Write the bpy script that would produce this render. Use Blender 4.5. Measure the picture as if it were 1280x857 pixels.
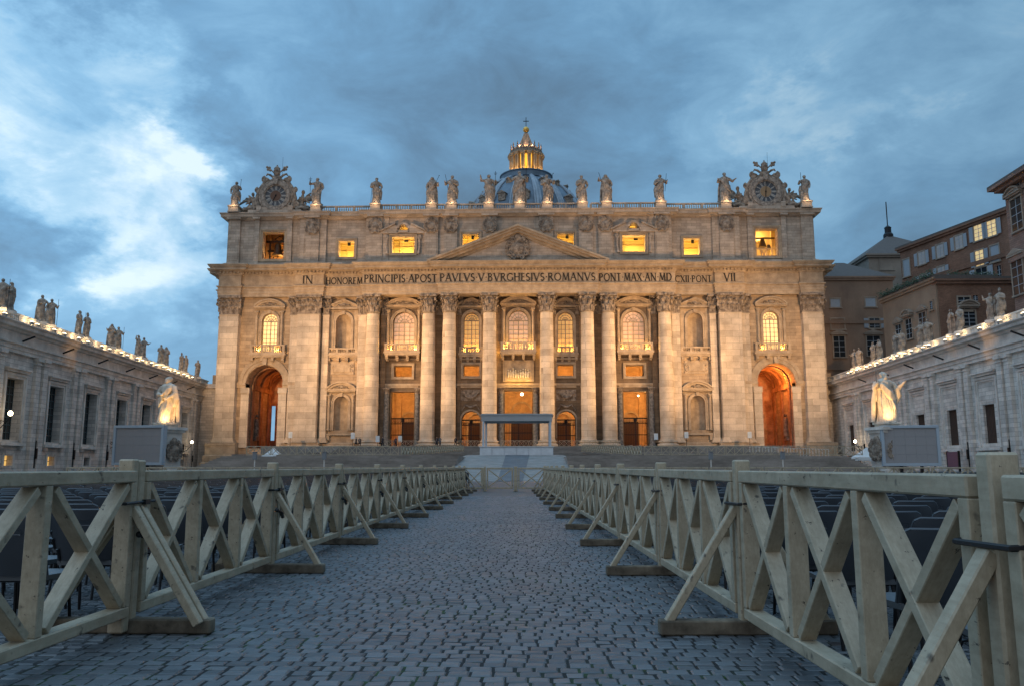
import bpy, bmesh, math, random
from mathutils import Vector, Matrix
random.seed(7)
PI = math.pi
sc = bpy.context.scene
for o in list(bpy.data.objects):
    bpy.data.objects.remove(o)

# ------------------------------------------------------------------ camera
F_PX, PITCH, YAW = 1020.0, math.atan(154.5 / 1020.0), math.radians(1.5)
CAM = Vector((2.8, -153.0, 1.15))
cam_d = bpy.data.cameras.new('camera')
cam = bpy.data.objects.new('camera', cam_d)
sc.collection.objects.link(cam)
cam.location = CAM
cam.rotation_euler = (PI / 2 + PITCH, 0, YAW)
cam_d.sensor_width = 36
cam_d.lens = F_PX / 1280 * 36
cam_d.clip_end = 6000
cam_d.clip_start = 0.1
sc.camera = cam

# ------------------------------------------------------------------ sky
w = bpy.data.worlds.new('World')
sc.world = w
w.use_nodes = True
nt = w.node_tree
nt.nodes.clear()
N = nt.nodes.new
L = nt.links.new

def ray(px, py):
    d = Vector(((px - 640) / F_PX, 1.0, -(py - 428.5) / F_PX))
    return Matrix.Rotation(YAW, 3, 'Z') @ (Matrix.Rotation(PITCH, 3, 'X') @ d)

def mathn(op, a, b=None, c=None, clamp=False):
    n = N('ShaderNodeMath'); n.operation = op; n.use_clamp = clamp
    for i, v in enumerate((a, b, c)):
        if v is None: continue
        if isinstance(v, (int, float)): n.inputs[i].default_value = v
        else: L(v, n.inputs[i])
    return n.outputs[0]

tc = N('ShaderNodeTexCoord')
nrm = N('ShaderNodeVectorMath'); nrm.operation = 'NORMALIZE'; L(tc.outputs['Generated'], nrm.inputs[0])
DIR = nrm.outputs[0]
# cloud field: noise on the sky direction, stretched sideways and torn by a second noise
stretch = N('ShaderNodeMapping'); stretch.inputs['Scale'].default_value = (1.0, 1.0, 1.9)
stretch.inputs['Rotation'].default_value = (0, math.radians(-22), 0)
L(DIR, stretch.inputs[0])
def noise(scale, detail, rough, dist=0.0, off=0.0, vec=None):
    m = N('ShaderNodeMapping'); m.inputs['Location'].default_value = (off, off * .7, -off * .4)
    L(vec or stretch.outputs[0], m.inputs[0])
    n = N('ShaderNodeTexNoise'); n.inputs['Scale'].default_value = scale
    n.inputs['Detail'].default_value = detail; n.inputs['Roughness'].default_value = rough
    n.inputs['Distortion'].default_value = dist
    L(m.outputs[0], n.inputs['Vector'])
    return n
warp = noise(3.2, 8, .62, 0, 3.1)
wv = N('ShaderNodeVectorMath'); wv.operation = 'SUBTRACT'; L(warp.outputs['Color'], wv.inputs[0]); wv.inputs[1].default_value = (.5, .5, .5)
ws = N('ShaderNodeVectorMath'); ws.operation = 'SCALE'; L(wv.outputs[0], ws.inputs[0]); ws.inputs[3].default_value = .50
wa = N('ShaderNodeVectorMath'); L(DIR, wa.inputs[0]); L(ws.outputs[0], wa.inputs[1])
wn = N('ShaderNodeVectorMath'); wn.operation = 'NORMALIZE'; L(wa.outputs[0], wn.inputs[0])
def blob(px, py, ang, amp, d=None):
    v = (d or ray(px, py)).normalized()
    dt = N('ShaderNodeVectorMath'); dt.operation = 'DOT_PRODUCT'
    L(wn.outputs[0], dt.inputs[0]); dt.inputs[1].default_value = v
    mr = N('ShaderNodeMapRange'); mr.interpolation_type = 'SMOOTHERSTEP'
    mr.inputs['From Min'].default_value = math.cos(math.radians(ang)); mr.inputs['From Max'].default_value = 1.0
    mr.inputs['To Min'].default_value = 0; mr.inputs['To Max'].default_value = amp
    L(dt.outputs['Value'], mr.inputs[0])
    return mr.outputs[0]
big = noise(3.0, 6, .55, .2, 1.3)
fine = noise(7.0, 9, .62, .5, 5.2)
t = mathn('MULTIPLY_ADD', big.outputs['Fac'], .74, .09)
t = mathn('MULTIPLY_ADD', fine.outputs['Fac'], .72, mathn('SUBTRACT', t, .375))
BLOBS = [(30, 190, 11, .30), (75, 240, 6, .18), (150, 335, 7, .22), (60, 150, 10, .18), (210, 375, 6, .24), (25, 320, 7, -.26),
         (170, 210, 8, -.14), (300, 300, 9, -.08), (110, 20, 14, -.10), (420, 130, 12, -.02), (560, 200, 15, -.13), (700, 60, 12, -.04),
         (800, 120, 14, -.10), (960, 175, 6, .12), (1090, 165, 4.5, .12), (1025, 205, 4, .10), (1240, 90, 12, .12), (1200, 250, 10, -.06), (450, 300, 6, .10), (1000, 40, 14, .10)]
for b in BLOBS:
    t = mathn('ADD', t, blob(*b))
ramp = N('ShaderNodeValToRGB')
cr = ramp.color_ramp
cr.elements[0].position = 0.0; cr.elements[0].color = (.095, .165, .25, 1)
cr.elements[1].position = 1.0; cr.elements[1].color = (.66, .80, .92, 1)
for p, c in ((.2, (.120, .235, .375)), (.42, (.160, .335, .535)), (.62, (.24, .46, .68)), (.8, (.38, .59, .77))):
    e = cr.elements.new(p); e.color = (*c, 1)
L(t, ramp.inputs[0])
# dawn: the cloud behind the camera (east) is much brighter and more neutral than the cloud beyond the church
sep = N('ShaderNodeSeparateXYZ'); L(DIR, sep.inputs[0])
east = N('ShaderNodeMapRange'); east.interpolation_type = 'SMOOTHSTEP'
L(sep.outputs['Y'], east.inputs[0]); east.inputs['From Min'].default_value = .35; east.inputs['From Max'].default_value = -.75
east.inputs['To Min'].default_value = 1.0; east.inputs['To Max'].default_value = .95
left = mathn('MULTIPLY_ADD', sep.outputs['X'], -.42, 1.0)
gain = mathn('MULTIPLY', east.outputs[0], left)
zen = N('ShaderNodeMapRange'); zen.interpolation_type = 'SMOOTHSTEP'; L(sep.outputs['Z'], zen.inputs[0]); zen.inputs['From Min'].default_value = .50; zen.inputs['From Max'].default_value = .92
zen.inputs['To Min'].default_value = 1.0; zen.inputs['To Max'].default_value = 2.6
gain = mathn('MULTIPLY', gain, zen.outputs[0])   # the cloud is thinnest overhead
warm = N('ShaderNodeMapRange'); L(sep.outputs['Y'], warm.inputs[0]); warm.inputs['From Min'].default_value = .3; warm.inputs['From Max'].default_value = -.6
warm.inputs['To Max'].default_value = .75
cmix = N('ShaderNodeMix'); cmix.data_type = 'RGBA'; L(warm.outputs[0], cmix.inputs[0]); L(ramp.outputs[0], cmix.inputs[6]); cmix.inputs[7].default_value = (.35, .42, .51, 1)
# thin Nishita twilight sky showing between the clouds
sky = N('ShaderNodeTexSky'); sky.sky_type = 'NISHITA'; sky.sun_disc = False
SUN_EL, SUN_AZ = math.radians(6), math.radians(200)
sky.sun_elevation = SUN_EL; sky.sun_rotation = SUN_AZ
bg1 = N('ShaderNodeBackground'); L(sky.outputs[0], bg1.inputs[0]); bg1.inputs[1].default_value = .012
bg2 = N('ShaderNodeBackground'); L(cmix.outputs[2], bg2.inputs[0]); L(gain, bg2.inputs[1])
add = N('ShaderNodeAddShader'); L(bg1.outputs[0], add.inputs[0]); L(bg2.outputs[0], add.inputs[1])
wo = N('ShaderNodeOutputWorld'); L(add.outputs[0], wo.inputs[0])

sd = bpy.data.lights.new('sun', 'SUN'); so = bpy.data.objects.new('sun', sd); sc.collection.objects.link(so)
sd.energy = .12; sd.angle = math.radians(35); sd.color = (1.0, .93, .88)
so.rotation_euler = (math.radians(62), 0, math.radians(-25))

sc.view_settings.view_transform = 'Standard'
sc.view_settings.look = 'None'
sc.view_settings.exposure = 0.0
sc.view_settings.gamma = 1.0
sc.view_settings.use_curve_mapping = False
sc.render.engine = 'CYCLES'
sc.cycles.max_bounces = 5
sc.cycles.diffuse_bounces = 3
sc.cycles.glossy_bounces = 2
sc.cycles.use_denoising = True
sc.cycles.sample_clamp_indirect = 4.0
sc.cycles.use_light_tree = True

# warm floodlights that wash the front of the church (on the wing roofs and on the square; the attic spots are added fill)
FLOOD = (1.0, .60, .28)
def spot(name, loc, aim, power, size, blend=.6, col=FLOOD, radius=.5):
    d = bpy.data.lights.new(name, 'SPOT'); o = bpy.data.objects.new(name, d); sc.collection.objects.link(o)
    d.energy = power; d.spot_size = math.radians(size); d.spot_blend = blend; d.color = col; d.shadow_soft_size = radius
    o.location = loc
    o.rotation_euler = (Vector(aim) - Vector(loc)).to_track_quat('-Z', 'Y').to_euler()
    return o
def lamp(name, loc, power, col=FLOOD, radius=.15):
    d = bpy.data.lights.new(name, 'POINT'); o = bpy.data.objects.new(name, d); sc.collection.objects.link(o)
    d.energy = power; d.color = col; d.shadow_soft_size = radius; o.location = loc
    return o
KF = .95
for s in (-1, 1):
    spot('facade_floodlight', (s * 53, -36, 19.5), (s * 43, 0, 21), 46000 * KF, 72, .9)
    spot('facade_floodlight', (s * 56, -24, 19.5), (s * 18, 0, 22), 60000 * KF, 50, .9)
    spot('facade_floodlight', (s * 55.5, -31, 19.5), (-s * 2, 0, 21), 100000 * KF, 38, .9)
    spot('facade_floodlight', (s * 30, -26, 3.2), (s * 36, 0, 33), 17000 * KF, 90, .8)
    spot('facade_floodlight', (s * 44, -30, 17.5), (s * 30, 0, 44), 20000 * KF, 60, .9)  # unseen fill spot, added to warm the outer attic
    spot('facade_floodlight', (s * 46, -34, 17.5), (s * 8, 0, 44), 25000 * KF, 50, .9)  # unseen fill spot, added to warm the middle of the attic
    spot('facade_floodlight', (s * 12, -26, 4.4), (s * 10, 0, 34), 9000 * KF, 80, .8)

# ------------------------------------------------------------------ helpers
C = sc.collection
def px_on_plane(px, py, A, B):
    """the point where the line of sight of a pixel meets the vertical wall through A and B"""
    r = ray(px, py); ax, ay = A; bx, by = B
    nx, ny = -(by - ay), bx - ax
    tt = ((ax - CAM.x) * nx + (ay - CAM.y) * ny) / (r.x * nx + r.y * ny)
    return CAM + r * tt

class MB:
    def __init__(s): s.v = []; s.f = []; s.M = None; s.smooth = False
    def add(s, vs, fs):
        b = len(s.v)
        if s.M is not None: vs = [s.M @ Vector(p) for p in vs]
        s.v += [tuple(p) for p in vs]
        s.f += [tuple(b + i for i in f) for f in fs]
        return s
    def box(s, x0, x1, y0, y1, z0, z1):
        vs = [(x0, y0, z0), (x1, y0, z0), (x1, y1, z0), (x0, y1, z0), (x0, y0, z1), (x1, y0, z1), (x1, y1, z1), (x0, y1, z1)]
        return s.add(vs, [(0, 3, 2, 1), (4, 5, 6, 7), (0, 1, 5, 4), (1, 2, 6, 5), (2, 3, 7, 6), (3, 0, 4, 7)])
    def bbox(s, x0, x1, y0, y1, z0, z1, b=.008):
        """box with chamfered edges"""
        vs = []; ids = {}
        X = (x0, x1); Y = (y0, y1); Z = (z0, z1)
        def inn(i, a, c): return a[i] + (b if i == 0 else -b)
        for i in (0, 1):
            for j in (0, 1):
                for k in (0, 1):
                    for ax, p in ((0, (X[i], inn(j, Y, 0), inn(k, Z, 0))), (1, (inn(i, X, 0), Y[j], inn(k, Z, 0))), (2, (inn(i, X, 0), inn(j, Y, 0), Z[k]))):
                        ids[(i, j, k, ax)] = len(vs); vs.append(p)
        fs = []
        for i in (0, 1): fs.append([ids[(i, j, k, 0)] for j, k in ((0, 0), (0, 1), (1, 1), (1, 0))])
        for j in (0, 1): fs.append([ids[(i, j, k, 1)] for i, k in ((0, 0), (0, 1), (1, 1), (1, 0))])
        for k in (0, 1): fs.append([ids[(i, j, k, 2)] for i, j in ((0, 0), (0, 1), (1, 1), (1, 0))])
        for j in (0, 1):
            for k in (0, 1): fs.append([ids[(0, j, k, 1)], ids[(1, j, k, 1)], ids[(1, j, k, 2)], ids[(0, j, k, 2)]])
        for i in (0, 1):
            for k in (0, 1): fs.append([ids[(i, 0, k, 0)], ids[(i, 1, k, 0)], ids[(i, 1, k, 2)], ids[(i, 0, k, 2)]])
            for j in (0, 1): fs.append([ids[(i, j, 0, 0)], ids[(i, j, 1, 0)], ids[(i, j, 1, 1)], ids[(i, j, 0, 1)]])
        for i in (0, 1):
            for j in (0, 1):
                for k in (0, 1): fs.append([ids[(i, j, k, 0)], ids[(i, j, k, 1)], ids[(i, j, k, 2)]])
        return s.add(vs, fs)
    def prism(s, poly, y0, y1):
        """polygon in x,z pushed along y"""
        n = len(poly)
        vs = [(x, y0, z) for x, z in poly] + [(x, y1, z) for x, z in poly]
        return s.add(vs, [tuple(range(n)), tuple(range(2 * n - 1, n - 1, -1))] + [(i, (i + 1) % n, n + (i + 1) % n, n + i) for i in range(n)])
    def prismz(s, poly, z0, z1):
        n = len(poly)
        vs = [(x, y, z0) for x, y in poly] + [(x, y, z1) for x, y in poly]
        return s.add(vs, [tuple(range(n)), tuple(range(2 * n - 1, n - 1, -1))] + [(i, (i + 1) % n, n + (i + 1) % n, n + i) for i in range(n)])
    def lathe(s, prof, cx=0, cy=0, n=20, a0=0, a1=2 * PI, cap=True, sx=1, sy=1):
        full = abs(a1 - a0 - 2 * PI) < 1e-6
        m = n if full else n + 1
        vs = []
        for r, z in prof:
            for i in range(m):
                a = a0 + (a1 - a0) * i / n
                vs.append((cx + sx * r * math.cos(a), cy + sy * r * math.sin(a), z))
        fs = []
        for j in range(len(prof) - 1):
            for i in range(n):
                k = (i + 1) % m
                fs.append((j * m + i, j * m + k, (j + 1) * m + k, (j + 1) * m + i))
        if cap and full:
            fs.append(tuple(range(m - 1, -1, -1))); b = (len(prof) - 1) * m; fs.append(tuple(range(b, b + m)))
        return s.add(vs, fs)
    def tube(s, pts, rad, n=8, cap=True):
        pts = [Vector(p) for p in pts]
        if isinstance(rad, (int, float)): rad = [rad] * len(pts)
        vs = []; up = None
        for i, p in enumerate(pts):
            d = (pts[min(i + 1, len(pts) - 1)] - pts[max(i - 1, 0)])
            d = d.normalized() if d.length > 1e-9 else Vector((0, 0, 1))
            if up is None: up = d.orthogonal().normalized()
            up = (up - d * up.dot(d)); up = up.normalized() if up.length > 1e-6 else d.orthogonal().normalized()
            q = d.cross(up)
            for k in range(n):
                a = 2 * PI * k / n
                vs.append(p + (up * math.cos(a) + q * math.sin(a)) * rad[i])
        fs = [(j * n + i, j * n + (i + 1) % n, (j + 1) * n + (i + 1) % n, (j + 1) * n + i) for j in range(len(pts) - 1) for i in range(n)]
        if cap:
            fs.append(tuple(range(n - 1, -1, -1))); b = (len(pts) - 1) * n; fs.append(tuple(range(b, b + n)))
        return s.add(vs, fs)
    def beam(s, p0, p1, w, h, side=(0, 1, 0), ch=0.0):
        """square timber from p0 to p1; h across 'side', w across the rest"""
        p0 = Vector(p0); p1 = Vector(p1); d = (p1 - p0); ln = d.length; d.normalize()
        q = Vector(side); q = (q - d * q.dot(d)).normalized(); u = q.cross(d)
        m = Matrix((d, q, u)).transposed().to_4x4(); m.translation = p0
        old = s.M; s.M = m if old is None else old @ m
        if ch: s.bbox(0, ln, -h / 2, h / 2, -w / 2, w / 2, ch)
        else: s.box(0, ln, -h / 2, h / 2, -w / 2, w / 2)
        s.M = old
        return s
    def ball(s, c, r, n=10, m=7):
        if isinstance(r, (int, float)): r = (r, r, r)
        vs = [(c[0], c[1], c[2] - r[2])]
        for j in range(1, m):
            a = -PI / 2 + PI * j / m
            for i in range(n):
                b = 2 * PI * i / n
                vs.append((c[0] + r[0] * math.cos(a) * math.cos(b), c[1] + r[1] * math.cos(a) * math.sin(b), c[2] + r[2] * math.sin(a)))
        vs.append((c[0], c[1], c[2] + r[2]))
        fs = [(0, 1 + (i + 1) % n, 1 + i) for i in range(n)]
        for j in range(m - 2):
            for i in range(n):
                a = 1 + j * n + i; b = 1 + j * n + (i + 1) % n
                fs.append((a, b, b + n, a + n))
        e = len(vs) - 1; b0 = 1 + (m - 2) * n
        fs += [(b0 + i, b0 + (i + 1) % n, e) for i in range(n)]
        return s.add(vs, fs)
    def sweep(s, path, prof, closed_end=True):
        """profile (outward, z) swept along an x,y path; outward is to the right of travel"""
        P = [Vector(p) for p in path]; n = len(P); m = len(prof); rings = []
        for i in range(n):
            ds = []
            if i > 0: ds.append((P[i] - P[i - 1]).normalized())
            if i < n - 1: ds.append((P[i + 1] - P[i]).normalized())
            ns = [Vector((d.y, -d.x)) for d in ds]
            nn = sum(ns, Vector((0, 0))); nn.normalize()
            k = 1 / max(.3, nn.dot(ns[0]))
            rings.append([(P[i].x + nn.x * k * o, P[i].y + nn.y * k * o, z) for o, z in prof])
        vs = [p for r in rings for p in r]
        fs = [(i * m + j, i * m + j + 1, (i + 1) * m + j + 1, (i + 1) * m + j) for i in range(n - 1) for j in range(m - 1)]
        if closed_end:
            fs.append(tuple(range(m - 1, -1, -1))); fs.append(tuple((n - 1) * m + j for j in range(m)))
        return s.add(vs, fs)
    def arch(s, cx, zs, r0, r1, y0, y1, n=14, a0=0, a1=PI):
        """half ring standing upright in x,z"""
        for i in range(n):
            a = a0 + (a1 - a0) * i / n; b = a0 + (a1 - a0) * (i + 1) / n
            s.prism([(cx + r0 * math.cos(a), zs + r0 * math.sin(a)), (cx + r1 * math.cos(a), zs + r1 * math.sin(a)),
                     (cx + r1 * math.cos(b), zs + r1 * math.sin(b)), (cx + r0 * math.cos(b), zs + r0 * math.sin(b))], y0, y1)
        return s
    def mesh(s, name, mat=None, smooth=False, off=None):
        me = bpy.data.meshes.new(name)
        vs = s.v if off is None else [(x - off[0], y - off[1], z - off[2]) for x, y, z in s.v]
        me.from_pydata(vs, [], s.f)
        me.update()
        bm = bmesh.new(); bm.from_mesh(me)
        bmesh.ops.recalc_face_normals(bm, faces=bm.faces)
        bm.to_mesh(me); bm.free()
        if mat: me.materials.append(mat)
        if smooth:
            me.polygons.foreach_set('use_smooth', [True] * len(me.polygons))
            try: me.set_sharp_from_angle(angle=math.radians(40))
            except Exception: pass
        return me
    def build(s, name, mat=None, parent=None, smooth=False, local=False):
        off = None
        if parent is not None and not local:
            r = parent
            while r.parent: r = r.parent
            off = r.location
        return link(name, s.mesh(name, mat, smooth, off), parent)

def link(name, me, parent=None):
    o = bpy.data.objects.new(name, me); C.objects.link(o)
    if parent is not None: o.parent = parent
    return o
def tag(o, label=None, cat=None, group=None, kind=None):
    if label: o['label'] = label
    if cat: o['category'] = cat
    if group: o['group'] = group
    if kind: o['kind'] = kind
    return o
def thing(name, label, cat, loc=(0, 0, 0), rz=0.0, group=None):
    o = bpy.data.objects.new(name, None); C.objects.link(o); o.location = loc; o.rotation_euler = (0, 0, rz)
    return tag(o, label, cat, group)
def kids(o): return [c for c in bpy.data.objects if c.parent == o]
KIDS = {}
def dup(root, loc=None, rz=None, label=None, group=None, par=None):
    c = root.copy(); C.objects.link(c)
    if par is not None: c.parent = par
    if root.name not in KIDS: KIDS[root.name] = kids(root)
    for ch in KIDS[root.name]: dup(ch, par=c)
    if loc is not None: c.location = loc
    if rz is not None: c.rotation_euler = (0, 0, rz)
    if label: c['label'] = label
    if group: c['group'] = group
    return c
ORD = ['first', 'second', 'third', 'fourth', 'fifth', 'sixth', 'seventh', 'eighth', 'ninth', 'tenth', 'eleventh', 'twelfth', 'thirteenth',
       'fourteenth', 'fifteenth', 'sixteenth', 'seventeenth', 'eighteenth', 'nineteenth', 'twentieth', 'twenty-first', 'twenty-second', 'twenty-third',
       'twenty-fourth', 'twenty-fifth', 'twenty-sixth', 'twenty-seventh', 'twenty-eighth']

# ------------------------------------------------------------------ materials
def mat_new(name):
    m = bpy.data.materials.new(name); m.use_nodes = True; t = m.node_tree
    b = t.nodes['Principled BSDF']; return m, t, b
def mixc(t, fac, a, b, mode='MIX'):
    n = t.nodes.new('ShaderNodeMix'); n.data_type = 'RGBA'; n.blend_type = mode
    for i, v in ((0, fac), (6, a), (7, b)):
        if isinstance(v, (int, float)): n.inputs[i].default_value = v
        elif isinstance(v, tuple): n.inputs[i].default_value = (*v[:3], 1)
        else: t.links.new(v, n.inputs[i])
    return n.outputs[2]
def tnoise(t, scale, detail=4, rough=.55, vec=None, stretch=None, dist=0):
    n = t.nodes.new('ShaderNodeTexNoise'); n.inputs['Scale'].default_value = scale; n.inputs['Detail'].default_value = detail
    n.inputs['Roughness'].default_value = rough; n.inputs['Distortion'].default_value = dist
    if vec is None:
        c = t.nodes.new('ShaderNodeTexCoord'); vec = c.outputs['Object']
    if stretch:
        m = t.nodes.new('ShaderNodeMapping'); m.inputs['Scale'].default_value = stretch; t.links.new(vec, m.inputs[0]); vec = m.outputs[0]
    t.links.new(vec, n.inputs['Vector']); return n.outputs['Fac']
def ramp2(t, v, p0, p1, c0=(0, 0, 0), c1=(1, 1, 1)):
    r = t.nodes.new('ShaderNodeValToRGB'); r.color_ramp.elements[0].position = p0; r.color_ramp.elements[1].position = p1
    r.color_ramp.elements[0].color = (*c0, 1); r.color_ramp.elements[1].color = (*c1, 1); t.links.new(v, r.inputs[0]); return r.outputs[0]
def bump(t, b, h, strength=.3, dist=.05):
    n = t.nodes.new('ShaderNodeBump'); n.inputs['Strength'].default_value = strength; n.inputs['Distance'].default_value = dist
    t.links.new(h, n.inputs['Height']); t.links.new(n.outputs[0], b.inputs['Normal'])
def stone(name, col, dark=None, course=None, rough=.85, streak=.4, nscale=.6, blotch=.5, bumpd=.06, wallx=True, fine=6.0):
    m, t, b = mat_new(name)
    dark = dark or tuple(c * .55 for c in col)
    lite = tuple(min(1, c * 1.18) for c in col)
    n1 = tnoise(t, nscale, 6, .6)
    c = mixc(t, ramp2(t, n1, .35, .68), dark if blotch > .8 else tuple(d * blotch + k * (1 - blotch) for d, k in zip(dark, col)), lite)
    n2 = tnoise(t, .8, 5, .65, stretch=(1.3, 1.3, .12))
    c = mixc(t, ramp2(t, n2, .56, .74), c, mixc(t, 1 - streak, dark, c)) if streak else c
    n3 = tnoise(t, fine, 5, .7)
    c = mixc(t, .45, c, ramp2(t, n3, .3, .7, (.72, .72, .72), (1.15, 1.15, 1.15)), 'MULTIPLY')
    h = n3
    if course:
        tcn = t.nodes.new('ShaderNodeTexCoord'); sp = t.nodes.new('ShaderNodeSeparateXYZ'); t.links.new(tcn.outputs['Object'], sp.inputs[0])
        ad = t.nodes.new('ShaderNodeMath'); t.links.new(sp.outputs[0], ad.inputs[0]); t.links.new(sp.outputs[1], ad.inputs[1])
        cb = t.nodes.new('ShaderNodeCombineXYZ'); t.links.new(ad.outputs[0], cb.inputs[0]); t.links.new(sp.outputs[2], cb.inputs[1])
        br = t.nodes.new('ShaderNodeTexBrick'); t.links.new(cb.outputs[0], br.inputs[0])
        br.inputs['Scale'].default_value = 1.0; br.inputs['Brick Width'].default_value = course[0]; br.inputs['Row Height'].default_value = course[1]
        br.inputs['Mortar Size'].default_value = .02; br.inputs['Mortar Smooth'].default_value = .3
        br.inputs['Color1'].default_value = (.76, .75, .74, 1); br.inputs['Color2'].default_value = (1.12, 1.10, 1.07, 1); br.inputs['Mortar'].default_value = (.40, .37, .34, 1)
        c = mixc(t, .9, c, br.outputs['Color'], 'MULTIPLY')
    t.links.new(c, b.inputs['Base Color']); b.inputs['Roughness'].default_value = rough
    b.inputs['Specular IOR Level'].default_value = .25
    bump(t, b, h, .5, bumpd)
    return m
def plain(name, col, rough=.6, metal=0, nvar=.2, scale=4, emit=None, es=0):
    m, t, b = mat_new(name)
    n = tnoise(t, scale, 4, .6)
    c = mixc(t, n, tuple(x * (1 - nvar) for x in col), tuple(min(1, x * (1 + nvar)) for x in col))
    t.links.new(c, b.inputs['Base Color']); b.inputs['Roughness'].default_value = rough; b.inputs['Metallic'].default_value = metal
    if emit:
        b.inputs['Emission Color'].default_value = (*emit, 1); b.inputs['Emission Strength'].default_value = es
    return m
TRAV = stone('travertine_wall', (.44, .33, .225), (.25, .18, .12), course=(2.1, .62), streak=.45)
RECESS = stone('shaded_bay_travertine', (.22, .155, .10), (.12, .085, .06), course=(2.1, .62), streak=.45)  # shade between the columns put into a darker wall colour
TRAVP = stone('travertine_plain', (.45, .345, .24), (.22, .16, .11), streak=.4, nscale=.8)
SHAFT = stone('travertine_shaft', (.60, .50, .39), (.34, .265, .195), course=(2.6, 1.15), streak=.3, nscale=.4)
ATTIC = stone('travertine_attic', (.50, .41, .33), (.30, .24, .19), course=(1.9, .55), streak=.5)
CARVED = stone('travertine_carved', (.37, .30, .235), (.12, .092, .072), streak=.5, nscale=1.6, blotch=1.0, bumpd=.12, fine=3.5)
STATUE = stone('statue_stone', (.42, .35, .285), (.15, .125, .105), streak=.55, nscale=2.2, blotch=.9, bumpd=.05, fine=5)
MARBLE = stone('white_marble', (.62, .56, .47), (.36, .31, .25), streak=.35, nscale=1.2, bumpd=.03, fine=5)
WINGL = stone('wing_travertine', (.62, .57, .52), (.40, .36, .32), course=(1.7, .5), streak=.35)
WINGP = stone('wing_trim', (.64, .59, .53), (.36, .32, .28), streak=.35)
GREYM = stone('grey_marble', (.22, .21, .20), (.09, .085, .08), streak=.2, nscale=2.5, blotch=1.0, bumpd=.01)
TRIM = stone('weathered_trim', (.31, .26, .21), (.18, .15, .12), streak=.4)
OCHRE = stone('ochre_plaster', (.25, .175, .125), (.17, .115, .085), streak=.4, nscale=.25)
TAN = stone('tan_plaster', (.30, .22, .155), (.21, .15, .11), streak=.4, nscale=.25)
BRICKRED = stone('red_brown_plaster', (.25, .145, .10), (.16, .09, .065), course=(.5, .16), streak=.35, nscale=.3)
GREYP = stone('grey_plaster', (.25, .225, .19), (.17, .15, .13), streak=.4, nscale=.3)
ROOF = plain('roof_tiles', (.10, .085, .075), .85, nvar=.35, scale=2)
RIBM = stone('lead_rib', (.27, .33, .38), (.15, .19, .23), streak=.4, nscale=.5, rough=.5)
LEAD = stone('lead_sheet', (.14, .195, .25), (.075, .105, .135), streak=.5, nscale=.4, rough=.5, bumpd=.05)
DARKIRON = plain('dark_iron', (.018, .018, .02), .5, .6)
BRONZE = plain('dark_bronze', (.07, .045, .03), .45, .5)
DOOR = plain('bronze_door', (.06, .028, .015), .5, .2)
PORTICO = stone('portico_stucco', (.55, .36, .19), (.34, .22, .12), streak=.2, nscale=.9, fine=2)
PASSAGE = stone('passage_stucco', (.42, .24, .14), (.22, .12, .07), streak=.3, nscale=.7, blotch=.9, fine=1.6)
YELLOWROOM = plain('lamplit_room_wall', (.70, .55, .25), .8, nvar=.08, scale=1)
GLASSD = plain('dark_window_glass', (.02, .025, .03), .12, 0, nvar=.3)
DIAL = plain('clock_dial', (.06, .068, .08), .6)
GOLD = plain('gilded_ball', (.70, .42, .10), .35, .8)
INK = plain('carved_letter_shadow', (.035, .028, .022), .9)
SHUT = plain('pale_blue_shutter', (.30, .34, .38), .6)
BROWNSH = plain('brown_boarded_window', (.085, .055, .042), .7, nvar=.3, scale=3)
def emissive(name, col, s, var=None):
    m, t, b = mat_new(name)
    b.inputs['Base Color'].default_value = (*[min(.8, c) for c in col], 1)
    b.inputs['Emission Color'].default_value = (*col, 1); b.inputs['Emission Strength'].default_value = s
    if var:
        n = tnoise(t, var, 4, .6)
        c = mixc(t, ramp2(t, n, .3, .7), tuple(x * .45 for x in col), col); t.links.new(c, b.inputs['Emission Color'])
    return m
BULB = emissive('glowing_bulb', (1.0, .82, .55), 12)
LENS = emissive('floodlight_lens', (1.0, .78, .46), 6)
HOUSING = plain('pale_lamp_housing', (.30, .29, .27), .5)
PANE_PALE = emissive('curtained_lit_pane', (.62, .40, .26), .62, .5)
PANE_WARM = emissive('warm_lit_pane', (1.0, .58, .16), 1.0, .9)
PANE_YEL = emissive('amber_lit_pane', (.85, .46, .15), .68, .6)
PANE_GLOW = emissive('glowing_pane', (1.0, .68, .32), 1.0, .5)
LANT = emissive('lantern_glow', (1.0, .50, .05), 1.5, .35)
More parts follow.
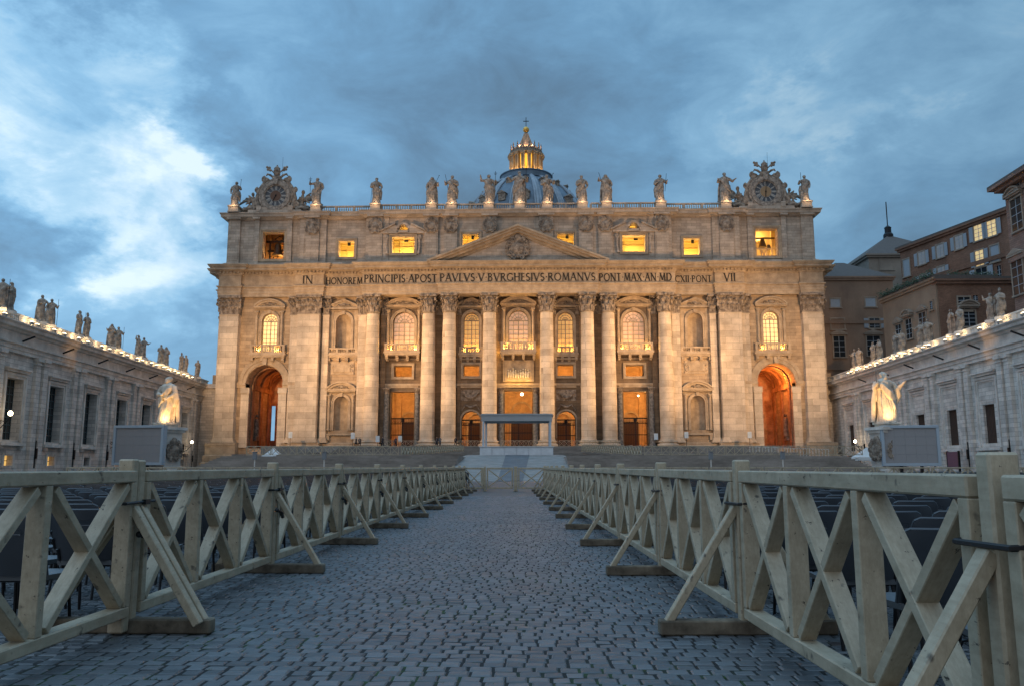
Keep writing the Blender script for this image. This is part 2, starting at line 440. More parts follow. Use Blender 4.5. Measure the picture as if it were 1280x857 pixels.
# ------------------------------------------------------------------ ground
def cobble_mats():
    m, t, b = mat_new('cobble_joint_earth')
    n = tnoise(t, 9, 5, .6); n2 = tnoise(t, .9, 5, .6)
    moss = mixc(t, ramp2(t, n, .45, .62), (.010, .010, .009), (.025, .060, .010))
    c = mixc(t, ramp2(t, n2, .50, .62), (.010, .010, .010), moss)
    t.links.new(c, b.inputs['Base Color']); b.inputs['Roughness'].default_value = .95
    bump(t, b, n, .6, .02)
    m2, t, b = mat_new('basalt_cobble')
    g = t.nodes.new('ShaderNodeNewGeometry')
    r = ramp2(t, g.outputs['Random Per Island'], 0, 1, (.066, .072, .078), (.135, .144, .152))
    # a few reddish and a few very dark setts
    rr = t.nodes.new('ShaderNodeValToRGB'); rr.color_ramp.interpolation = 'CONSTANT'
    rr.color_ramp.elements[0].position = 0; rr.color_ramp.elements[0].color = (1, .72, .62, 1)
    rr.color_ramp.elements[1].position = .012; rr.color_ramp.elements[1].color = (1, 1, 1, 1)
    e = rr.color_ramp.elements.new(.965); e.color = (.55, .55, .58, 1)
    t.links.new(g.outputs['Random Per Island'], rr.inputs[0])
    c = mixc(t, 1.0, r, rr.outputs[0], 'MULTIPLY')
    n = tnoise(t, 28, 5, .7); n2 = tnoise(t, .5, 4, .6)
    c = mixc(t, .6, c, ramp2(t, n, .25, .75, (.7, .7, .7), (1.2, 1.2, 1.2)), 'MULTIPLY')
    c = mixc(t, .7, c, ramp2(t, n2, .3, .7, (.72, .72, .74), (1.12, 1.12, 1.1)), 'MULTIPLY')
    t.links.new(c, b.inputs['Base Color'])
    ro = ramp2(t, n2, .3, .7, (.36, .36, .36), (.52, .52, .52)); t.links.new(ro, b.inputs['Roughness'])
    b.inputs['Specular IOR Level'].default_value = .6
    bump(t, b, n, .5, .008)
    # far cobbles: brick pattern sheet
    m3, t, b = mat_new('distant_cobbles')
    tcn = t.nodes.new('ShaderNodeTexCoord')
    br = t.nodes.new('ShaderNodeTexBrick'); t.links.new(tcn.outputs['Object'], br.inputs[0])
    br.inputs['Scale'].default_value = 1; br.inputs['Brick Width'].default_value = .15; br.inputs['Row Height'].default_value = .13
    br.inputs['Mortar Size'].default_value = .014; br.inputs['Color1'].default_value = (.085, .088, .092, 1); br.inputs['Color2'].default_value = (.15, .152, .156, 1)
    br.inputs['Mortar'].default_value = (.02, .024, .02, 1)
    n2 = tnoise(t, .5, 4, .6)
    c = mixc(t, .7, br.outputs['Color'], ramp2(t, n2, .3, .7, (.72, .72, .74), (1.12, 1.12, 1.1)), 'MULTIPLY')
    t.links.new(c, b.inputs['Base Color']); b.inputs['Roughness'].default_value = .5; b.inputs['Specular IOR Level'].default_value = .5
    return m, m2, m3
EARTH, SETT, FARC = cobble_mats()
STEP = stone('stair_stone', (.30, .265, .235), (.16, .14, .12), streak=0, nscale=.25, blotch=.6, fine=1.0)
STEP.node_tree.nodes['Principled BSDF'].inputs['Roughness'].default_value = .7
PAVE = stone('ramp_slabs', (.27, .255, .235), (.17, .155, .14), course=None, streak=0, nscale=.9)
PAVED = stone('dark_ramp_slabs', (.15, .155, .16), (.10, .10, .105), streak=0, nscale=.9)

g = MB(); g.box(-900, 900, -400, -40, -1, -.012); g.box(-900, 900, -68, 900, -1, .6)
tag(g.build('ground', FARC), kind='structure')
jt = MB(); jt.box(-7.5, 9.0, -151.5, -120, -.011, -.006)
tag(jt.build('cobble_joints', EARTH), kind='structure')

# every sett of the near paving as a bevelled block
cb = MB()
def setts():
    V = []; Fc = []
    y = CAM.y + 2.6; row = 0
    rnd = random.Random(3)
    while y < CAM.y + 33:
        near = y < CAM.y + 20
        rh = .112 + rnd.uniform(-.003, .003)
        half = 3.0 + (y - CAM.y) * .0
        lo = CAM.x - min(7.0, .70 * (y - CAM.y) + 1.2); hi = CAM.x + min(5.2, .62 * (y - CAM.y) + 1.2)
        x = lo - rnd.random() * .15
        while x < hi:
            bw = .126 + rnd.uniform(-.014, .016)
            gap = .007 + rnd.random() * .005
            wob = .028 * math.sin(x * .9 + row * .012) + .006 * math.sin(x * 2.7 + row * .06)
            x0, x1, y0, y1 = x + gap / 2, x + bw - gap / 2, y + wob + gap / 2, y + wob + rh - gap / 2
            j = [rnd.uniform(-.0035, .0035) for _ in range(8)]
            h = rnd.uniform(-.003, .003); tx, ty = rnd.uniform(-.0025, .0025), rnd.uniform(-.0025, .0025)
            b = len(V); c = .012
            base = [(x0 + j[0], y0 + j[1]), (x1 + j[2], y0 + j[3]), (x1 + j[4], y1 + j[5]), (x0 + j[6], y1 + j[7])]
            mx, my = (x0 + x1) / 2, (y0 + y1) / 2
            V += [(p[0], p[1], -.03) for p in base]
            V += [(p[0], p[1], h - .009) for p in base]
            sgn = [(-1, -1), (1, -1), (1, 1), (-1, 1)]
            V += [(p[0] - s_[0] * c, p[1] - s_[1] * c, h + tx * s_[0] + ty * s_[1]) for p, s_ in zip(base, sgn)]
            for q in range(4):
                r_ = (q + 1) % 4
                Fc.append((b + q, b + r_, b + 4 + r_, b + 4 + q)); Fc.append((b + 4 + q, b + 4 + r_, b + 8 + r_, b + 8 + q))
            Fc.append((b + 8, b + 9, b + 10, b + 11))
            x += bw
        y += rh; row += 1
    me = bpy.data.meshes.new('cobblestone_paving'); me.from_pydata(V, [], Fc); me.materials.append(SETT); me.update()
    tag(link('cobblestone_paving', me), kind='structure')
setts()
# tufts of moss and grass in the joints
def tufts():
    V = []; Fc = []; rnd = random.Random(5)
    for _ in range(900):
        y = CAM.y + 3.6 + rnd.random() ** 1.4 * 17; s_ = (y - CAM.y)
        x = CAM.x + rnd.uniform(-min(6, .66 * s_), min(4.5, .6 * s_))
        if rnd.random() < .35 and abs(math.sin(x * 2.1) * math.cos(y * 1.7)) < .45: continue
        for k in range(rnd.randint(3, 8)):
            a = rnd.random() * 6.28; l = rnd.uniform(.008, .022); px_, py_ = x + rnd.gauss(0, .022), y + rnd.gauss(0, .006)
            b = len(V)
            V += [(px_ - .004 * math.sin(a), py_ + .004 * math.cos(a), -.012), (px_ + .004 * math.sin(a), py_ - .004 * math.cos(a), -.012), (px_ + l * .6 * math.cos(a), py_ + l * .6 * math.sin(a), l * .7 - .006)]
            Fc.append((b, b + 1, b + 2))
    me = bpy.data.meshes.new('joint_grass'); me.from_pydata(V, [], Fc); me.update()
    me.materials.append(plain('moss_green', (.05, .11, .02), .9, nvar=.5, scale=3))
    tag(link('grass', me), kind='stuff')
tufts()

# stairs up to the church: lower flight, landing, upper flight, terrace
def flight(mb, x0, x1, y0, y1, z0, z1, n):
    dy = (y1 - y0) / n; dz = (z1 - z0) / n
    for i in range(n):
        mb.box(x0, x1, y0 + dy * i, y1, z0 + dz * i if i else z0 - 1.0, z0 + dz * (i + 1))
        mb.box(x0, x1, y0 + dy * i - .05, y0 + dy * i + .01, z0 + dz * (i + 1) - .06, z0 + dz * (i + 1) - .004)
st = MB()
for a, b in ((-31, -5.2), (6.3, 36)):
    flight(st, a, b, -77, -64, .1, 2.3, 13)
    st.box(a, b, -64, -34, -.5, 2.296)
flight(st, -36, 40, -34, -24, 2.3, 3.4, 7)
tag(st.build('steps', STEP), kind='structure')
st = MB(); st.box(-40, 44, -24.0, 2.2, 0, 3.396); st.box(-50.5, 50.5, -9, 16, 0, 3.39)
flight(st, -30, 30, -21, -13, 3.4, 4.6, 8)
st.box(-44, 44, -12.9, 2.2, 3.39, 4.598)
tag(st.build('terrace_paving', STEP), kind='structure')
rp = MB(); rp.prismz([(-2.2, -82), (.2, -82), (.4, -54), (-1.2, -54)], -.4, -.3); rp = MB()
def ramp_strip(mb, xa0, xa1, xb0, xb1, dz):
    ya, yb, za, zb = -86.0, -52.5, 0.0, 2.62
    n = 12
    for i in range(n):
        t0, t1 = i / n, (i + 1) / n
        def P(t_, e): return (xa0 + (xb0 - xa0) * t_ if e == 0 else xa1 + (xb1 - xa1) * t_, ya + (yb - ya) * t_, za + (zb - za) * t_ ** 1.1 + dz)
        a, b, c_, d_ = P(t0, 0), P(t0, 1), P(t1, 1), P(t1, 0)
        vs = [a, b, c_, d_] + [(p[0], p[1], -1.2) for p in (a, b, c_, d_)]
        mb.add(vs, [(0, 1, 2, 3), (7, 6, 5, 4), (0, 4, 5, 1), (1, 5, 6, 2), (2, 6, 7, 3), (3, 7, 4, 0)])
ramp_strip(rp, -9.5, 10.5, -5.3, 6.4, 0)
tag(rp.build('ramp', PAVE), kind='structure')
rp = MB(); ramp_strip(rp, -.2, 1.9, -.6, 2.3, .012)
tag(rp.build('ramp_centre_strip', PAVED), kind='structure')

# ------------------------------------------------------------------ the basilica
BAS = thing('basilica', 'huge travertine basilica with eight giant columns, central pediment, inscription and dome', 'basilica', (0, 0, 4.3))
def wallbay(mb, x0, x1, z0, z1, yf, th, holes):
    z = z0
    for cx, wd, zb, zt, arched in sorted(holes, key=lambda h: h[2]):
        if zb > z + 1e-4: mb.box(x0, x1, yf, yf + th, z, zb)
        l, r = cx - wd / 2, cx + wd / 2
        if arched:
            zs = zt - wd / 2
            if zs > zb: mb.box(x0, l, yf, yf + th, zb, zs); mb.box(r, x1, yf, yf + th, zb, zs)
            zs = max(zs, zb); rr = wd / 2; n = 12
            for sgn, xe in ((1, x1), (-1, x0)):
                for i in range(n):
                    a = PI / 2 * i / n; b = PI / 2 * (i + 1) / n
                    p = [(cx + sgn * rr * math.cos(a), zs + (zt - zs) * math.sin(a)), (xe, zs + (zt - zs) * math.sin(a)), (xe, zs + (zt - zs) * math.sin(b)), (cx + sgn * rr * math.cos(b), zs + (zt - zs) * math.sin(b))]
                    if sgn < 0: p = p[::-1]
                    mb.prism(p, yf, yf + th)
        else:
            mb.box(x0, l, yf, yf + th, zb, zt); mb.box(r, x1, yf, yf + th, zb, zt)
        z = zt
    if z < z1 - 1e-4: mb.box(x0, x1, yf, yf + th, z, z1)

WC, WN, WA = 0.2, -.3, -.6     # wall planes: centre, niche bays, arch bays
Z0, ZC = 4.5, 33.2
wall = MB()
H0 = [(0, 5.2, 4.6, 15.4, False), (0, 3.8, 22.6, 30.6, True)]
H1 = lambda s: [(s * 8.95, 3.5, 4.6, 11.5, True), (s * 8.9, 3.0, 18.1, 20.2, False), (s * 8.95, 2.9, 22.6, 30.2, True)]
H2 = lambda s: [(s * 21.9, 4.5, 4.6, 15.2, False), (s * 21.9, 3.4, 18.0, 20.1, False), (s * 21.9, 4.1, 22.6, 30.4, True)]
H3 = lambda s: [(s * 33.35, 2.7, 7.9, 14.3, True), (s * 33.35, 2.9, 23.2, 29.9, True)]
H4 = lambda s: [(s * 48.0, 7.0, 4.6, 20.2, True), (s * 47.5, 3.0, 22.6, 30.1, True)]
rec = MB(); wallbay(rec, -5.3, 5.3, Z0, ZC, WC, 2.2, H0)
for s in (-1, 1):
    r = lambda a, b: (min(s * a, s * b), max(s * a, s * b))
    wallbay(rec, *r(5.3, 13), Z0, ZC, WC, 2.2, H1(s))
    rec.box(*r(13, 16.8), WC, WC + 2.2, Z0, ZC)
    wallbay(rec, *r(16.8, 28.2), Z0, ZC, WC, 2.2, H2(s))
    wallbay(wall, *r(28.2, 37.5), Z0, ZC, WN, 2.7, H3(s))
    wall.box(*r(37.5, 42), WN, WN + 2.7, Z0, ZC)
    wallbay(wall, *r(42, 53.4), 3.4, ZC, WA, 3.0, H4(s))
    wall.box(*r(53.4, 56.9), WA, 12, 2, ZC)
    wall.box(*r(42, 44.4), WA + 3.0, 14, 3.4, 21); wall.box(*r(51.6, 53.4), WA + 3.0, 14, 3.4, 21)
    wall.box(*r(56.9, 58.3), 2.2, 12, 1.0, 33); wall.box(*r(58.3, 60.2), 5.0, 12, 1.0, 19.0)
wall.box(-56.9, 56.9, -.3, 12, 33.2, 38.6)
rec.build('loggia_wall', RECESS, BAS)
wall.build('wall', TRAV, BAS)

# upper body behind the attic
at = MB()
for s in (-1, 1):
    r = lambda a, b: (min(s * a, s * b), max(s * a, s * b))
    wallbay(at, *r(5, 12.5), 38.6, 48.8, -2.0, 1.6, [(s * 9.05, 3.1, 41.9, 45.0, False)])
    wallbay(at, *r(12.5, 29.2), 38.6, 48.8, -2.0, 1.6, [(s * 22.0, 4.3, 41.4, 44.6, False), (s * 22.0, 1.5, 45.8, 46.95, True)])
    wallbay(at, *r(29.2, 37), 38.6, 48.8, -.9, 1.6, [(s * 33.15, 3.05, 41.0, 44.2, False)])
    at.box(*r(37, 42.2), -1.5, .7, 38.6, 48.8)
    wallbay(at, *r(42.2, 56.4), 38.6, 48.8, -.9, 1.6, [(s * 47.4, 4.2, 40.7, 46.0, False)])
    at.box(*r(54.8, 56.4), .7, 10, 38.6, 48.8)
at.box(-5, 5, -2, -.4, 38.6, 48.8)
at.box(-56.4, 56.4, 6.5, 10, 38.6, 48.75)
at.build('attic_wall', ATTIC, BAS)
rf = MB(); rf.box(-56.2, 56.2, -1.2, 40, 48.8, 49.3); rf.build('roof', ROOF, BAS)

def mirror(path): return [(-x, y) for x, y in path[::-1]] + path
half = [(14.9, -3.6), (14.9, -3.0), (29.4, -3.0), (29.4, -1.5), (37.0, -1.5), (37.0, -2.4), (42.4, -2.4), (42.4, -1.5), (52.9, -1.5), (52.9, -2.2), (57.1, -2.2), (57.1, 1.2), (58.5, 1.2), (58.5, 11)]
path = [(-x, y) for x, y in half[::-1]] + half
ent = MB()
ent.sweep(path, [(-3.0, 33.15), (0.0, 33.15), (0.0, 33.7), (.08, 33.75), (.08, 34.3), (.16, 34.35), (.16, 34.85), (.38, 34.95), (.38, 35.15), (.02, 35.2), (.02, 37.25), (-1.5, 37.25)])
ent.build('entablature', TRAVP, BAS)
cor = MB()
cor.sweep(path, [(-3.0, 37.2), (.12, 37.2), (.28, 37.45), (.30, 37.85), (.75, 37.9), (1.25, 38.05), (1.35, 38.1), (1.35, 38.5), (1.5, 38.55), (1.75, 38.95), (1.75, 39.08), (-3.0, 39.18)])
for i in range(len(path) - 1):
    a, b = Vector(path[i]), Vector(path[i + 1]); d = b - a; ln = d.length
    if ln < 1.2: continue
    d.normalize(); nrm_ = Vector((d.y, -d.x)); k = int(ln / .62)
    for q in range(k):
        c_ = a + d * (ln * (q + .5) / k) + nrm_ * .46
        if abs(nrm_.y) > .5: cor.box(c_.x - .17, c_.x + .17, c_.y - .2, c_.y + .2, 37.5, 37.86)
        else: cor.box(c_.x - .2, c_.x + .2, c_.y - .17, c_.y + .17, 37.5, 37.86)
cor.build('cornice', TRAVP, BAS)
# base course of the wall
hb = [(28.6, -.75), (37.0, -.75), (37.0, -2.2), (42.6, -2.2), (42.6, -.9), (44.3, -.9)]
for s in (1, -1):
    pth = hb if s == 1 else [(-x, y) for x, y in hb[::-1]]
    bc = MB(); bc.sweep(pth, [(-.8, 4.3), (.25, 4.3), (.25, 5.0), (.05, 5.15), (.12, 5.5), (0, 5.6), (-.8, 5.65)])
    p2 = [(52.4, -1.9), (57.6, -1.9), (57.6, 1.4), (59, 1.4), (59, 11)]
    if s < 0: p2 = [(-x, y) for x, y in p2[::-1]]
    bc.build('plinth', TRAVP, BAS); bc = MB(); bc.sweep(p2, [(-2, 1.0), (1.0, 1.0), (1.0, 1.9), (.8, 2.05), (.7, 2.1), (.7, 3.2), (.45, 3.3), (.4, 3.4), (.4, 5.0), (.5, 5.1), (.5, 5.5), (.1, 5.6), (-2, 5.65)])
    bc.build('plinth', TRAVP, BAS)
# horizontal band over the doors and impost mouldings
def course(boxes, arcs=()):
    bd = MB()
    for b in boxes: bd.box(*b)
    for a in arcs: bd.arch(*a)
    bd.build('string_course', TRAVP, BAS)
for s in (-1, 1):
    for a, b in ((5.2, 13.0), (16.8, 28.0)):
        x0, x1 = (min(s * a, s * b), max(s * a, s * b))
        course([(x0, x1, WC - .35, WC + .05, 16.3, 16.7), (x0, x1, WC - .22, WC + .05, 15.9, 16.3)]); course([(x0, x1, WC - .16, WC + .05, 21.2, 21.5)])
    x0, x1 = (min(s * 29.2, s * 37.4), max(s * 29.2, s * 37.4))
    course([(x0, x1, WN - .18, WN + .05, 21.3, 21.6)])
    for a, b in ((42.2, 44.5), (51.5, 53.2)):
        x0, x1 = (min(s * a, s * b), max(s * a, s * b))
        course([(x0, x1, WA - .55, WA + 2, 16.4, 16.9), (x0, x1, WA - .35, WA + 2, 15.9, 16.4)])
    bd = MB(); bd.arch(s * 48, 16.9, 3.5, 4.1, WA - .18, WA + .1, 20); bd.arch(s * 48, 16.9, 4.1, 4.8, WA - .32, WA + .1, 20)
    bd.prism([(s * 48 - .35, 20.2), (s * 48 + .35, 20.2), (s * 48 + .5, 21.5), (s * 48 - .5, 21.5)], WA - .7, WA); bd.build('archivolt', TRAVP, BAS)
    for a in (44.45, 51.55):
        bd = MB(); x0 = s * a; bd.box(x0 - .75, x0 + .75, WA - .3, WA, 4.7, 15.9); bd.box(x0 - .85, x0 + .85, WA - .42, WA, 14.9, 15.9); bd.build('arch_pilaster', SHAFT, BAS)
course([(-5.2, 5.2, WC - .35, WC + .05, 16.3, 16.7), (-5.2, 5.2, WC - .22, WC + .05, 15.9, 16.3)])

# ---- Corinthian order
def leaf(mb, p, nrm2, z, h, wd, out):
    nx, ny = nrm2; tx, ty = -ny, nx
    prof = [(0, 0, .9), (.10, .4, 1.0), (.16, .72, .85), (.42, .95, .7), (.72, 1.0, .5), (.86, .84, .25)]
    vs = []
    for o, zz, ww in prof:
        for k, u in enumerate((-1, 0, 1)):
            oo = o * out + (.10 * out if u == 0 else 0)
            vs.append((p[0] + nx * oo + tx * u * wd / 2 * ww, p[1] + ny * oo + ty * u * wd / 2 * ww, z + zz * h))
    n = len(prof)
    fs = [(i * 3 + j, i * 3 + j + 1, (i + 1) * 3 + j + 1, (i + 1) * 3 + j) for i in range(n - 1) for j in range(2)]
    mb.add(vs, fs)
    mb.tube([(p[0] + nx * (.1 * out), p[1] + ny * (.1 * out), z + .1 * h), (p[0] + nx * (.3 * out), p[1] + ny * (.3 * out), z + .75 * h), (p[0] + nx * (.85 * out), p[1] + ny * (.85 * out), z + .98 * h)], [wd * .1, wd * .09, wd * .16], 5)
def volute(mb, p, nrm2, z, r, th):
    nx, ny = nrm2; pts = []
    for i in range(16):
        a = PI / 2 - i * .62; rr = r * (1 - i / 19)
        pts.append((p[0] + nx * rr * math.cos(a), p[1] + ny * rr * math.cos(a), z + rr * math.sin(a)))
    mb.tube(pts, [th] * 15 + [th * 1.5], 6)
def capital_round(mb, cx, cy, z, h, r):
    mb.lathe([(r * .98, z), (r * 1.08, z + .06 * h), (r * .98, z + .1 * h), (r * .96, z + .5 * h), (r * 1.12, z + .86 * h)], cx, cy, 20)
    hw = r * 1.42
    poly = []
    for k in range(4):
        a = PI / 4 + k * PI / 2; b = a + PI / 2
        c0 = Vector((math.cos(a), math.sin(a))) * hw * 1.36; c1 = Vector((math.cos(b), math.sin(b))) * hw * 1.36
        for q in (0.04, .25, .5, .75, .96):
            pt = c0.lerp(c1, q); pt *= 1 - .12 * math.sin(PI * q)
            poly.append((cx + pt.x, cy + pt.y))
    mb.prismz(poly, z + .88 * h, z + h)
    for k in range(8):
        a = 2 * PI * k / 8; d = (math.cos(a), math.sin(a))
        leaf(mb, (cx + d[0] * r, cy + d[1] * r), d, z + .05 * h, .38 * h, r * .72, r * .42)
        a += PI / 8; d = (math.cos(a), math.sin(a))
        leaf(mb, (cx + d[0] * r * 1.0, cy + d[1] * r * 1.0), d, z + .30 * h, .40 * h, r * .66, r * .5)
    for k in range(4):
        a = PI / 4 + k * PI / 2; d = (math.cos(a), math.sin(a))
        volute(mb, (cx + d[0] * r * 1.42, cy + d[1] * r * 1.42), d, z + .74 * h, r * .24, r * .09)
        a2 = k * PI / 2; d2 = (math.cos(a2), math.sin(a2)); tg = (-d2[1], d2[0])
        for u in (-1, 1): volute(mb, (cx + d2[0] * r * 1.18 + tg[0] * u * r * .3, cy + d2[1] * r * 1.18 + tg[1] * u * r * .3), (tg[0] * u, tg[1] * u), z + .72 * h, r * .16, r * .06)
        mb.ball((cx + d2[0] * hw * 1.0, cy + d2[1] * hw * 1.0, z + .93 * h), r * .2, 8, 6)
def capital_pil(mb, x0, x1, yf, yb, z, h):
    mb.box(x0, x1, yf, yb, z, z + .88 * h)
    mb.box(x0 - .12, x1 + .12, yf - .12, yb, z, z + .06 * h)
    mb.box(x0 - .35, x1 + .35, yf - .55, yb, z + .88 * h, z + h)
    wdt = x1 - x0; n = max(2, round(wdt / .95)); st_ = wdt / n
    for i in range(n): leaf(mb, (x0 + (i + .5) * st_, yf), (0, -1), z + .05 * h, .38 * h, st_ * .95, .5)
    for i in range(n + 1): leaf(mb, (x0 + i * st_, yf), (0, -1), z + .32 * h, .38 * h, st_ * .85, .6)
    for xx, d in ((x0, -1), (x1, 1)):
        for yy in (yf + .4,): leaf(mb, (xx, yy), (d, 0), z + .05 * h, .38 * h, .8, .45); leaf(mb, (xx, yy), (d, 0), z + .32 * h, .38 * h, .8, .5)
        q = Vector((d, -1)).normalized()
        volute(mb, (xx + d * .25, yf - .25), (q.x, q.y), z + .74 * h, .34, .12)
    cx = (x0 + x1) / 2
    for u in (-1, 1): volute(mb, (cx + u * .35, yf - .25), (u, 0), z + .74 * h, .26, .09)
    mb.ball((cx, yf - .5, z + .93 * h), .26, 8, 6)

CB, CS, CT = 4.5, 6.0, 29.7
def big_column(x, yc):
    r = 1.38
    prof = []
    for i in range(13):
        u = i / 12; rr = r * (1 - .145 * max(0, u - .25) ** 1.35 / .75 ** 1.35); prof.append((rr, CS + .15 + (CT - CS - .15) * u))
    s_ = MB(); s_.lathe([(r * 1.1, CS), (r * 1.08, CS + .12)] + prof + [(r * .93, CT)], x, yc, 32)
    col = s_.build('column', SHAFT, BAS, smooth=True)
    b_ = MB(); b_.box(x - 1.95, x + 1.95, yc - 1.95, yc + 1.6, CB - .2, CB + .5)
    b_.lathe([(1.9, CB + .5), (1.98, CB + .65), (1.9, CB + .85), (1.62, CB + .9), (1.58, CB + 1.05), (1.72, CB + 1.12), (1.78, CB + 1.25), (1.7, CB + 1.38), (1.5, CB + 1.42), (1.5, CB + 1.5)], x, yc, 32)
    b_.build('base', SHAFT, col, smooth=True)
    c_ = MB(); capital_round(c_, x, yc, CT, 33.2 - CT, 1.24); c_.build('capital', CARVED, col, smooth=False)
for s in (-1, 1):
    big_column(s * 5.35, -2.2); big_column(s * 12.95, -2.2)
    big_column(s * 16.9, -1.6); big_column(s * 27.5, -1.6)
def pilaster(x0, x1, yf, yb, zb=5.6, zt=CT, cap=True, mt=None):
    p_ = MB(); p_.box(x0, x1, yf, yb, zb + .9, zt)
    p_.box(x0 - .1, x1 + .1, yf - .1, yb, zt - .25, zt - .05)
    o = p_.build('pilaster', mt or SHAFT, BAS)
    b_ = MB(); b_.box(x0 - .32, x1 + .32, yf - .32, yb, zb, zb + .35); b_.box(x0 - .2, x1 + .2, yf - .2, yb, zb + .35, zb + .6); b_.box(x0 - .1, x1 + .1, yf - .1, yb, zb + .6, zb + .9)
    b_.build('base', mt or SHAFT, o)
    if cap:
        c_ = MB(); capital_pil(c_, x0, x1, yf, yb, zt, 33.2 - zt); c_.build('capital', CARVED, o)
for s in (-1, 1):
    R = lambda a, b: (min(s * a, s * b), max(s * a, s * b))
    pilaster(*R(37.6, 41.7), -2.15, -.2); pilaster(*R(41.95, 43.4), -1.1, -.2)
    pilaster(*R(36.0, 37.2), -1.1, -.2)
    pilaster(*R(53.1, 56.7), -2.0, -.4); pilaster(*R(57.0, 58.2), 1.5, 2.4)
    pilaster(*R(28.9, 30.4), -1.1, -.2)
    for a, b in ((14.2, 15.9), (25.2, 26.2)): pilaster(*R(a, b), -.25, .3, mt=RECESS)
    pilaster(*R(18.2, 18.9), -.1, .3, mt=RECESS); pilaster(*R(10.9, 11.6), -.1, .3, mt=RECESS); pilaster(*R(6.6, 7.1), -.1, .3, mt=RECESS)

# ---- pediment
pd = MB()
PX, PB, PA, YF = 15.0, 39.18, 45.7, -3.6
pd.prism([(-PX, PB), (PX, PB), (0, PA - .9)], YF, -1.9)
pdm = pd.build('pediment', ATTIC, BAS)
rk = MB()
for s in (-1, 1):
    a = Vector((s * (PX + 1.9), 38.95)); b = Vector((0, PA))
    d = (b - a).normalized(); nn = Vector((-d.y, d.x)); nn = nn if nn.y > 0 else -nn
    for (o0, o1, yo) in ((-1.35, -.90, .35), (-.90, -.42, .95), (-.42, -.02, 1.45), (-.02, .34, 1.75)):
        pa0, pa1 = a + nn * o0, a + nn * o1
        # meet on the centre line
        def cen(o): k = (0 - (a + nn * o).x) / d.x; return a + nn * o + d * k
        pb0, pb1 = cen(o0), cen(o1)
        poly = [(pa0.x, pa0.y), (pb0.x, pb0.y), (pb1.x, pb1.y), (pa1.x, pa1.y)]
        rk.prism(poly if s < 0 else poly[::-1], YF - yo, YF + .4)
rk.build('raking_cornice', TRAVP, pdm)
# coat of arms in the pediment and cartouches: a shield, a crown and scrolls
def arms(mb, cx, y, z, h):
    w_ = h * .34
    pl = [(cx + w_ * math.sin(a) * (1 - .25 * max(0, -math.cos(a))), z + h * .42 + h * .36 * math.cos(a)) for a in [2 * PI * i / 20 for i in range(20)]]
    mb.prism(pl[::-1], y - .22 * h * .5, y)
    mb.ball((cx, y - .08 * h, z + .42 * h), (w_ * .72, .1 * h, h * .27), 10, 7)
    mb.ball((cx, y - .05 * h, z + .86 * h), (w_ * .42, .09 * h, h * .16), 10, 7)
    for s in (-1, 1):
        for k in range(5):
            a = .5 + k * .55
            volute(mb, (cx + s * w_ * 1.05 * math.sin(a), y - .10 * h), (s, 0), z + h * .44 + h * .38 * math.cos(a), h * .10, h * .04)
        mb.tube([(cx + s * w_ * .3, y - .05 * h, z + h * .7), (cx + s * w_ * 1.1, y - .1 * h, z + h * .55), (cx + s * w_ * 1.2, y - .08 * h, z + h * .25), (cx + s * w_ * .4, y - .06 * h, z + .03 * h)], h * .035, 6)
    mb.ball((cx, y - .1 * h, z + .12 * h), (w_ * .3, .06 * h, h * .09), 8, 6)
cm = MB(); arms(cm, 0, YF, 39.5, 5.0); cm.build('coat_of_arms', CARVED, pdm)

# ---- attic pilasters with cartouches, attic cornice, balustrade
hA = [(29.6, -2.45), (29.6, -1.35), (36.9, -1.35), (36.9, -1.95), (42.4, -1.95), (42.4, -1.35), (56.8, -1.35), (56.8, 10)]
pathA = [(-x, y) for x, y in hA[::-1]] + hA
ac = MB()
ac.sweep(pathA, [(-1.6, 48.45), (0, 48.45), (.08, 48.6), (.45, 48.75), (.7, 48.85), (.75, 49.2), (.95, 49.55), (.95, 49.65), (-1.8, 49.69)])
ab = MB(); ab.sweep(pathA, [(-1.0, 39.1), (.12, 39.1), (.12, 39.75), (-.1, 39.9), (-1, 39.9)])
ATT_X = [-55.0, -39.6, -27.3, -16.6, -12.9, -5.4, 5.4, 12.9, 16.6, 27.3, 39.6, 55.0]
def attic_strip(x, w_, y, arm=True):
    p_ = MB(); p_.box(x - w_ / 2, x + w_ / 2, y - .45, y + .1, 39.15, 48.45)
    p_.box(x - w_ / 2 - .2, x + w_ / 2 + .2, y - .6, y + .1, 39.1, 39.9)
    p_.box(x - w_ / 2 + .25, x + w_ / 2 - .25, y - .52, y, 40.4, 45.0)
    p_.box(x - w_ / 2 - .25, x + w_ / 2 + .25, y - 1.1, y + .1, 48.47, 49.67)
    o = p_.build('attic_pilaster', ATTIC, BAS)
    if arm:
        a_ = MB(); arms(a_, x, y - .45, 45.2, 3.1); a_.build('cartouche', CARVED, o)
for x in ATT_X:
    ax = abs(x)
    y = -2.0 if ax < 29 else (-1.5 if ax < 45 else -.9)
    attic_strip(x, 2.6 if ax < 50 else 2.2, y, ax < 50)
    if 13 < ax < 50 and ax != 16.6: attic_strip(x + (1.9 if x > 0 else -1.9) * (1 if ax > 30 else -1) , 1.2, y + .25, False)
for s in (-1, 1):
    for dx in (-3.2, 3.2): attic_strip(s * 47.4 + dx, .9, -.9, False)
ac.build('attic_cornice', ATTIC, BAS)
ab.build('attic_base', ATTIC, BAS)

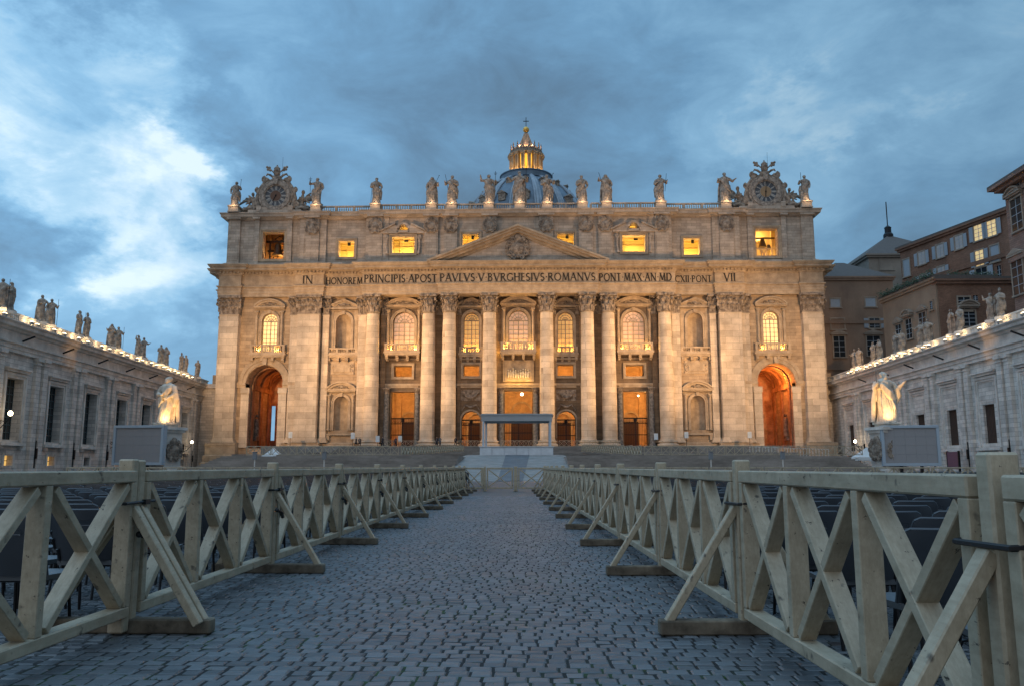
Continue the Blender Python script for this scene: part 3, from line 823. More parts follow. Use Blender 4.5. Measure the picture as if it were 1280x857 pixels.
def balusters(mb, x0, x1, y, z0, z1, sp=.42, r=.13, n=6):
    k = max(1, int((x1 - x0) / sp)); h = z1 - z0
    for i in range(k):
        x = x0 + (x1 - x0) * (i + .5) / k
        mb.lathe([(r * .7, z0), (r * .55, z0 + .15 * h), (r * 1.05, z0 + .38 * h), (r * .5, z0 + .72 * h), (r * .75, z0 + h)], x, y, n)
bl = MB()
for xa, xb in zip(ATT_X[:-1], ATT_X[1:]):
    if abs(xa) > 50 or abs(xb) > 50: continue
    x0, x1 = xa + 1.0, xb - 1.0; y = -2.3 if max(abs(x0), abs(x1)) < 29 else -1.6
    bl.box(x0, x1, y - .22, y + .22, 49.65, 49.9); bl.box(x0, x1, y - .24, y + .24, 50.7, 50.95)
    nb = max(1, round((x1 - x0) / 3.2))
    for i in range(nb + 1): 
        xx = x0 + (x1 - x0) * i / nb; bl.box(xx - .18, xx + .18, y - .2, y + .2, 49.9, 50.7)
    balusters(bl, x0, x1, y, 49.9, 50.7)
bl.build('roof_balustrade', ATTIC, BAS)

# ---- inscription: serif capitals built stroke by stroke
def arc(cx, cy, rx, ry, a0, a1, n=10): return [(cx + rx * math.cos(math.radians(a0 + (a1 - a0) * i / n)), cy + ry * math.sin(math.radians(a0 + (a1 - a0) * i / n))) for i in range(n + 1)]
T_, t_ = .16, .08   # thick and thin strokes
GL = {
 'I': (.30, [([(.15, 0), (.15, 1)], T_)]), 'N': (.92, [([(.14, 0), (.14, 1)], t_), ([(.10, 1), (.80, 0)], T_), ([(.80, 0), (.80, 1)], t_)]),
 'H': (.88, [([(.14, 0), (.14, 1)], T_), ([(.74, 0), (.74, 1)], T_), ([(.14, .52), (.74, .52)], t_)]),
 'O': (1.0, [(arc(.5, .5, .42, .46, 0, 360, 22), .115)]), 'R': (.78, [([(.14, 0), (.14, 1)], T_), (arc(.32, .75, .24, .22, 90, -90), .11), ([(.14, .965), (.32, .965)], t_), ([(.14, .53), (.32, .53)], t_), ([(.34, .53), (.72, .02)], T_)]),
 'E': (.62, [([(.14, 0), (.14, 1)], T_), ([(.14, .965), (.52, .965)], t_), ([(.14, .52), (.46, .52)], t_), ([(.14, .035), (.55, .035)], t_)]),
 'M': (1.08, [([(.12, 0), (.22, 1)], t_), ([(.22, 1), (.54, .08)], T_), ([(.54, .08), (.86, 1)], t_), ([(.86, 1), (.96, 0)], T_)]),
 'P': (.70, [([(.14, 0), (.14, 1)], T_), (arc(.32, .73, .26, .235, 90, -90), .11), ([(.14, .965), (.32, .965)], t_), ([(.14, .50), (.32, .50)], t_)]),
 'C': (.90, [(arc(.52, .5, .42, .46, 45, 315, 16), .115)]), 'G': (.94, [(arc(.52, .5, .42, .46, 45, 320, 16), .115), ([(.82, .08), (.82, .45)], T_)]),
 'S': (.60, [(arc(.30, .73, .20, .23, 40, 240, 9) + arc(.30, .27, .22, .23, 70, -150, 9), .115)]),
 'A': (.86, [([(.06, 0), (.43, 1)], t_), ([(.43, 1), (.80, 0)], T_), ([(.20, .36), (.66, .36)], t_)]),
 'T': (.76, [([(.38, 0), (.38, 1)], T_), ([(.04, .965), (.72, .965)], t_)]),
 'V': (.86, [([(.06, 1), (.43, 0)], T_), ([(.43, 0), (.80, 1)], t_)]), 'L': (.62, [([(.14, 0), (.14, 1)], T_), ([(.14, .035), (.56, .035)], t_)]),
 'B': (.74, [([(.14, 0), (.14, 1)], T_), (arc(.30, .76, .22, .20, 90, -90), .10), (arc(.32, .28, .28, .245, 90, -90), .11), ([(.14, .965), (.3, .965)], t_), ([(.14, .54), (.3, .54)], t_), ([(.14, .035), (.32, .035)], t_)]),
 'X': (.84, [([(.08, 1), (.76, 0)], T_), ([(.10, 0), (.74, 1)], t_)]), 'D': (.92, [([(.14, 0), (.14, 1)], T_), (arc(.40, .5, .42, .46, 90, -90, 12), .12), ([(.14, .965), (.4, .965)], t_), ([(.14, .035), (.4, .035)], t_)]),
 '.': (.30, []), ' ': (.40, [])}
def text_w(tx, h): return sum((GL[c][0] + .08) * h for c in tx)
def letters(mb, tx, x, z, h, y, th=.05, xs=1.0, xf=None):
    for c in tx:
        wd, st_ = GL[c]
        if c == '.':
            q = .09 * h; mb.prism([(x + .15 * h - q, z + .5 * h), (x + .15 * h, z + .5 * h - q), (x + .15 * h + q, z + .5 * h), (x + .15 * h, z + .5 * h + q)], y - th, y)
        for k, (pts, tk) in enumerate(st_):
            yy = y - th - .004 * k
            for (a, b) in zip(pts[:-1], pts[1:]):
                A = Vector((x + a[0] * h * xs, z + a[1] * h)); B = Vector((x + b[0] * h * xs, z + b[1] * h)); d = B - A
                if d.length < 1e-6: continue
                n_ = Vector((-d.y, d.x)).normalized() * tk * h / 2; e = d.normalized() * (tk * h * .12 if len(pts) > 2 else 0)
                mb.prism([(A - n_ - e)[:], (B - n_ + e)[:], (B + n_ + e)[:], (A + n_ - e)[:]][::1], yy, y)
            if len(pts) == 2:
                for (p, other) in ((pts[0], pts[1]), (pts[1], pts[0])):
                    if abs(other[1] - p[1]) > .5:   # serif at the ends of upright strokes
                        sx, sz = x + p[0] * h * xs, z + p[1] * h; s2 = (tk / 2 + .075) * h
                        mb.box(sx - s2, sx + s2, yy - .003, y, sz - (.035 * h if p[1] > .5 else 0), sz + (.035 * h if p[1] < .5 else 0))
        x += (wd + .08) * h * xs
    return x
def fit_text(mb, tx, x0, x1, z, h, y):
    xs = (x1 - x0) / text_w(tx, h)
    letters(mb, tx, x0, z, h, y, xs=xs)
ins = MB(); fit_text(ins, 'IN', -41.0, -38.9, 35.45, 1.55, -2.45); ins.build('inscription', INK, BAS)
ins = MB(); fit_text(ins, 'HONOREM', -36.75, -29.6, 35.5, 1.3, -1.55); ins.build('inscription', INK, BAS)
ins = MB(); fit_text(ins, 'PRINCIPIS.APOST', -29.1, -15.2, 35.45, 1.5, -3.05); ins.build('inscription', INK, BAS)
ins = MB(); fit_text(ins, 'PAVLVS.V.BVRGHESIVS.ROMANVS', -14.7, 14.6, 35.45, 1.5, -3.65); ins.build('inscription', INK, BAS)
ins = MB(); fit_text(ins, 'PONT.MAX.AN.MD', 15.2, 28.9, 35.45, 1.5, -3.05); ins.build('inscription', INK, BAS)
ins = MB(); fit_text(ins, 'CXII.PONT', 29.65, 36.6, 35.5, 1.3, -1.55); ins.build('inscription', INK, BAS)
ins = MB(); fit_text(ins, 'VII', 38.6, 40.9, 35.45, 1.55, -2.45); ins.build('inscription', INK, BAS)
# ------------------------------------------------------------------ openings of the facade
def lit_glazing(parent, cx, w_, zb, zt, y, pane_mat, bars=4, rows=7):
    zs = zt - w_ / 2
    p_ = MB(); pl = [(cx - w_ / 2, zb), (cx + w_ / 2, zb)] + [(cx + w_ / 2 * math.cos(a), zs + w_ / 2 * math.sin(a)) for a in [PI * i / 14 for i in range(15)]]
    p_.prism(pl, y + .05, y + .12); p_.build('pane', pane_mat, parent)
    m = MB()
    for i in range(bars + 1):
        x = cx - w_ / 2 + w_ * i / bars; t_w = .09 if i in (0, bars / 2, bars) else .045
        top = zs
        m.box(x - t_w, x + t_w, y - .05, y + .04, zb, top)
    for j in range(rows + 1):
        z = zb + (zs - zb) * j / rows; m.box(cx - w_ / 2, cx + w_ / 2, y - .07, y + .03, z - (.09 if j in (0, rows) else .04), z + (.09 if j in (0, rows) else .04))
    for r_ in (.36, .68, .97): m.arch(cx, zs, w_ / 2 * r_ - .05, w_ / 2 * r_ + .04, y - .08, y + .02, 14)
    for k in range(1, 6):
        a = PI * k / 6; m.beam((cx, y - .03, zs), (cx + w_ / 2 * math.cos(a), y - .03, zs + w_ / 2 * math.sin(a)), .07, .07)
    m.build('glazing_bars', TRAVP, parent)
def seg_pediment(mb, cx, hw, z, y0, y1, rise):
    """curved hood: an arc band over a flat cornice"""
    R_ = (hw * hw + rise * rise) / (2 * rise); zc = z + rise - R_; a = math.asin(hw / R_)
    mb.arch(cx, zc, R_ - .42, R_, y0, y1, 14, PI / 2 - a, PI / 2 + a)
    mb.arch(cx, zc, R_ - .02, R_ + .22, y0 - .25, y1, 14, PI / 2 - a, PI / 2 + a)
    mb.box(cx - hw, cx + hw, y0, y1, z - .45, z - .02); mb.box(cx - hw - .15, cx + hw + .15, y0 - .2, y1, z - .22, z + .02)
    inner = [(cx - hw + .2, z)] + [(cx + hw - .2, z)] + [(cx + (R_ - .4) * math.cos(b), zc + (R_ - .4) * math.sin(b)) for b in [PI / 2 - a * .93 + a * 1.86 * i / 10 for i in range(11)]]
    mb.prism(inner, y1 - .35, y1)
def tri_pediment(mb, cx, hw, z, y0, y1, rise):
    mb.prism([(cx - hw, z), (cx + hw, z), (cx, z + rise)], y1 - .3, y1)
    for s in (-1, 1):
        for o0, o1, yy in ((0, .2, y0 + .12), (.2, .42, y0 - .1)):
            pl = [(cx + s * (hw + .1), z - .05 + o0), (cx, z + rise + o0), (cx, z + rise + o1), (cx + s * (hw + .1), z - .05 + o1)]
            mb.prism(pl if s > 0 else pl[::-1], yy, y1)
    mb.box(cx - hw - .1, cx + hw + .1, y0, y1, z - .35, z)
def ornament(mb, cx, z, w_, h, y):
    mb.ball((cx, y, z + h / 2), (w_ * .16, .18, h * .42), 8, 6)
    for s in (-1, 1):
        mb.tube([(cx, y - .05, z + h * .7), (cx + s * w_ * .2, y - .12, z + h * .3), (cx + s * w_ * .36, y - .1, z + h * .5), (cx + s * w_ * .48, y - .02, z + h * .12)], [.1, .13, .11, .05], 6)
        volute(mb, (cx + s * w_ * .25, y - .05), (s, 0), z + h * .4, h * .22, .06)
def balcony(parent, cx, hw, z0, z1, y, out):
    """slab on brackets with a stone balustrade; z0 slab underside, z1 top rail"""
    b_ = MB(); b_.box(cx - hw, cx + hw, y - out, y, z0, z0 + .35); b_.box(cx - hw - .15, cx + hw + .15, y - out - .15, y, z0 + .35, z0 + .7)
    b_.box(cx - hw, cx + hw, y - out, y - out + .35, z1 - .28, z1); b_.box(cx - hw, cx + hw, y - out, y - out + .35, z0 + .7, z0 + .95)
    for s in (-1, 1):
        b_.box(cx + s * hw - (.35 if s > 0 else 0), cx + s * hw + (0 if s > 0 else .35), y - out + .35, y, z1 - .28, z1)
    k = 3; wp = 2 * hw / k
    for i in range(k + 1):
        x = cx - hw + i * wp; x = min(max(x, cx - hw + .22), cx + hw - .22); b_.box(x - .22, x + .22, y - out + .01, y - out + .34, z0 + .95, z1 - .28)
    o = b_.build('balcony', TRAVP, parent)
    q = MB()
    for i in range(k):
        balusters(q, cx - hw + i * wp + .3, cx - hw + (i + 1) * wp - .3, y - out + .18, z0 + .95, z1 - .28, .3, .1)
    q.build('balustrade', TRAVP, o)
    c_ = MB()
    for i in range(4):
        x = cx - hw + .35 + (2 * hw - .7) * i / 3
        c_.prismz([(x - .25, y), (x - .25, y - out * .85), (x + .25, y - out * .85), (x + .25, y)], z0 - .35, z0)
        c_.prismz([(x - .2, y), (x - .2, y - out * .5), (x + .2, y - out * .5), (x + .2, y)], z0 - .95, z0 - .35)
        c_.tube([(x - .25, y - out * .6, z0 - .45), (x + .25, y - out * .6, z0 - .45)], .28, 8)
    c_.build('bracket', TRAVP, o)
    return o
def aedicule(cx, w_, zb, zt, y, kind, pane, glow=0, niche=False, glaze_y=.7, low=None):
    """framed window or niche: jambs, half columns and a pediment"""
    f_ = MB(); zs = zt - w_ / 2; hw = w_ / 2
    f_.arch(cx, zs, hw, hw + .32, y - .22, y + .05, 16); f_.arch(cx, zs, hw + .32, hw + .5, y - .32, y + .05, 16)
    for s in (-1, 1):
        for a, b, o in ((hw, hw + .32, .22), (hw + .32, hw + .5, .32)):
            x0, x1 = sorted((cx + s * a, cx + s * b)); f_.box(x0, x1, y - o, y + .05, zb, zs)
    f_.prism([(cx - .22, zt - .05), (cx + .22, zt - .05), (cx + .32, zt + .6), (cx - .32, zt + .6)], y - .45, y)
    ow = hw + .55
    for s in (-1, 1):
        x0, x1 = sorted((cx + s * ow, cx + s * (ow + .75)))
        f_.box(x0, x1, y - .14, y + .05, zb, zt + .65)
        if kind != 'tri':
            f_.lathe([(.33, zb), (.33, zb + .25), (.26, zb + .35), (.24, zs + .4), (.22, zt - .4), (.36, zt + .1)], (x0 + x1) / 2, y - .38, 12)
            f_.box(x0, x1, y - .75, y, zt + .1, zt + .3)
    f_.box(cx - ow - .75, cx + ow + .75, y - .3, y + .05, zt + .65, zt + .75)
    (seg_pediment if kind == 'seg' else tri_pediment)(f_, cx, ow + .85, zt + 1.25, y - .65, y, 1.25)
    o = f_.build('window' if not niche else 'niche', TRAVP, BAS)
    g_ = MB(); ornament(g_, cx, zt + 1.35, w_, .85, y - .35); g_.build('ornament', CARVED, o)
    if niche:
        n_ = MB(); n_.lathe([(hw + .001, zb), (hw + .001, zs)], cx, y + .3, 14, 0, PI, sy=.9)
        prof = [(hw * math.cos(a) + .001, zs + hw * math.sin(a)) for a in [PI / 2 * i / 6 for i in range(7)]]
        n_.lathe(prof, cx, y + .3, 14, 0, PI, sy=.9)
        n_.lathe([(0.01, zb), (hw, zb)], cx, y + .3, 14, 0, PI, sy=.9)
        n_.build('niche_shell', TRAVP, o)
    else:
        lit_glazing(o, cx, w_, zb, zt, y + glaze_y, pane)
    return o
CITY = (1.0, .66, .30)
WARMG = (1.0, .56, .13)
# loggia windows
o = aedicule(0, 3.8, 22.6, 30.6, WC, 'seg', PANE_PALE); balcony(o, 0, 3.3, 22.0, 24.3, WC, 2.0)
for s in (-1, 1):
    o = aedicule(s * 21.9, 4.1, 22.6, 30.4, WC, 'seg', PANE_PALE); balcony(o, s * 21.9, 3.3, 21.9, 24.1, WC, 1.9)
    o = aedicule(s * 8.95, 2.9, 22.6, 30.2, WC, 'tri', PANE_YEL); balcony(o, s * 8.95, 2.3, 21.7, 23.6, WC, .55)
    o = aedicule(s * 33.35, 2.9, 23.2, 29.9, WN, 'tri', None, niche=True); balcony(o, s * 33.35, 2.9, 21.6, 23.4, WN, .6)
    o = aedicule(s * 33.35, 2.7, 7.9, 14.3, WN, 'seg', None, niche=True)
    q = MB(); q.box(s * 33.35 - 3.1, s * 33.35 + 3.1, WN - .5, WN, 7.0, 7.35); q.box(s * 33.35 - 2.7, s * 33.35 - 2.0, WN - .4, WN, 6.1, 7.0); q.box(s * 33.35 + 2.0, s * 33.35 + 2.7, WN - .4, WN, 6.1, 7.0)
    q.build('sill', TRAVP, o)
    q = MB()      # tablet between the niches
    cx = s * 33.35
    for a, b, yo in ((2.1, 1.35, .25), (1.9, 1.15, .32)): pass
    q.box(cx - 2.2, cx + 2.2, WN - .16, WN, 18.4, 20.8); q.box(cx - 1.5, cx + 1.5, WN - .3, WN, 18.9, 20.3)
    for u in (-1, 1):
        volute(q, (cx + u * 1.7, WN - .2), (u, 0), 20.0, .3, .1); volute(q, (cx + u * 1.7, WN - .2), (u, 0), 19.1, .3, .1)
    q.build('tablet', TRAVP, BAS)
    o = aedicule(s * 47.5, 3.0, 22.9, 30.1, WA, 'seg', PANE_GLOW); balcony(o, s * 47.5, 3.3, 21.6, 24.0, WA, .9)
    # uplights tucked behind the balcony parapets
    for cx, y, p in ((21.9, WC - .75, 420), (47.5, WA - .45, 260), (8.95, WC - .2, 200)):
        for u in (-1, 1): lamp('window_uplight', (s * cx + u * (2.2 if cx == 21.9 else 1.8 if cx > 40 else 1.2), y + .1, 23.0), p, WARMG, .15)
for u in (-1, 1): lamp('window_uplight', (u * 2.2, WC - 1.0, 23.1), 560, WARMG, .15)
for u in (-1.6, 0, 1.6): lamp('relief_uplight', (u, -1.2, 17.0), 130, WARMG, .15)
for s in (-1, 1): lamp('loggia_uplight', (s * 3.7, -.9, 22.6), 110, WARMG, .2)
# small square openings to the portico vault
for cx, w_, zb, zt in ((8.9, 3.0, 18.1, 20.2), (21.9, 3.4, 18.0, 20.1)):
    for s in (-1, 1):
        f_ = MB(); x = s * cx
        for e, o_ in ((.0, .1), (.22, .24)):
            a, b = w_ / 2 + e, w_ / 2 + e + .24
            f_.box(x - b, x - a, WC - o_, WC + .05, zb - e - .24, zt + e + .24); f_.box(x + a, x + b, WC - o_, WC + .05, zb - e - .24, zt + e + .24)
            f_.box(x - a, x + a, WC - o_, WC + .05, zt + e, zt + e + .24); f_.box(x - a, x + a, WC - o_, WC + .05, zb - e - .24, zb - e)
        f_.build('window_frame', TRAVP, BAS)
# relief over the central door
q = MB(); q.box(-2.9, 2.9, WC - .2, WC, 17.0, 21.1); q.box(-2.5, 2.5, WC - .34, WC, 17.2, 17.5); q.box(-2.5, 2.5, WC - .34, WC, 20.7, 21.0); q.box(-2.5, -2.2, WC - .34, WC, 17.5, 20.7); q.box(2.2, 2.5, WC - .34, WC, 17.5, 20.7)
fr = q.build('relief_frame', TRAVP, BAS)
q = MB(); rnd = random.Random(4)
for i in range(9):
    x = -1.9 + i * .47; h = rnd.uniform(1.5, 2.2)
    q.ball((x, WC - .35, 17.6 + h * .42), (.2, .2, h * .4), 8, 6); q.ball((x + rnd.uniform(-.05, .05), WC - .45, 17.6 + h * .92), .16, 8, 6)
    q.tube([(x, WC - .4, 17.6 + h * .7), (x + rnd.choice((-.4, .4)), WC - .5, 17.6 + h * rnd.uniform(.5, .8))], .07, 5)
q.build('relief_figures', MARBLE, fr)
# garlands over the arched doors
for s in (-1, 1):
    q = MB(); cx = s * 8.95
    q.box(cx - 1.9, cx + 1.9, WC - .12, WC, 13.4, 15.5)
    q.tube([(cx - 1.4, WC - .25, 15.0), (cx - .8, WC - .35, 14.2), (cx, WC - .4, 13.9), (cx + .8, WC - .35, 14.2), (cx + 1.4, WC - .25, 15.0)], [.12, .22, .28, .22, .12], 8)
    for u in (-1, 1): volute(q, (cx + u * 1.4, WC - .2), (u, 0), 14.9, .32, .1)
    q.tube([(cx - 1.7, WC - .2, 11.6), (cx - 1.0, WC - .3, 12.6), (cx, WC - .3, 12.2), (cx + 1.0, WC - .3, 12.6), (cx + 1.7, WC - .2, 11.6)], [.1, .2, .25, .2, .1], 8)
    q.build('garland', CARVED, BAS)
    q = MB(); q.arch(cx, 9.75, 1.75, 2.1, WC - .2, WC + .05, 16)
    for u in (-1, 1):
        x0, x1 = sorted((cx + u * 1.75, cx + u * 2.1)); q.box(x0, x1, WC - .2, WC + .05, 4.6, 9.75)
    q.build('door_surround', TRAVP, BAS)
# grey marble columns of the doors
def small_column(x, y, z0, z1, r):
    q = MB(); q.box(x - r * 1.4, x + r * 1.4, y - r * 1.4, y + r * 1.4, z0, z0 + .3)
    q.lathe([(r * 1.3, z0 + .3), (r * 1.3, z0 + .5), (r * 1.1, z0 + .6), (r, z0 + .75), (r, z0 + 3), (r * .88, z1 - 1.2)], x, y, 20)
    o = q.build('door_column', GREYM, BAS, smooth=True)
    c_ = MB(); capital_round(c_, x, y, z1 - 1.2, 1.15, r * .92); c_.build('capital', CARVED, o)
for x in (-3.3, 3.3): small_column(x, -.35, 4.6, 15.9, .56)
for s in (-1, 1):
    for x in (18.95, 24.85): small_column(s * x, -.25, 4.6, 15.9, .52)
# iron gates in the doorways
def gate(cx, w_, z0, z1, y):
    q = MB(); n = int(w_ / .3)
    for i in range(n + 1): q.box(cx - w_ / 2 + w_ * i / n - .03, cx - w_ / 2 + w_ * i / n + .03, y - .03, y + .03, z0, z1)
    for z, t_h in ((z0 + .2, .06), (z0 + (z1 - z0) * .45, .08), (z1 - 1.0, .06), (z1, .12)): q.box(cx - w_ / 2, cx + w_ / 2, y - .05, y + .05, z - t_h, z + t_h)
    for i in range(n): 
        x = cx - w_ / 2 + w_ * (i + .5) / n
        q.tube([(x - .1, y, z1 - .8), (x, y, z1 - .25), (x + .1, y, z1 - .8), (x, y, z1 - .95), (x - .1, y, z1 - .8)], .025, 4)
    for x in (cx - w_ / 2, cx, cx + w_ / 2): q.box(x - .08, x + .08, y - .07, y + .07, z0, z1)
    q.tube([(cx, y - .1, z1 - .05), (cx, y - .12, z1 - .7)], [.34, .3], 8)
    q.build('iron_gate', DARKIRON, BAS)
gate(0, 5.2, 4.6, 11.0, 1.2)
for s in (-1, 1): gate(s * 21.9, 4.5, 4.6, 10.2, 1.2); gate(s * 8.95, 3.5, 4.6, 9.9, 1.2)

# ---- the portico behind the doors: floor, back wall with doors, coffered barrel vault, lamps
po = MB()
po.box(-37, 37, 14.0, 14.6, 4.5, 23); po.box(-37, -36.4, 2.4, 14, 4.5, 23); po.box(36.4, 37, 2.4, 14, 4.5, 23); po.box(-37, 37, 2.4, 14.6, 4.0, 4.55)
po.box(-37, 37, 2.4, 8.2, 22.1, 22.5)
for i in range(7, 14):
    a = PI * i / 14; b = PI * (i + 1) / 14
    po.add([(-37, 8.2 - 5.9 * math.cos(a), 16.5 + 5.6 * math.sin(a)), (37, 8.2 - 5.9 * math.cos(a), 16.5 + 5.6 * math.sin(a)), (37, 8.2 - 5.9 * math.cos(b), 16.5 + 5.6 * math.sin(b)), (-37, 8.2 - 5.9 * math.cos(b), 16.5 + 5.6 * math.sin(b)),
            (-37, 8.2 - 6.3 * math.cos(a), 16.5 + 6.0 * math.sin(a)), (37, 8.2 - 6.3 * math.cos(a), 16.5 + 6.0 * math.sin(a)), (37, 8.2 - 6.3 * math.cos(b), 16.5 + 6.0 * math.sin(b)), (-37, 8.2 - 6.3 * math.cos(b), 16.5 + 6.0 * math.sin(b))],
           [(0, 1, 2, 3), (4, 7, 6, 5), (0, 4, 5, 1), (3, 2, 6, 7), (0, 3, 7, 4), (1, 5, 6, 2)])
po.box(-36, 36, 13.6, 14.0, 16.0, 16.6); po.box(-36, 36, 13.7, 14.0, 15.2, 15.5)
for x in (-28, -24.8, -19, -15.5, -12.2, -5.5, -3.9, 3.9, 5.5, 12.2, 15.5, 19, 24.8, 28):
    po.box(x - .55, x + .55, 13.5, 14.0, 4.55, 16.0)
    for i in range(6, 12):
        a = PI * (i + .02) / 12; b = PI * (i + 1) / 12
        P = lambda r1, ang, xx: (xx, 8.2 - r1 * math.cos(ang), 16.5 + (r1 - .25) * math.sin(ang))
        po.add([P(5.85, a, x - .4), P(5.85, a, x + .4), P(5.85, b, x + .4), P(5.85, b, x - .4), P(5.55, a, x - .4), P(5.55, a, x + .4), P(5.55, b, x + .4), P(5.55, b, x - .4)],
               [(0, 3, 2, 1), (4, 5, 6, 7), (0, 1, 5, 4), (3, 7, 6, 2), (0, 4, 7, 3), (1, 2, 6, 5)])
por = po.build('portico', PORTICO, BAS)
for cx, w_, zt in ((0.4, 4.2, 11.6), (-8.9, 3.0, 10.0), (8.9, 3.0, 10.0), (-22.6, 3.0, 10.2), (22.6, 3.0, 10.2)):
    q = MB(); q.box(cx - w_ / 2, cx + w_ / 2, 13.75, 14.0, 4.56, zt)
    for i in range(2):
        for j in range(4):
            x = cx - w_ / 2 + .2 + i * (w_ / 2 - .05); z = 4.9 + j * (zt - 5) / 4; q.box(x, x + w_ / 2 - .35, 13.68, 13.8, z, z + (zt - 5) / 4 - .25)
    q.build('bronze_door', DOOR, por)
    q = MB(); q.box(cx - w_ / 2 - .45, cx - w_ / 2, 13.55, 14, 4.56, zt); q.box(cx + w_ / 2, cx + w_ / 2 + .45, 13.55, 14, 4.56, zt); q.box(cx - w_ / 2 - .7, cx + w_ / 2 + .7, 13.4, 14, zt, zt + .55)
    q.arch(cx, zt + .6, w_ / 2 - .3, w_ / 2 + .1, 13.5, 14, 12); q.build('door_frame', TRAVP, por)
PG = (1.0, .56, .20)
for x in (-27, -18, -8, 0.6, 8.5, 18.5, 24.5, 31):
    lamp('portico_lamp', (x, 5.0, 14.6), 1000, PG, .2)
for x in (-22.5, -8.5, 9.3, 23.2): lamp('vault_lamp', (x, 8.0, 17.2), 480, (1, .38, .05), .2)
q = MB(); q.ball((.6, 4.0, 15.0), .28); q.ball((23, 4.5, 14.7), .16)
q.build('portico_lantern', BULB, por)

# ---- side passages behind the end arches
for s in (-1, 1):
    q = MB(); c0 = s * 48
    for i in range(16):
        a = PI * i / 16; b = PI * (i + 1) / 16; r0, r1 = 3.62, 4.0
        q.add([(c0 + r0 * math.cos(a), 2.4, 16.7 + r0 * math.sin(a)), (c0 + r0 * math.cos(a), 13.8, 16.7 + r0 * math.sin(a)), (c0 + r0 * math.cos(b), 13.8, 16.7 + r0 * math.sin(b)), (c0 + r0 * math.cos(b), 2.4, 16.7 + r0 * math.sin(b)),
               (c0 + r1 * math.cos(a), 2.4, 16.7 + r1 * math.sin(a)), (c0 + r1 * math.cos(a), 13.8, 16.7 + r1 * math.sin(a)), (c0 + r1 * math.cos(b), 13.8, 16.7 + r1 * math.sin(b)), (c0 + r1 * math.cos(b), 2.4, 16.7 + r1 * math.sin(b))],
              [(0, 1, 2, 3), (4, 7, 6, 5), (0, 4, 5, 1), (3, 2, 6, 7), (0, 3, 7, 4), (1, 5, 6, 2)])
    for yy in (3.0, 8.2, 13.2): q.arch(c0, 16.7, 3.25, 3.6, yy - .35, yy + .35, 16)
    for d in ((1, 1), (1, -1)):
        q.tube([(c0 + 3.3 * math.cos(a), 8.1 + d[1] * (-4.4 * math.cos(a)), 16.9 + 3.5 * math.sin(a)) for a in [PI * i / 12 for i in range(13)]], .14, 6)
    for u in (-1, 1):
        x0, x1 = sorted((c0 + u * 3.15, c0 + u * 3.62))
        q.box(x0, x1, 2.4, 14, 15.9, 16.8); 
        x0, x1 = sorted((c0 + u * 3.3, c0 + u * 3.62))
        for yy in (3.2, 8.2, 13.2): q.box(x0, x1, yy - .7, yy + .7, 3.4, 15.9)
    q.box(c0 - 3.6, c0 + 3.6, 2.4, 14.3, 3.4, 4.4)
    ps = q.build('passage', PASSAGE, BAS)
    q = MB()
    if s > 0:
        q.box(c0 - 4, c0 + 4, 13.9, 14.3, 3.4, 20.6)
        q.box(c0 - 3.0, c0 - 1.0, 13.6, 13.9, 4.4, 12.0)
    else:
        wallbay(q, c0 - 4, c0 + 4, 3.4, 20.7, 13.9, .5, [(c0 - 2.75, .9, 6.5, 13.6, False)])
    q.build('passage_end_wall', PASSAGE, ps)
    q = MB()   # niche figures on the side walls
    for yy in (5.7,):
        x = c0 + s * 3.3; q.tube([(x, yy, 7.0), (x - s * .1, yy, 8.5), (x, yy, 10.4)], [.55, .42, .35], 8); q.ball((x - s * .05, yy, 11.0), .32); q.box(x - .35, x + .35, yy - .9, yy + .9, 6.2, 6.9)
        q.arch(x, 12.0, 0.0, .01, 0, .01, 2)
    q.build('wall_figure', CARVED, ps)
OR = (1.0, .30, .05)
lamp('passage_lamp', (49.2, 4.0, 17.6), 1900, OR, .2)
lamp('passage_lamp', (46.2, 9.5, 15.0), 420, OR, .2)
lamp('passage_lamp', (-47.2, 10.5, 15.5), 380, OR, .2)
lamp('passage_lamp', (-46.0, 12.0, 9.0), 90, OR, .2)
q = MB(); q.ball((47.6, 12.4, 7.6), .17); q.ball((48.2, 12.4, 7.7), .17); q.build('passage_lantern', BULB, BAS)

# ---- attic windows: little lit rooms
def room(cx, w_, zb, zt, yf, yb, lampz=None, power=60, dark_tag=True):
    q = MB(); t_ = .12; z1 = zt + .9; z0 = zb - .8; x0, x1 = cx - w_ / 2 - .6, cx + w_ / 2 + .6
    q.box(x0, x1, yb, yb + t_, z0, z1); q.box(x0 - t_, x0, yf, yb, z0, z1); q.box(x1, x1 + t_, yf, yb, z0, z1)
    q.box(x0, x1, yf, yb, z0 - t_, z0); q.box(x0, x1, yf, yb, z1, z1 + t_)
    q.box(x0, x1, yb - .18, yb, (zb + zt) / 2 + .55, (zb + zt) / 2 + .68)
    q.box(cx - w_ * .31, cx - w_ * .31 + .14, yb - .2, yb, z0, z1); q.box(x0, x1, yb - .5, yb, z1 - .75, z1)
    o = q.build('lit_room', YELLOWROOM, BAS)
    lamp('room_lamp', (cx, yf + .7, zb - .35), power, (1.0, .62, .16), .15)
    if dark_tag:
        q = MB(); q.box(cx + w_ * .02, cx + w_ * .20, yf - .9, yf - .7, zt - .75, zt - .38 if w_ > 4 else zt - .1); q.build('vent_box', DARKIRON, o)
    return o
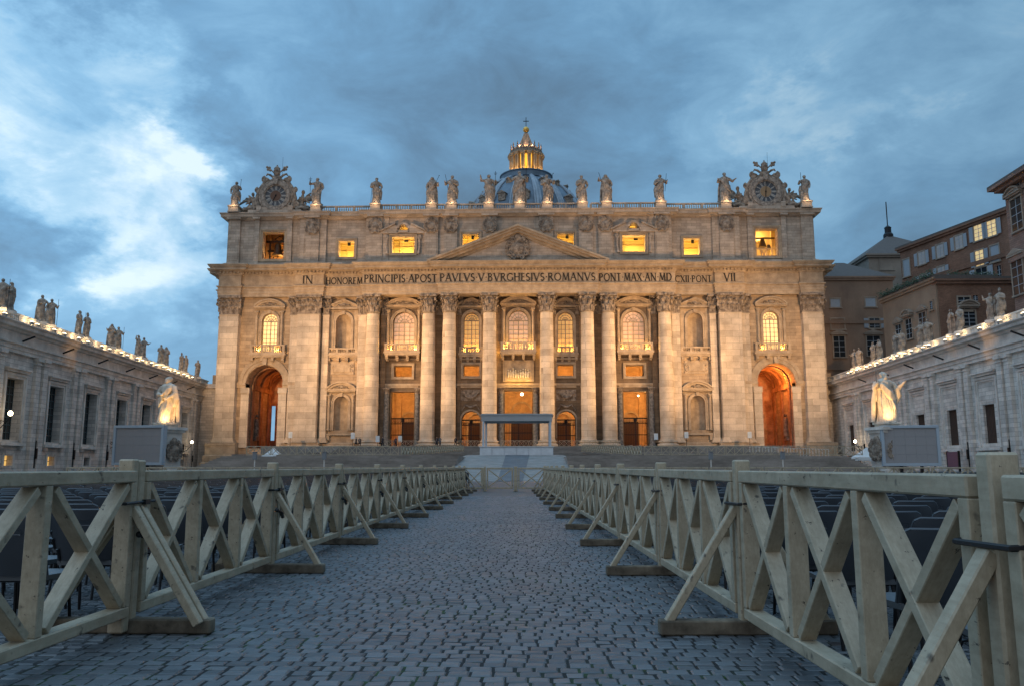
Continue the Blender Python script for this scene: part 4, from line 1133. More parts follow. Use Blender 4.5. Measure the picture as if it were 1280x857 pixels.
for s in (-1, 1):
    for cx, w_, zb, zt, y in ((9.05, 3.1, 41.9, 45.0, -2.0), (22.0, 4.3, 41.4, 44.6, -2.0), (33.15, 3.05, 41.0, 44.2, -.9)):
        x = s * cx; f_ = MB()
        for e, o_ in ((.0, .12), (.25, .26)):
            a, b = w_ / 2 + e, w_ / 2 + e + .28
            f_.box(x - b, x - a, y - o_, y + .05, zb - e - .28, zt + e + .28); f_.box(x + a, x + b, y - o_, y + .05, zb - e - .28, zt + e + .28)
            f_.box(x - a, x + a, y - o_, y + .05, zt + e, zt + e + .28); f_.box(x - a, x + a, y - o_, y + .05, zb - e - .28, zb - e)
        wo_ = f_.build('attic_window', TRAVP, BAS)
        if cx == 22.0:
            f_ = MB()
            for u in (-1, 1):
                pl = [(x + u * 4.0, 45.2), (x + u * 1.0, 45.2), (x + u * 1.1, 46.6), (x + u * 1.6, 46.9), (x + u * 4.0, 45.6)]
                f_.prism(pl if u < 0 else pl[::-1], y - .5, y)
                pl = [(x + u * 4.3, 45.55), (x + u * 1.5, 46.95), (x + u * 1.5, 47.25), (x + u * 4.3, 45.85)]
                f_.prism(pl if u < 0 else pl[::-1], y - .75, y)
                volute(f_, (x + u * 3.1, y - .3), (u, 0), 44.4, .42, .16)
                f_.tube([(x + u * 3.1, y - .3, 44.4), (x + u * 3.2, y - .25, 42.5), (x + u * 3.0, y - .3, 41.2)], [.25, .18, .28], 8)
            f_.arch(x, 46.2, .78, 1.2, y - .6, y + .02, 12); f_.box(x - 1.2, x + 1.2, y - .5, y + .02, 45.35, 45.8)
            f_.build('broken_pediment', ATTIC, wo_)
        room(x, w_, zb, zt, y + 1.62, y + 4.2, power=1250 if cx == 22.0 else 950)
    room(s * 22.0, 1.4, 46.0, 46.9, -.38, .9, power=160, dark_tag=False)
# bell chamber on the left, timber frame on the right
for s in (-1, 1):
    x = s * 47.4; y = -.9; f_ = MB()
    for e, o_ in ((.0, .14), (.3, .3)):
        a, b = 2.1 + e, 2.1 + e + .34
        f_.box(x - b, x - a, y - o_, y + .05, 40.7 - e - .3, 46 + e + .3); f_.box(x + a, x + b, y - o_, y + .05, 40.7 - e - .3, 46 + e + .3)
        f_.box(x - a, x + a, y - o_, y + .05, 46 + e, 46 + e + .3); f_.box(x - a, x + a, y - o_, y + .05, 40.7 - e - .3, 40.7 - e)
    wo_ = f_.build('belfry_window', TRAVP, BAS)
    q = MB(); q.box(x - 3.2, x + 3.2, 5.2, 5.4, 39.5, 47.5); q.box(x - 3.4, x - 3.2, .7, 5.4, 39.5, 47.5); q.box(x + 3.2, x + 3.4, .7, 5.4, 39.5, 47.5); q.box(x - 3.2, x + 3.2, .7, 5.4, 39.3, 39.5); q.box(x - 3.2, x + 3.2, .7, 5.4, 47.5, 47.6)
    for u in (-1, 1): q.box(x + u * 2.5 - .35, x + u * 2.5 + .35, 3.6, 4.4, 39.5, 47.5)
    q.arch(x, 43.8, 1.2, 1.6, 4.2, 5.2, 10)
    q.build('bell_chamber', YELLOWROOM if s > 0 else PORTICO, wo_)
    if s < 0:
        q = MB(); q.lathe([(.15, 44.6), (.5, 44.5), (.62, 44.1), (.70, 43.2), (.85, 42.6), (1.15, 42.2), (1.2, 42.05), (1.05, 42.05)], x, 2.0, 24)
        q.tube([(x, 2, 42.8), (x, 2, 41.7)], [.06, .14], 8); q.build('bell', BRONZE, wo_, smooth=True)
        q = MB(); q.box(x - 2.3, x + 2.3, 1.8, 2.2, 44.7, 45.1); q.box(x - 1.7, x - 1.4, 1.8, 2.1, 40, 45); q.box(x + 1.4, x + 1.7, 1.8, 2.1, 40, 45); q.box(x - 2.3, x + 2.3, 2.6, 2.9, 43.1, 43.4)
        q.tube([(x - .9, 2.6, 45.6), (x, 2.6, 46.2), (x + .9, 2.6, 45.6), (x, 2.6, 45.2), (x - .9, 2.6, 45.6)], .1, 6)
        for u in (-1, 1): q.beam((x + u * 1.6, 3, 40.6), (x + u * .8, 3, 43), .18, .18)
        q.build('bell_frame', DARKIRON, wo_)
        lamp('belfry_lamp', (x, 1.1, 40.2), 420, (1, .55, .14), .2); lamp('belfry_lamp', (x, 4.3, 40.2), 420, (1, .55, .14), .2)
    else:
        q = MB()
        for u in (-1.5, -.5, .5, 1.5): q.box(x + u - .1, x + u + .1, 1.2, 1.4, 40.5, 42.6)
        q.box(x - 2.1, x + 2.1, 1.2, 1.4, 42.5, 42.8)
        for a, b in ((-.5, .5), (.5, -.5)): q.beam((x + a, 1.3, 40.6), (x + b, 1.35, 42.5), .16, .16)
        q.build('timber_frame', plain('pale_timber', (.6, .45, .25), .7), wo_)
        q = MB(); q.lathe([(.1, 44.9), (.4, 44.8), (.5, 44.2), (.72, 43.4), (.75, 43.3)], x + .1, 2.4, 18); q.lathe([(.1, 43.9), (.3, 43.8), (.4, 43.3), (.55, 42.9)], x + 1.4, 2.8, 14); q.lathe([(.1, 43.9), (.3, 43.8), (.4, 43.3), (.55, 42.9)], x - 1.4, 2.8, 14)
        q.box(x - 2.5, x + 2.5, 2.3, 2.5, 44.9, 45.2); q.build('bell', BRONZE, wo_, smooth=True)
        lamp('belfry_lamp', (x, 1.9, 40.3), 620, (1, .60, .22), .2); lamp('belfry_lamp', (x, 3.8, 45.8), 420, (1, .60, .22), .2)

# ------------------------------------------------------------------ dome and lantern
DX, DY = .35, 151.0
DOME = None
dm = MB()
prof = [(25.5, 80), (25.0, 87), (23.8, 92.5), (22.3, 96.5), (20.3, 100.2), (17.4, 103.8), (14.2, 106.7), (11.4, 108.5), (9.4, 109.5)]
dm.lathe(prof, DX, DY, 64)
DOME = dm.build('dome', LEAD, BAS, smooth=True)
rb = MB()
for k in range(16):
    a = 2 * PI * (k + .5) / 16
    for u in (-1, 0, 1):
        pts = []; 
        for r_, z in prof: pts.append((DX + (r_ + (.35 if u else .15)) * math.cos(a + u * .045), DY + (r_ + (.35 if u else .15)) * math.sin(a + u * .045), z))
        rb.tube(pts, .42 if u else .75, 6, False)
rb.build('dome_rib', RIBM, DOME, smooth=True)
for k in range(16):
    a = 2 * PI * k / 16
    if math.sin(a) > .25: continue
    for r_, z, s_ in ((21.9, 97.4, 1.25), (15.8, 105.2, .85)):
        dw = MB(); dw.M = Matrix.Translation((DX + r_ * math.cos(a), DY + r_ * math.sin(a), z)) @ Matrix.Rotation(a + PI / 2, 4, 'Z')
        dw.box(-1.1 * s_, 1.1 * s_, -1.0, 1.4, -1.2 * s_, 1.0 * s_); dw.prism([(-1.4 * s_, 1.0 * s_), (1.4 * s_, 1.0 * s_), (0, 1.9 * s_)], -1.3, 1.4); dw.build('dormer', CARVED, DOME)
lt = MB()
lt.lathe([(9.6, 109.2), (10.4, 109.5), (10.4, 110.0), (9.9, 110.1), (9.9, 111.6), (10.3, 111.8), (10.3, 112.1), (9.0, 112.1)], DX, DY, 48)
LAN = lt.build('lantern', LEAD, BAS)
q = MB(); q.lathe([(4.7, 112.1), (4.7, 120.2)], DX, DY, 32); q.build('lit_core', LANT, LAN)
q = MB()
for k in range(16):
    a = 2 * PI * (k + .5) / 16
    q.M = Matrix.Translation((DX, DY, 0)) @ Matrix.Rotation(a, 4, 'Z')
    q.box(4.3, 6.0, -.42, .42, 112.1, 120.2)
    for u in (-.42, .42): q.lathe([(.36, 112.1), (.30, 112.6), (.27, 118.9), (.42, 119.6)], 6.3, u, 8)
    q.box(5.4, 7.0, -.9, .9, 119.6, 120.4); q.box(5.4, 7.2, -1.0, 1.0, 120.2, 120.5)
    q.M = None
q.build('lantern_columns', TRAVP, LAN)
q = MB(); q.lathe([(6.4, 120.4), (6.9, 120.7), (6.9, 121.1), (6.0, 121.2), (6.0, 122.0), (6.2, 122.2), (6.0, 122.4), (3.4, 123.2)], DX, DY, 40); q.build('lantern_entablature', CARVED, LAN)
q = MB()
for k in range(16):
    a = 2 * PI * (k + .5) / 16; x, y = DX + 5.9 * math.cos(a), DY + 5.9 * math.sin(a)
    q.lathe([(.45, 121.2), (.45, 122.3), (.2, 122.5), (.42, 123.1), (.18, 123.6), (.3, 124.0), (.05, 125.2)], x, y, 8)
    q.tube([(x, y, 122.6), (DX + 4.6 * math.cos(a), DY + 4.6 * math.sin(a), 123.2), (DX + 3.6 * math.cos(a), DY + 3.6 * math.sin(a), 124.6)], [.25, .3, .2], 6)
q.build('candelabra', CARVED, LAN)
q = MB(); q.lathe([(3.5, 123.0), (3.1, 124.3), (2.3, 125.6), (1.7, 127.0), (1.2, 128.3), (.85, 129.4), (.95, 129.6), (.95, 129.9), (.4, 130.0), (.4, 130.5)], DX, DY, 24)
for k in range(16):
    a = 2 * PI * k / 16; q.tube([(DX + r_ * math.cos(a), DY + r_ * math.sin(a), z) for r_, z in ((3.5, 123.0), (2.4, 125.6), (1.3, 128.3), (.9, 129.5))], .16, 5)
q.build('spire', TRAVP, LAN)
q = MB(); q.ball((DX, DY, 131.6), 1.25, 18, 12); q.build('ball', GOLD, LAN, smooth=True)
q = MB(); q.box(DX - .12, DX + .12, DY - .1, DY + .1, 132.7, 136.7); q.box(DX - 1.1, DX + 1.1, DY - .1, DY + .1, 135.0, 135.25); q.build('cross', DARKIRON, LAN)
for a in range(8):
    an = 2 * PI * (a + .5) / 8
    if math.sin(an) < .3: lamp('lantern_lamp', (DX + 4.95 * math.cos(an) * 1.0 + .0, DY + 5.4 * math.sin(an), 113.0), 0.1, WARMG, .2)
for a in (-150, -120, -90, -60, -30):
    an = math.radians(a); lamp('lantern_uplight', (DX + 8.0 * math.cos(an), DY + 8.0 * math.sin(an), 112.8), 500, WARMG, .2)
    lamp('spire_uplight', (DX + 4.7 * math.cos(an), DY + 4.7 * math.sin(an), 123.6), 260, (1, .55, .28), .2)
# drum roof that hides below the parapet
# ------------------------------------------------------------------ sculpted figures
def remeshed(mb, name, voxel, mat, smooth_it=1):
    me = mb.mesh(name + '_raw'); o = bpy.data.objects.new(name + '_raw', me); C.objects.link(o)
    m = o.modifiers.new('r', 'REMESH'); m.mode = 'VOXEL'; m.voxel_size = voxel; m.use_smooth_shade = True
    if smooth_it:
        m = o.modifiers.new('s', 'SMOOTH'); m.iterations = smooth_it; m.factor = .5
    dg = bpy.context.evaluated_depsgraph_get(); dg.update()
    out = bpy.data.meshes.new_from_object(o.evaluated_get(dg)); out.name = name
    bpy.data.objects.remove(o); bpy.data.meshes.remove(me)
    out.materials.clear(); out.materials.append(mat)
    out.polygons.foreach_set('use_smooth', [True] * len(out.polygons))
    return out
def robed_figure(name, larm, rarm, wide=1.0, seed=0, head='beard', lean=.0, turn=0.0, cloak=1, voxel=.0115, H=5.2, mat=None, cape=False, nfold=11):
    """a draped standing figure, 1 unit tall before scaling, facing -y. arms: (elbow, hand) as x,y,z"""
    mat = mat or STATUE
    rnd = random.Random(seed); m = MB()
    ph = rnd.random() * 6; knee = rnd.choice((-1, 1))
    rings = [(0, .118, .10), (.03, .120, .102), (.12, .108, .094), (.25, .104, .090), (.40, .106, .088), (.50, .108, .086), (.58, .098, .076), (.64, .092, .070), (.72, .106, .078), (.78, .118, .078), (.815, .118, .068), (.84, .075, .052), (.862, .038, .036)]
    K, A = 44, 52; vs = []
    def ring(t):
        z = t * .862
        for a, b in zip(rings[:-1], rings[1:]):
            if a[0] <= z <= b[0] + 1e-9:
                u = (z - a[0]) / (b[0] - a[0]); return z, a[1] + (b[1] - a[1]) * u, a[2] + (b[2] - a[2]) * u
        return z, .038, .036
    def sway(z): return lean * math.sin(z * 3.2) + .012 * knee * math.sin(z * 6.5)
    for k in range(K + 1):
        z, rx, ry = ring(k / K)
        amp = .24 * (1 - z / .8) ** .7 + .06 if z < .8 else .02
        for i in range(A):
            th = 2 * PI * i / A
            f = 1 + amp * (.6 * math.sin(nfold * th + ph + z * 5 * cloak) + .4 * math.sin((nfold + 6) * th - ph * 2 + z * 3)) * (1 if z < .82 else .3)
            kb = .030 * math.exp(-((z - .30) / .10) ** 2) * max(0, math.cos(th + PI / 2 - knee * .45)) ** 3
            vs.append((sway(z) + (rx * f + kb) * math.cos(th), (ry * f + kb) * math.sin(th), z))
    fs = [(k * A + i, k * A + (i + 1) % A, (k + 1) * A + (i + 1) % A, (k + 1) * A + i) for k in range(K) for i in range(A)]
    fs.append(tuple(range(A - 1, -1, -1))); fs.append(tuple(K * A + i for i in range(A)))
    m.add(vs, fs)
    hx = sway(.86) + turn * .012
    m.tube([(sway(.83), 0, .82), (hx, -.004, .88)], [.036, .031], 10)
    m.ball((hx, -.008, .928), (.043, .050, .062), 14, 10)
    m.ball((hx + turn * .03, -.058, .922), (.009, .014, .016), 6, 5)
    for u in (-1, 1): m.ball((hx + u * .019 + turn * .03, -.049, .944), (.012, .012, .006), 6, 5)
    if head in ('beard', 'longbeard'):
        m.ball((hx + turn * .02, -.046, .885 if head == 'beard' else .872), (.030, .026, .036 if head == 'beard' else .052), 10, 7)
        m.ball((hx, .010, .948), (.050, .052, .050), 10, 7)
    if head == 'hair': m.ball((hx, .014, .936), (.053, .050, .066), 10, 7)
    if head == 'hood': m.ball((hx, .012, .935), (.056, .056, .072), 10, 7); m.tube([(hx - .05, .02, .90), (sway(.8) - .09, .02, .80)], [.03, .04], 8); m.tube([(hx + .05, .02, .90), (sway(.8) + .09, .02, .80)], [.03, .04], 8)
    if head == 'mitre': m.ball((hx, .005, .955), (.050, .044, .045), 10, 7); m.lathe([(.048, .955), (.054, .985), (.034, 1.03), (.004, 1.06)], hx, .004, 12, sy=.7)
    if head == 'helmet': m.ball((hx, .008, .955), (.052, .058, .050), 10, 7)
    for u, arm in ((-1, larm), (1, rarm)):
        sh = (sway(.79) + u * .105, 0, .785); e, h = arm
        m.tube([sh, ((sh[0] + e[0]) / 2 + u * .006, (sh[1] + e[1]) / 2, (sh[2] + e[2]) / 2), e], [.044, .040, .034], 10)
        m.ball(e, .034, 8, 6); m.tube([e, ((e[0] + h[0]) / 2, (e[1] + h[1]) / 2, (e[2] + h[2]) / 2), h], [.033, .029, .019], 10)
        d = (Vector(h) - Vector(e)).normalized()
        m.ball(tuple(Vector(h) + d * .012), (.021, .017, .024), 8, 6)
        for q in range(4):
            off = d.orthogonal().normalized() * (.014 * (q - 1.5) / 1.5)
            m.tube([Vector(h) + d * .02 + off, Vector(h) + d * .05 + off * 1.1 + Vector((0, -.006, -.004 * q))], [.007, .0055], 5)
        if wide > 1.1 and u > 0: m.tube([(e[0] - .01, e[1], e[2] + .02), (e[0] + .012, e[1] + .01, e[2] - .12), (e[0] - .015, e[1] + .02, e[2] - .27)], [.048, .050, .028], 8)
        # sleeve hanging under the forearm
        if arm[1][2] > .5: m.tube([(e[0], e[1], e[2] - .01), ((e[0] + h[0]) / 2, (e[1] + h[1]) / 2 + .004, (e[2] + h[2]) / 2 - .035)], [.042, .026], 8)
    # mantle thrown over a shoulder and across the body
    u = cloak
    for k in range(6):
        o = k * .020
        m.tube([(-u * .10, .03, .80 - o * .3), (-u * .075, -.075, .74 - o), (u * .01, -.105 + k * .002, .60 - o * 1.2), (u * .10, -.065, .52 - o * 1.6), (u * .125, .01, .50 - o * 1.7)], [.016, .020, .022, .020, .016], 7)
    m.tube([(u * .12, -.01, .55), (u * .135, -.02, .40), (u * .125, -.01, .22)], [.035, .030, .018], 8)
    m.tube([(u * .11, .03, .60), (u * .145, .02, .44), (u * .135, .03, .16)], [.03, .034, .022], 8)
    for k in range(7):    # deep hanging folds
        a = -PI / 2 + (k - 3) * .33 + rnd.uniform(-.06, .06)
        m.tube([(sway(.5) + .095 * math.cos(a), .080 * math.sin(a), .50 + rnd.uniform(-.04, .05)), (sway(.25) + .110 * math.cos(a + .08 * u), .098 * math.sin(a + .08 * u), .26), (.122 * math.cos(a + .1 * u), .106 * math.sin(a + .1 * u), .015)], [.009 * wide, .015 * wide ** 3, .018 * wide ** 3], 6)
    if cape:
        for k in range(8):
            a = PI / 2 + (k - 3.5) * .30; m.tube([(.10 * math.cos(a), .07 * math.sin(a), .80), (.15 * math.cos(a), .12 * math.sin(a), .45), (.17 * math.cos(a), .14 * math.sin(a), .02)], [.03, .034, .03], 7)
    for v in (-1, 1): m.ball((v * .045, -.105, .018), (.024, .045, .018), 8, 6)
    m.box(-.135, .135, -.135, .12, -.03, .008)
    m.v = [(x * H * 1.22 * wide, y * H * 1.15 * wide, (z + .03) * H / 1.03) for x, y, z in m.v]
    return remeshed(m, name, voxel * H, mat)
DOWN_L = ((-.155, .01, .63), (-.125, -.07, .50)); DOWN_R = ((.155, .01, .63), (.125, -.07, .50))
BOOK_L = ((-.150, -.02, .64), (-.06, -.12, .66)); BOOK_R = ((.150, -.02, .64), (.06, -.12, .66))
UP_L = ((-.20, -.03, .76), (-.22, -.06, .92)); UP_R = ((.20, -.03, .76), (.22, -.06, .92))
OUT_L = ((-.19, -.03, .68), (-.27, -.09, .74)); OUT_R = ((.19, -.03, .68), (.27, -.09, .74))
STF_L = ((-.17, -.03, .66), (-.185, -.12, .72)); STF_R = ((.17, -.03, .66), (.185, -.12, .72))
def staff(parent, x0, z0, x1, z1, H, y=-.13, r=.007, top=None):
    q = MB(); a = Vector((x0 * H, y * H, z0 * H)); b = Vector((x1 * H, y * H, z1 * H)); q.tube([a, b], r * H, 6)
    nm = 'staff'
    if top == 'cross':
        nm = 'cross'; d = (b - a).normalized(); n_ = Vector((d.z, 0, -d.x)); c_ = b - d * .07 * H; q.tube([c_ - n_ * .055 * H, c_ + n_ * .055 * H], r * H * 1.2, 6); c_ = b - d * .12 * H; q.tube([c_ - n_ * .035 * H, c_ + n_ * .035 * H], r * H, 6)
    if top == 'ball': q.ball(b, .017 * H, 8, 6)
    if top == 'spear': q.tube([b, b + (b - a).normalized() * .08 * H], [.014 * H, .002 * H], 4)
    return q.build(nm, DARKIRON if top != 'stone' else STATUE, parent, local=True)
def book(parent, x, y, z, H):
    q = MB(); q.M = Matrix.Translation((x * H, y * H, z * H)) @ Matrix.Rotation(.3, 4, 'X'); q.bbox(-.035 * H, .035 * H, -.012 * H, .012 * H, -.045 * H, .045 * H, .003 * H)
    return q.build('book', STATUE, parent, local=True)
ZS = 50.98
def plinth(parent, w_=1.9, h=1.32):
    q = MB(); q.box(-w_ / 2, w_ / 2, -w_ / 2, w_ / 2, -h, -.1); q.box(-w_ / 2 - .12, w_ / 2 + .12, -w_ / 2 - .12, w_ / 2 + .12, -.25, 0); q.box(-w_ / 2 - .12, w_ / 2 + .12, -w_ / 2 - .12, w_ / 2 + .12, -h, -h + .2)
    return q.build('pedestal', ATTIC, parent, local=True)
ROOFST = [
 (-55.0, 4.8, 'hair', DOWN_L, STF_R, 'bareheaded statue at the far left corner of the roof beside the left clock', [('staff', .19, .30, .24, 1.02, 'ball')], 1),
 (-39.0, 5.4, 'beard', UP_L[:1] + ((-.19, -.09, .80),), DOWN_R, 'roof statue holding a cross staff just right of the left clock', [('staff', -.20, .05, -.21, .98, 'cross')], -1),
 (-27.4, 5.2, 'beard', BOOK_L, DOWN_R, 'bearded statue with a book standing alone on the left balustrade', [('book', -.07, -.135, .68), ('staff', -.16, .0, -.13, .62, None)], 1),
 (-16.6, 5.2, 'hood', DOWN_L, STF_R, 'roof statue with a club slanting up over its left shoulder, left of the dome', [('staff', .08, .60, .26, 1.0, 'ball')], -1),
 (-12.7, 5.5, 'beard', STF_L, BOOK_R, 'slim roof statue with a spear on the left, nearest statue to the club bearer', [('staff', -.12, .45, -.22, .98, None)], 1),
 (-5.6, 5.6, 'hair', UP_L, STF_R, 'roof statue with one arm raised and a cross staff, left of the central figure', [('staff', .20, .25, .22, 1.06, 'cross')], 1),
 (.3, 6.2, 'longbeard', OUT_L, STF_R, 'tallest central roof statue holding a large cross in front of the dome', [('staff', .17, .02, .20, 1.10, 'cross')], -1),
 (5.6, 5.5, 'beard', BOOK_L, STF_R, 'roof statue bending towards a slanted beam, right of the central figure', [('staff', -.20, .02, .20, .98, 'ball')], 1),
 (12.3, 5.3, 'beard', BOOK_L, DOWN_R, 'roof statue with a bent knee and gathered cloak just right of the dome', [('book', -.05, -.14, .66)], -1),
 (16.9, 5.4, 'hood', UP_L[:1] + ((-.20, -.08, .82),), DOWN_R, 'cloaked roof statue raising a thin rod, between the dome and the right balustrade', [('staff', -.15, .68, -.25, 1.02, None)], 1),
 (27.2, 5.3, 'hair', BOOK_L, STF_R, 'statue standing alone on the right balustrade holding a short staff', [('staff', .15, .35, .21, .98, None)], -1),
 (39.6, 5.7, 'beard', STF_L, OUT_R, 'heavy roof statue just left of the right clock with a sword at its side', [('staff', -.19, .02, -.18, .60, None)], 1),
 (54.8, 5.0, 'helmet', STF_L, DOWN_R, 'roof statue at the far right corner holding an upright staff beside the right clock', [('staff', -.15, .40, -.16, 1.06, None)], -1)]
for i, (x, H, hd, la, ra, lab, props, ck) in enumerate(ROOFST):
    H *= 1.06
    y = -2.1 if abs(x) < 30 else -1.7
    t = thing('roof_statue', lab, 'statue', (x, y, ZS), 0, 'statues along the roof of the basilica')
    link('figure', robed_figure('roof_figure', la, ra, seed=i + 3, head=hd, turn=random.Random(i).uniform(-1, 1), cloak=ck, H=H, voxel=.0125, cape=(i in (3, 6, 9, 11))), t)
    plinth(t)
    for p in props:
        if p[0] == 'staff': staff(t, p[1], p[2], p[3], p[4], H, top=p[5])
        else: book(t, p[1], p[2], p[3], H)
    lamp('statue_uplight', (x, y - 1.5, ZS + .2), 55, (1, .66, .36), .1)

# ------------------------------------------------------------------ the two clocks over the ends of the attic
def limb(m, pts, r, n=8): m.tube(pts, r, n)
def angel(m, s, ox, oz, k=1.0, yy=-.3):
    """seated winged figure leaning on the clock; s = side it faces away to"""
    P = lambda x, y, z: (ox + s * x * k, yy + y * k, oz + z * k)
    limb(m, [P(0, 0, .2), P(.15, 0, .9), P(.35, 0, 1.7)], [.52 * k, .42 * k, .46 * k])
    limb(m, [P(.35, 0, 1.7), P(.42, -.05, 2.15)], [.3 * k, .15 * k]); m.ball(P(.46, -.08, 2.45), (.24 * k, .26 * k, .31 * k), 10, 8)
    limb(m, [P(0, -.2, .35), P(.8, -.5, .55), P(1.25, -.6, -.1), P(1.5, -.6, -.55)], [.36 * k, .28 * k, .2 * k, .12 * k])
    limb(m, [P(.1, .1, .3), P(1.1, .0, .45), P(1.8, -.1, -.15), P(2.1, -.1, -.5)], [.36 * k, .26 * k, .2 * k, .12 * k])
    limb(m, [P(.3, -.2, 1.6), P(-.2, -.45, 1.15), P(-.75, -.45, 1.5)], [.2 * k, .15 * k, .09 * k])
    limb(m, [P(.5, .1, 1.6), P(1.0, -.1, 1.2), P(1.4, -.3, .9)], [.2 * k, .15 * k, .09 * k])
    for q in range(5):
        limb(m, [P(.45, .35, 1.4), P(.9 + q * .22, .45, 2.1 - q * .12), P(1.3 + q * .42, .45, 2.5 - q * .42)], [.22 * k, .2 * k, .1 * k])
    for q in range(5): limb(m, [P(-.3 + q * .2, -.3, .5), P(-.1 + q * .35, -.55, .1), P(.1 + q * .42, -.5, -.5)], [.13 * k, .15 * k, .12 * k])
def reclining(m, s, ox, oz, k=1.0):
    P = lambda x, y, z: (ox + s * x * k, -.3 + y * k, oz + z * k)
    limb(m, [P(0, 0, .3), P(-.3, 0, 1.0), P(-.45, 0, 1.55)], [.45 * k, .36 * k, .4 * k]); m.ball(P(-.5, -.05, 2.1), (.23 * k, .24 * k, .3 * k), 10, 8)
    limb(m, [P(-.45, 0, 1.6), P(-.5, 0, 1.9)], [.2 * k, .13 * k])
    limb(m, [P(0, -.2, .4), P(.9, -.4, .9), P(1.4, -.5, .1)], [.34 * k, .26 * k, .15 * k]); limb(m, [P(0, .1, .3), P(1.2, -.1, .5), P(2.2, -.2, 0)], [.34 * k, .24 * k, .14 * k])
    limb(m, [P(-.4, -.2, 1.5), P(.2, -.5, 1.1), P(.7, -.45, 1.3)], [.18 * k, .14 * k, .09 * k]); limb(m, [P(-.5, .1, 1.5), P(-1.1, -.1, 1.1), P(-1.4, -.2, 1.6)], [.18 * k, .14 * k, .09 * k])
    for q in range(5): limb(m, [P(-.1 + q * .25, -.3, .6), P(q * .38, -.5, .3), P(.2 + q * .42, -.5, -.1)], [.12 * k, .14 * k, .1 * k])
def clock(cx, s, first_hand, second_hand, center, lab):
    Y = -1.5; z0 = 49.65; zc = 53.1; cl = thing('roof_clock', lab, 'clock', (cx, Y, z0), 0, 'clocks over the ends of the facade')
    q = MB(); q.box(cx - 5.2, cx + 5.2, Y - .6, Y + .7, z0, z0 + .55); q.box(cx - 3.3, cx + 3.3, Y - .45, Y + .6, z0 + .55, z0 + 1.15)
    for x in (-3.1, 3.1): q.box(cx + x - .45, cx + x + .45, Y - .7, Y + .6, z0 + .3, z0 + 1.35)
    q.build('base', ATTIC, cl)
    q = MB(); q.arch(cx, zc, 2.25, 2.95, Y - .55, Y + .35, 40, 0, 2 * PI); q.arch(cx, zc, 2.85, 3.3, Y - .35, Y + .45, 40, 0, 2 * PI); q.arch(cx, zc, 2.05, 2.3, Y - .42, Y + .3, 40, 0, 2 * PI)
    q.prism([(cx - .35, zc + 2.2), (cx + .35, zc + 2.2), (cx + .5, zc + 3.7), (cx - .5, zc + 3.7)], Y - .8, Y + .3)
    q.build('dial_ring', STATUE, cl)
    q = MB(); q.prism([(cx + 2.1 * math.cos(a), zc + 2.1 * math.sin(a)) for a in [2 * PI * i / 40 for i in range(40)]], Y - .2, Y + .2); q.build('dial', DIAL, cl)
    q = MB(); q.prism([(cx + 1.05 * math.cos(a), zc + 1.05 * math.sin(a)) for a in [2 * PI * i / 32 for i in range(32)]], Y - .3, Y - .18)
    q.build('dial_centre', center, cl)
    q = MB(); NUM = ['XII', 'I', 'II', 'III', 'IIII', 'V', 'VI', 'VII', 'VIII', 'IX', 'X', 'XI']
    for k, nm in enumerate(NUM):
        a = PI / 2 - 2 * PI * k / 12; h = .86; w_ = sum({'I': .11, 'V': .26, 'X': .28}[c] for c in nm); x = -w_ / 2
        q.M = Matrix.Translation((cx + 1.58 * math.cos(a), Y - .22, zc + 1.58 * math.sin(a))) @ Matrix.Rotation(-(a - PI / 2), 4, 'Y')
        for c in nm:
            if c == 'I': q.box(x + .01, x + .085, -.03, 0, -h / 2, h / 2); x += .11
            elif c == 'V': q.beam((x + .03, -.015, h / 2), (x + .13, -.015, -h / 2), .08, .03); q.beam((x + .13, -.02, -h / 2), (x + .22, -.02, h / 2), .045, .03); x += .26
            else: q.beam((x + .03, -.015, h / 2), (x + .23, -.015, -h / 2), .08, .03); q.beam((x + .03, -.02, -h / 2), (x + .23, -.02, h / 2), .045, .03); x += .28
        q.M = None
    q.arch(cx, zc, 1.04, 1.10, Y - .26, Y - .2, 32, 0, 2 * PI); q.build('numerals', plain('clock_numeral', (.42, .41, .38), .6), cl)
    q = MB()
    for a, l, w_ in ((first_hand, 1.25, .14), (second_hand, 1.95, .09)):
        if a is None: continue
        a = PI / 2 - a; q.beam((cx - .3 * math.cos(a), Y - .36, zc - .3 * math.sin(a)), (cx + l * math.cos(a), Y - .36, zc + l * math.sin(a)), w_, .05)
    q.ball((cx, Y - .36, zc), .16, 8, 6); q.build('clock_hand', DARKIRON, cl)
    m = MB()                      # scrolls that carry the ring, tiara with crossed keys
    m.prism([(cx - 4.9, z0 + .4), (cx + 4.9, z0 + .4), (cx + 4.2, z0 + 2.2), (cx + 3.5, zc + .8), (cx + 2.3, zc + 2.6), (cx + .9, zc + 3.6), (cx - .9, zc + 3.6), (cx - 2.3, zc + 2.6), (cx - 3.5, zc + .8), (cx - 4.2, z0 + 2.2)], Y - .1, Y + .4)
    for u in (-1, 1):
        m.tube([(cx + u * 3.4, Y, z0 + 1.0), (cx + u * 3.7, Y, zc - .4), (cx + u * 3.2, Y, zc + 1.4), (cx + u * 2.3, Y, zc + 2.7), (cx + u * 1.5, Y, zc + 3.5)], [.55, .45, .42, .4, .35], 10)
        volute(m, (cx + u * 2.25, Y - .1), (u, 0), zc + 3.35, .62, .24)
        volute(m, (cx + u * 3.6, Y - .1), (u, 0), zc + 1.2, .55, .2)
        volute(m, (cx + u * 4.0, Y - .1), (u, 0), z0 + 1.6, .6, .24)
        m.tube([(cx + u * 4.1, Y, z0 + .6), (cx + u * 5.0, Y, z0 + 1.1), (cx + u * 6.4, Y, z0 + .8)], [.5, .45, .3], 8)
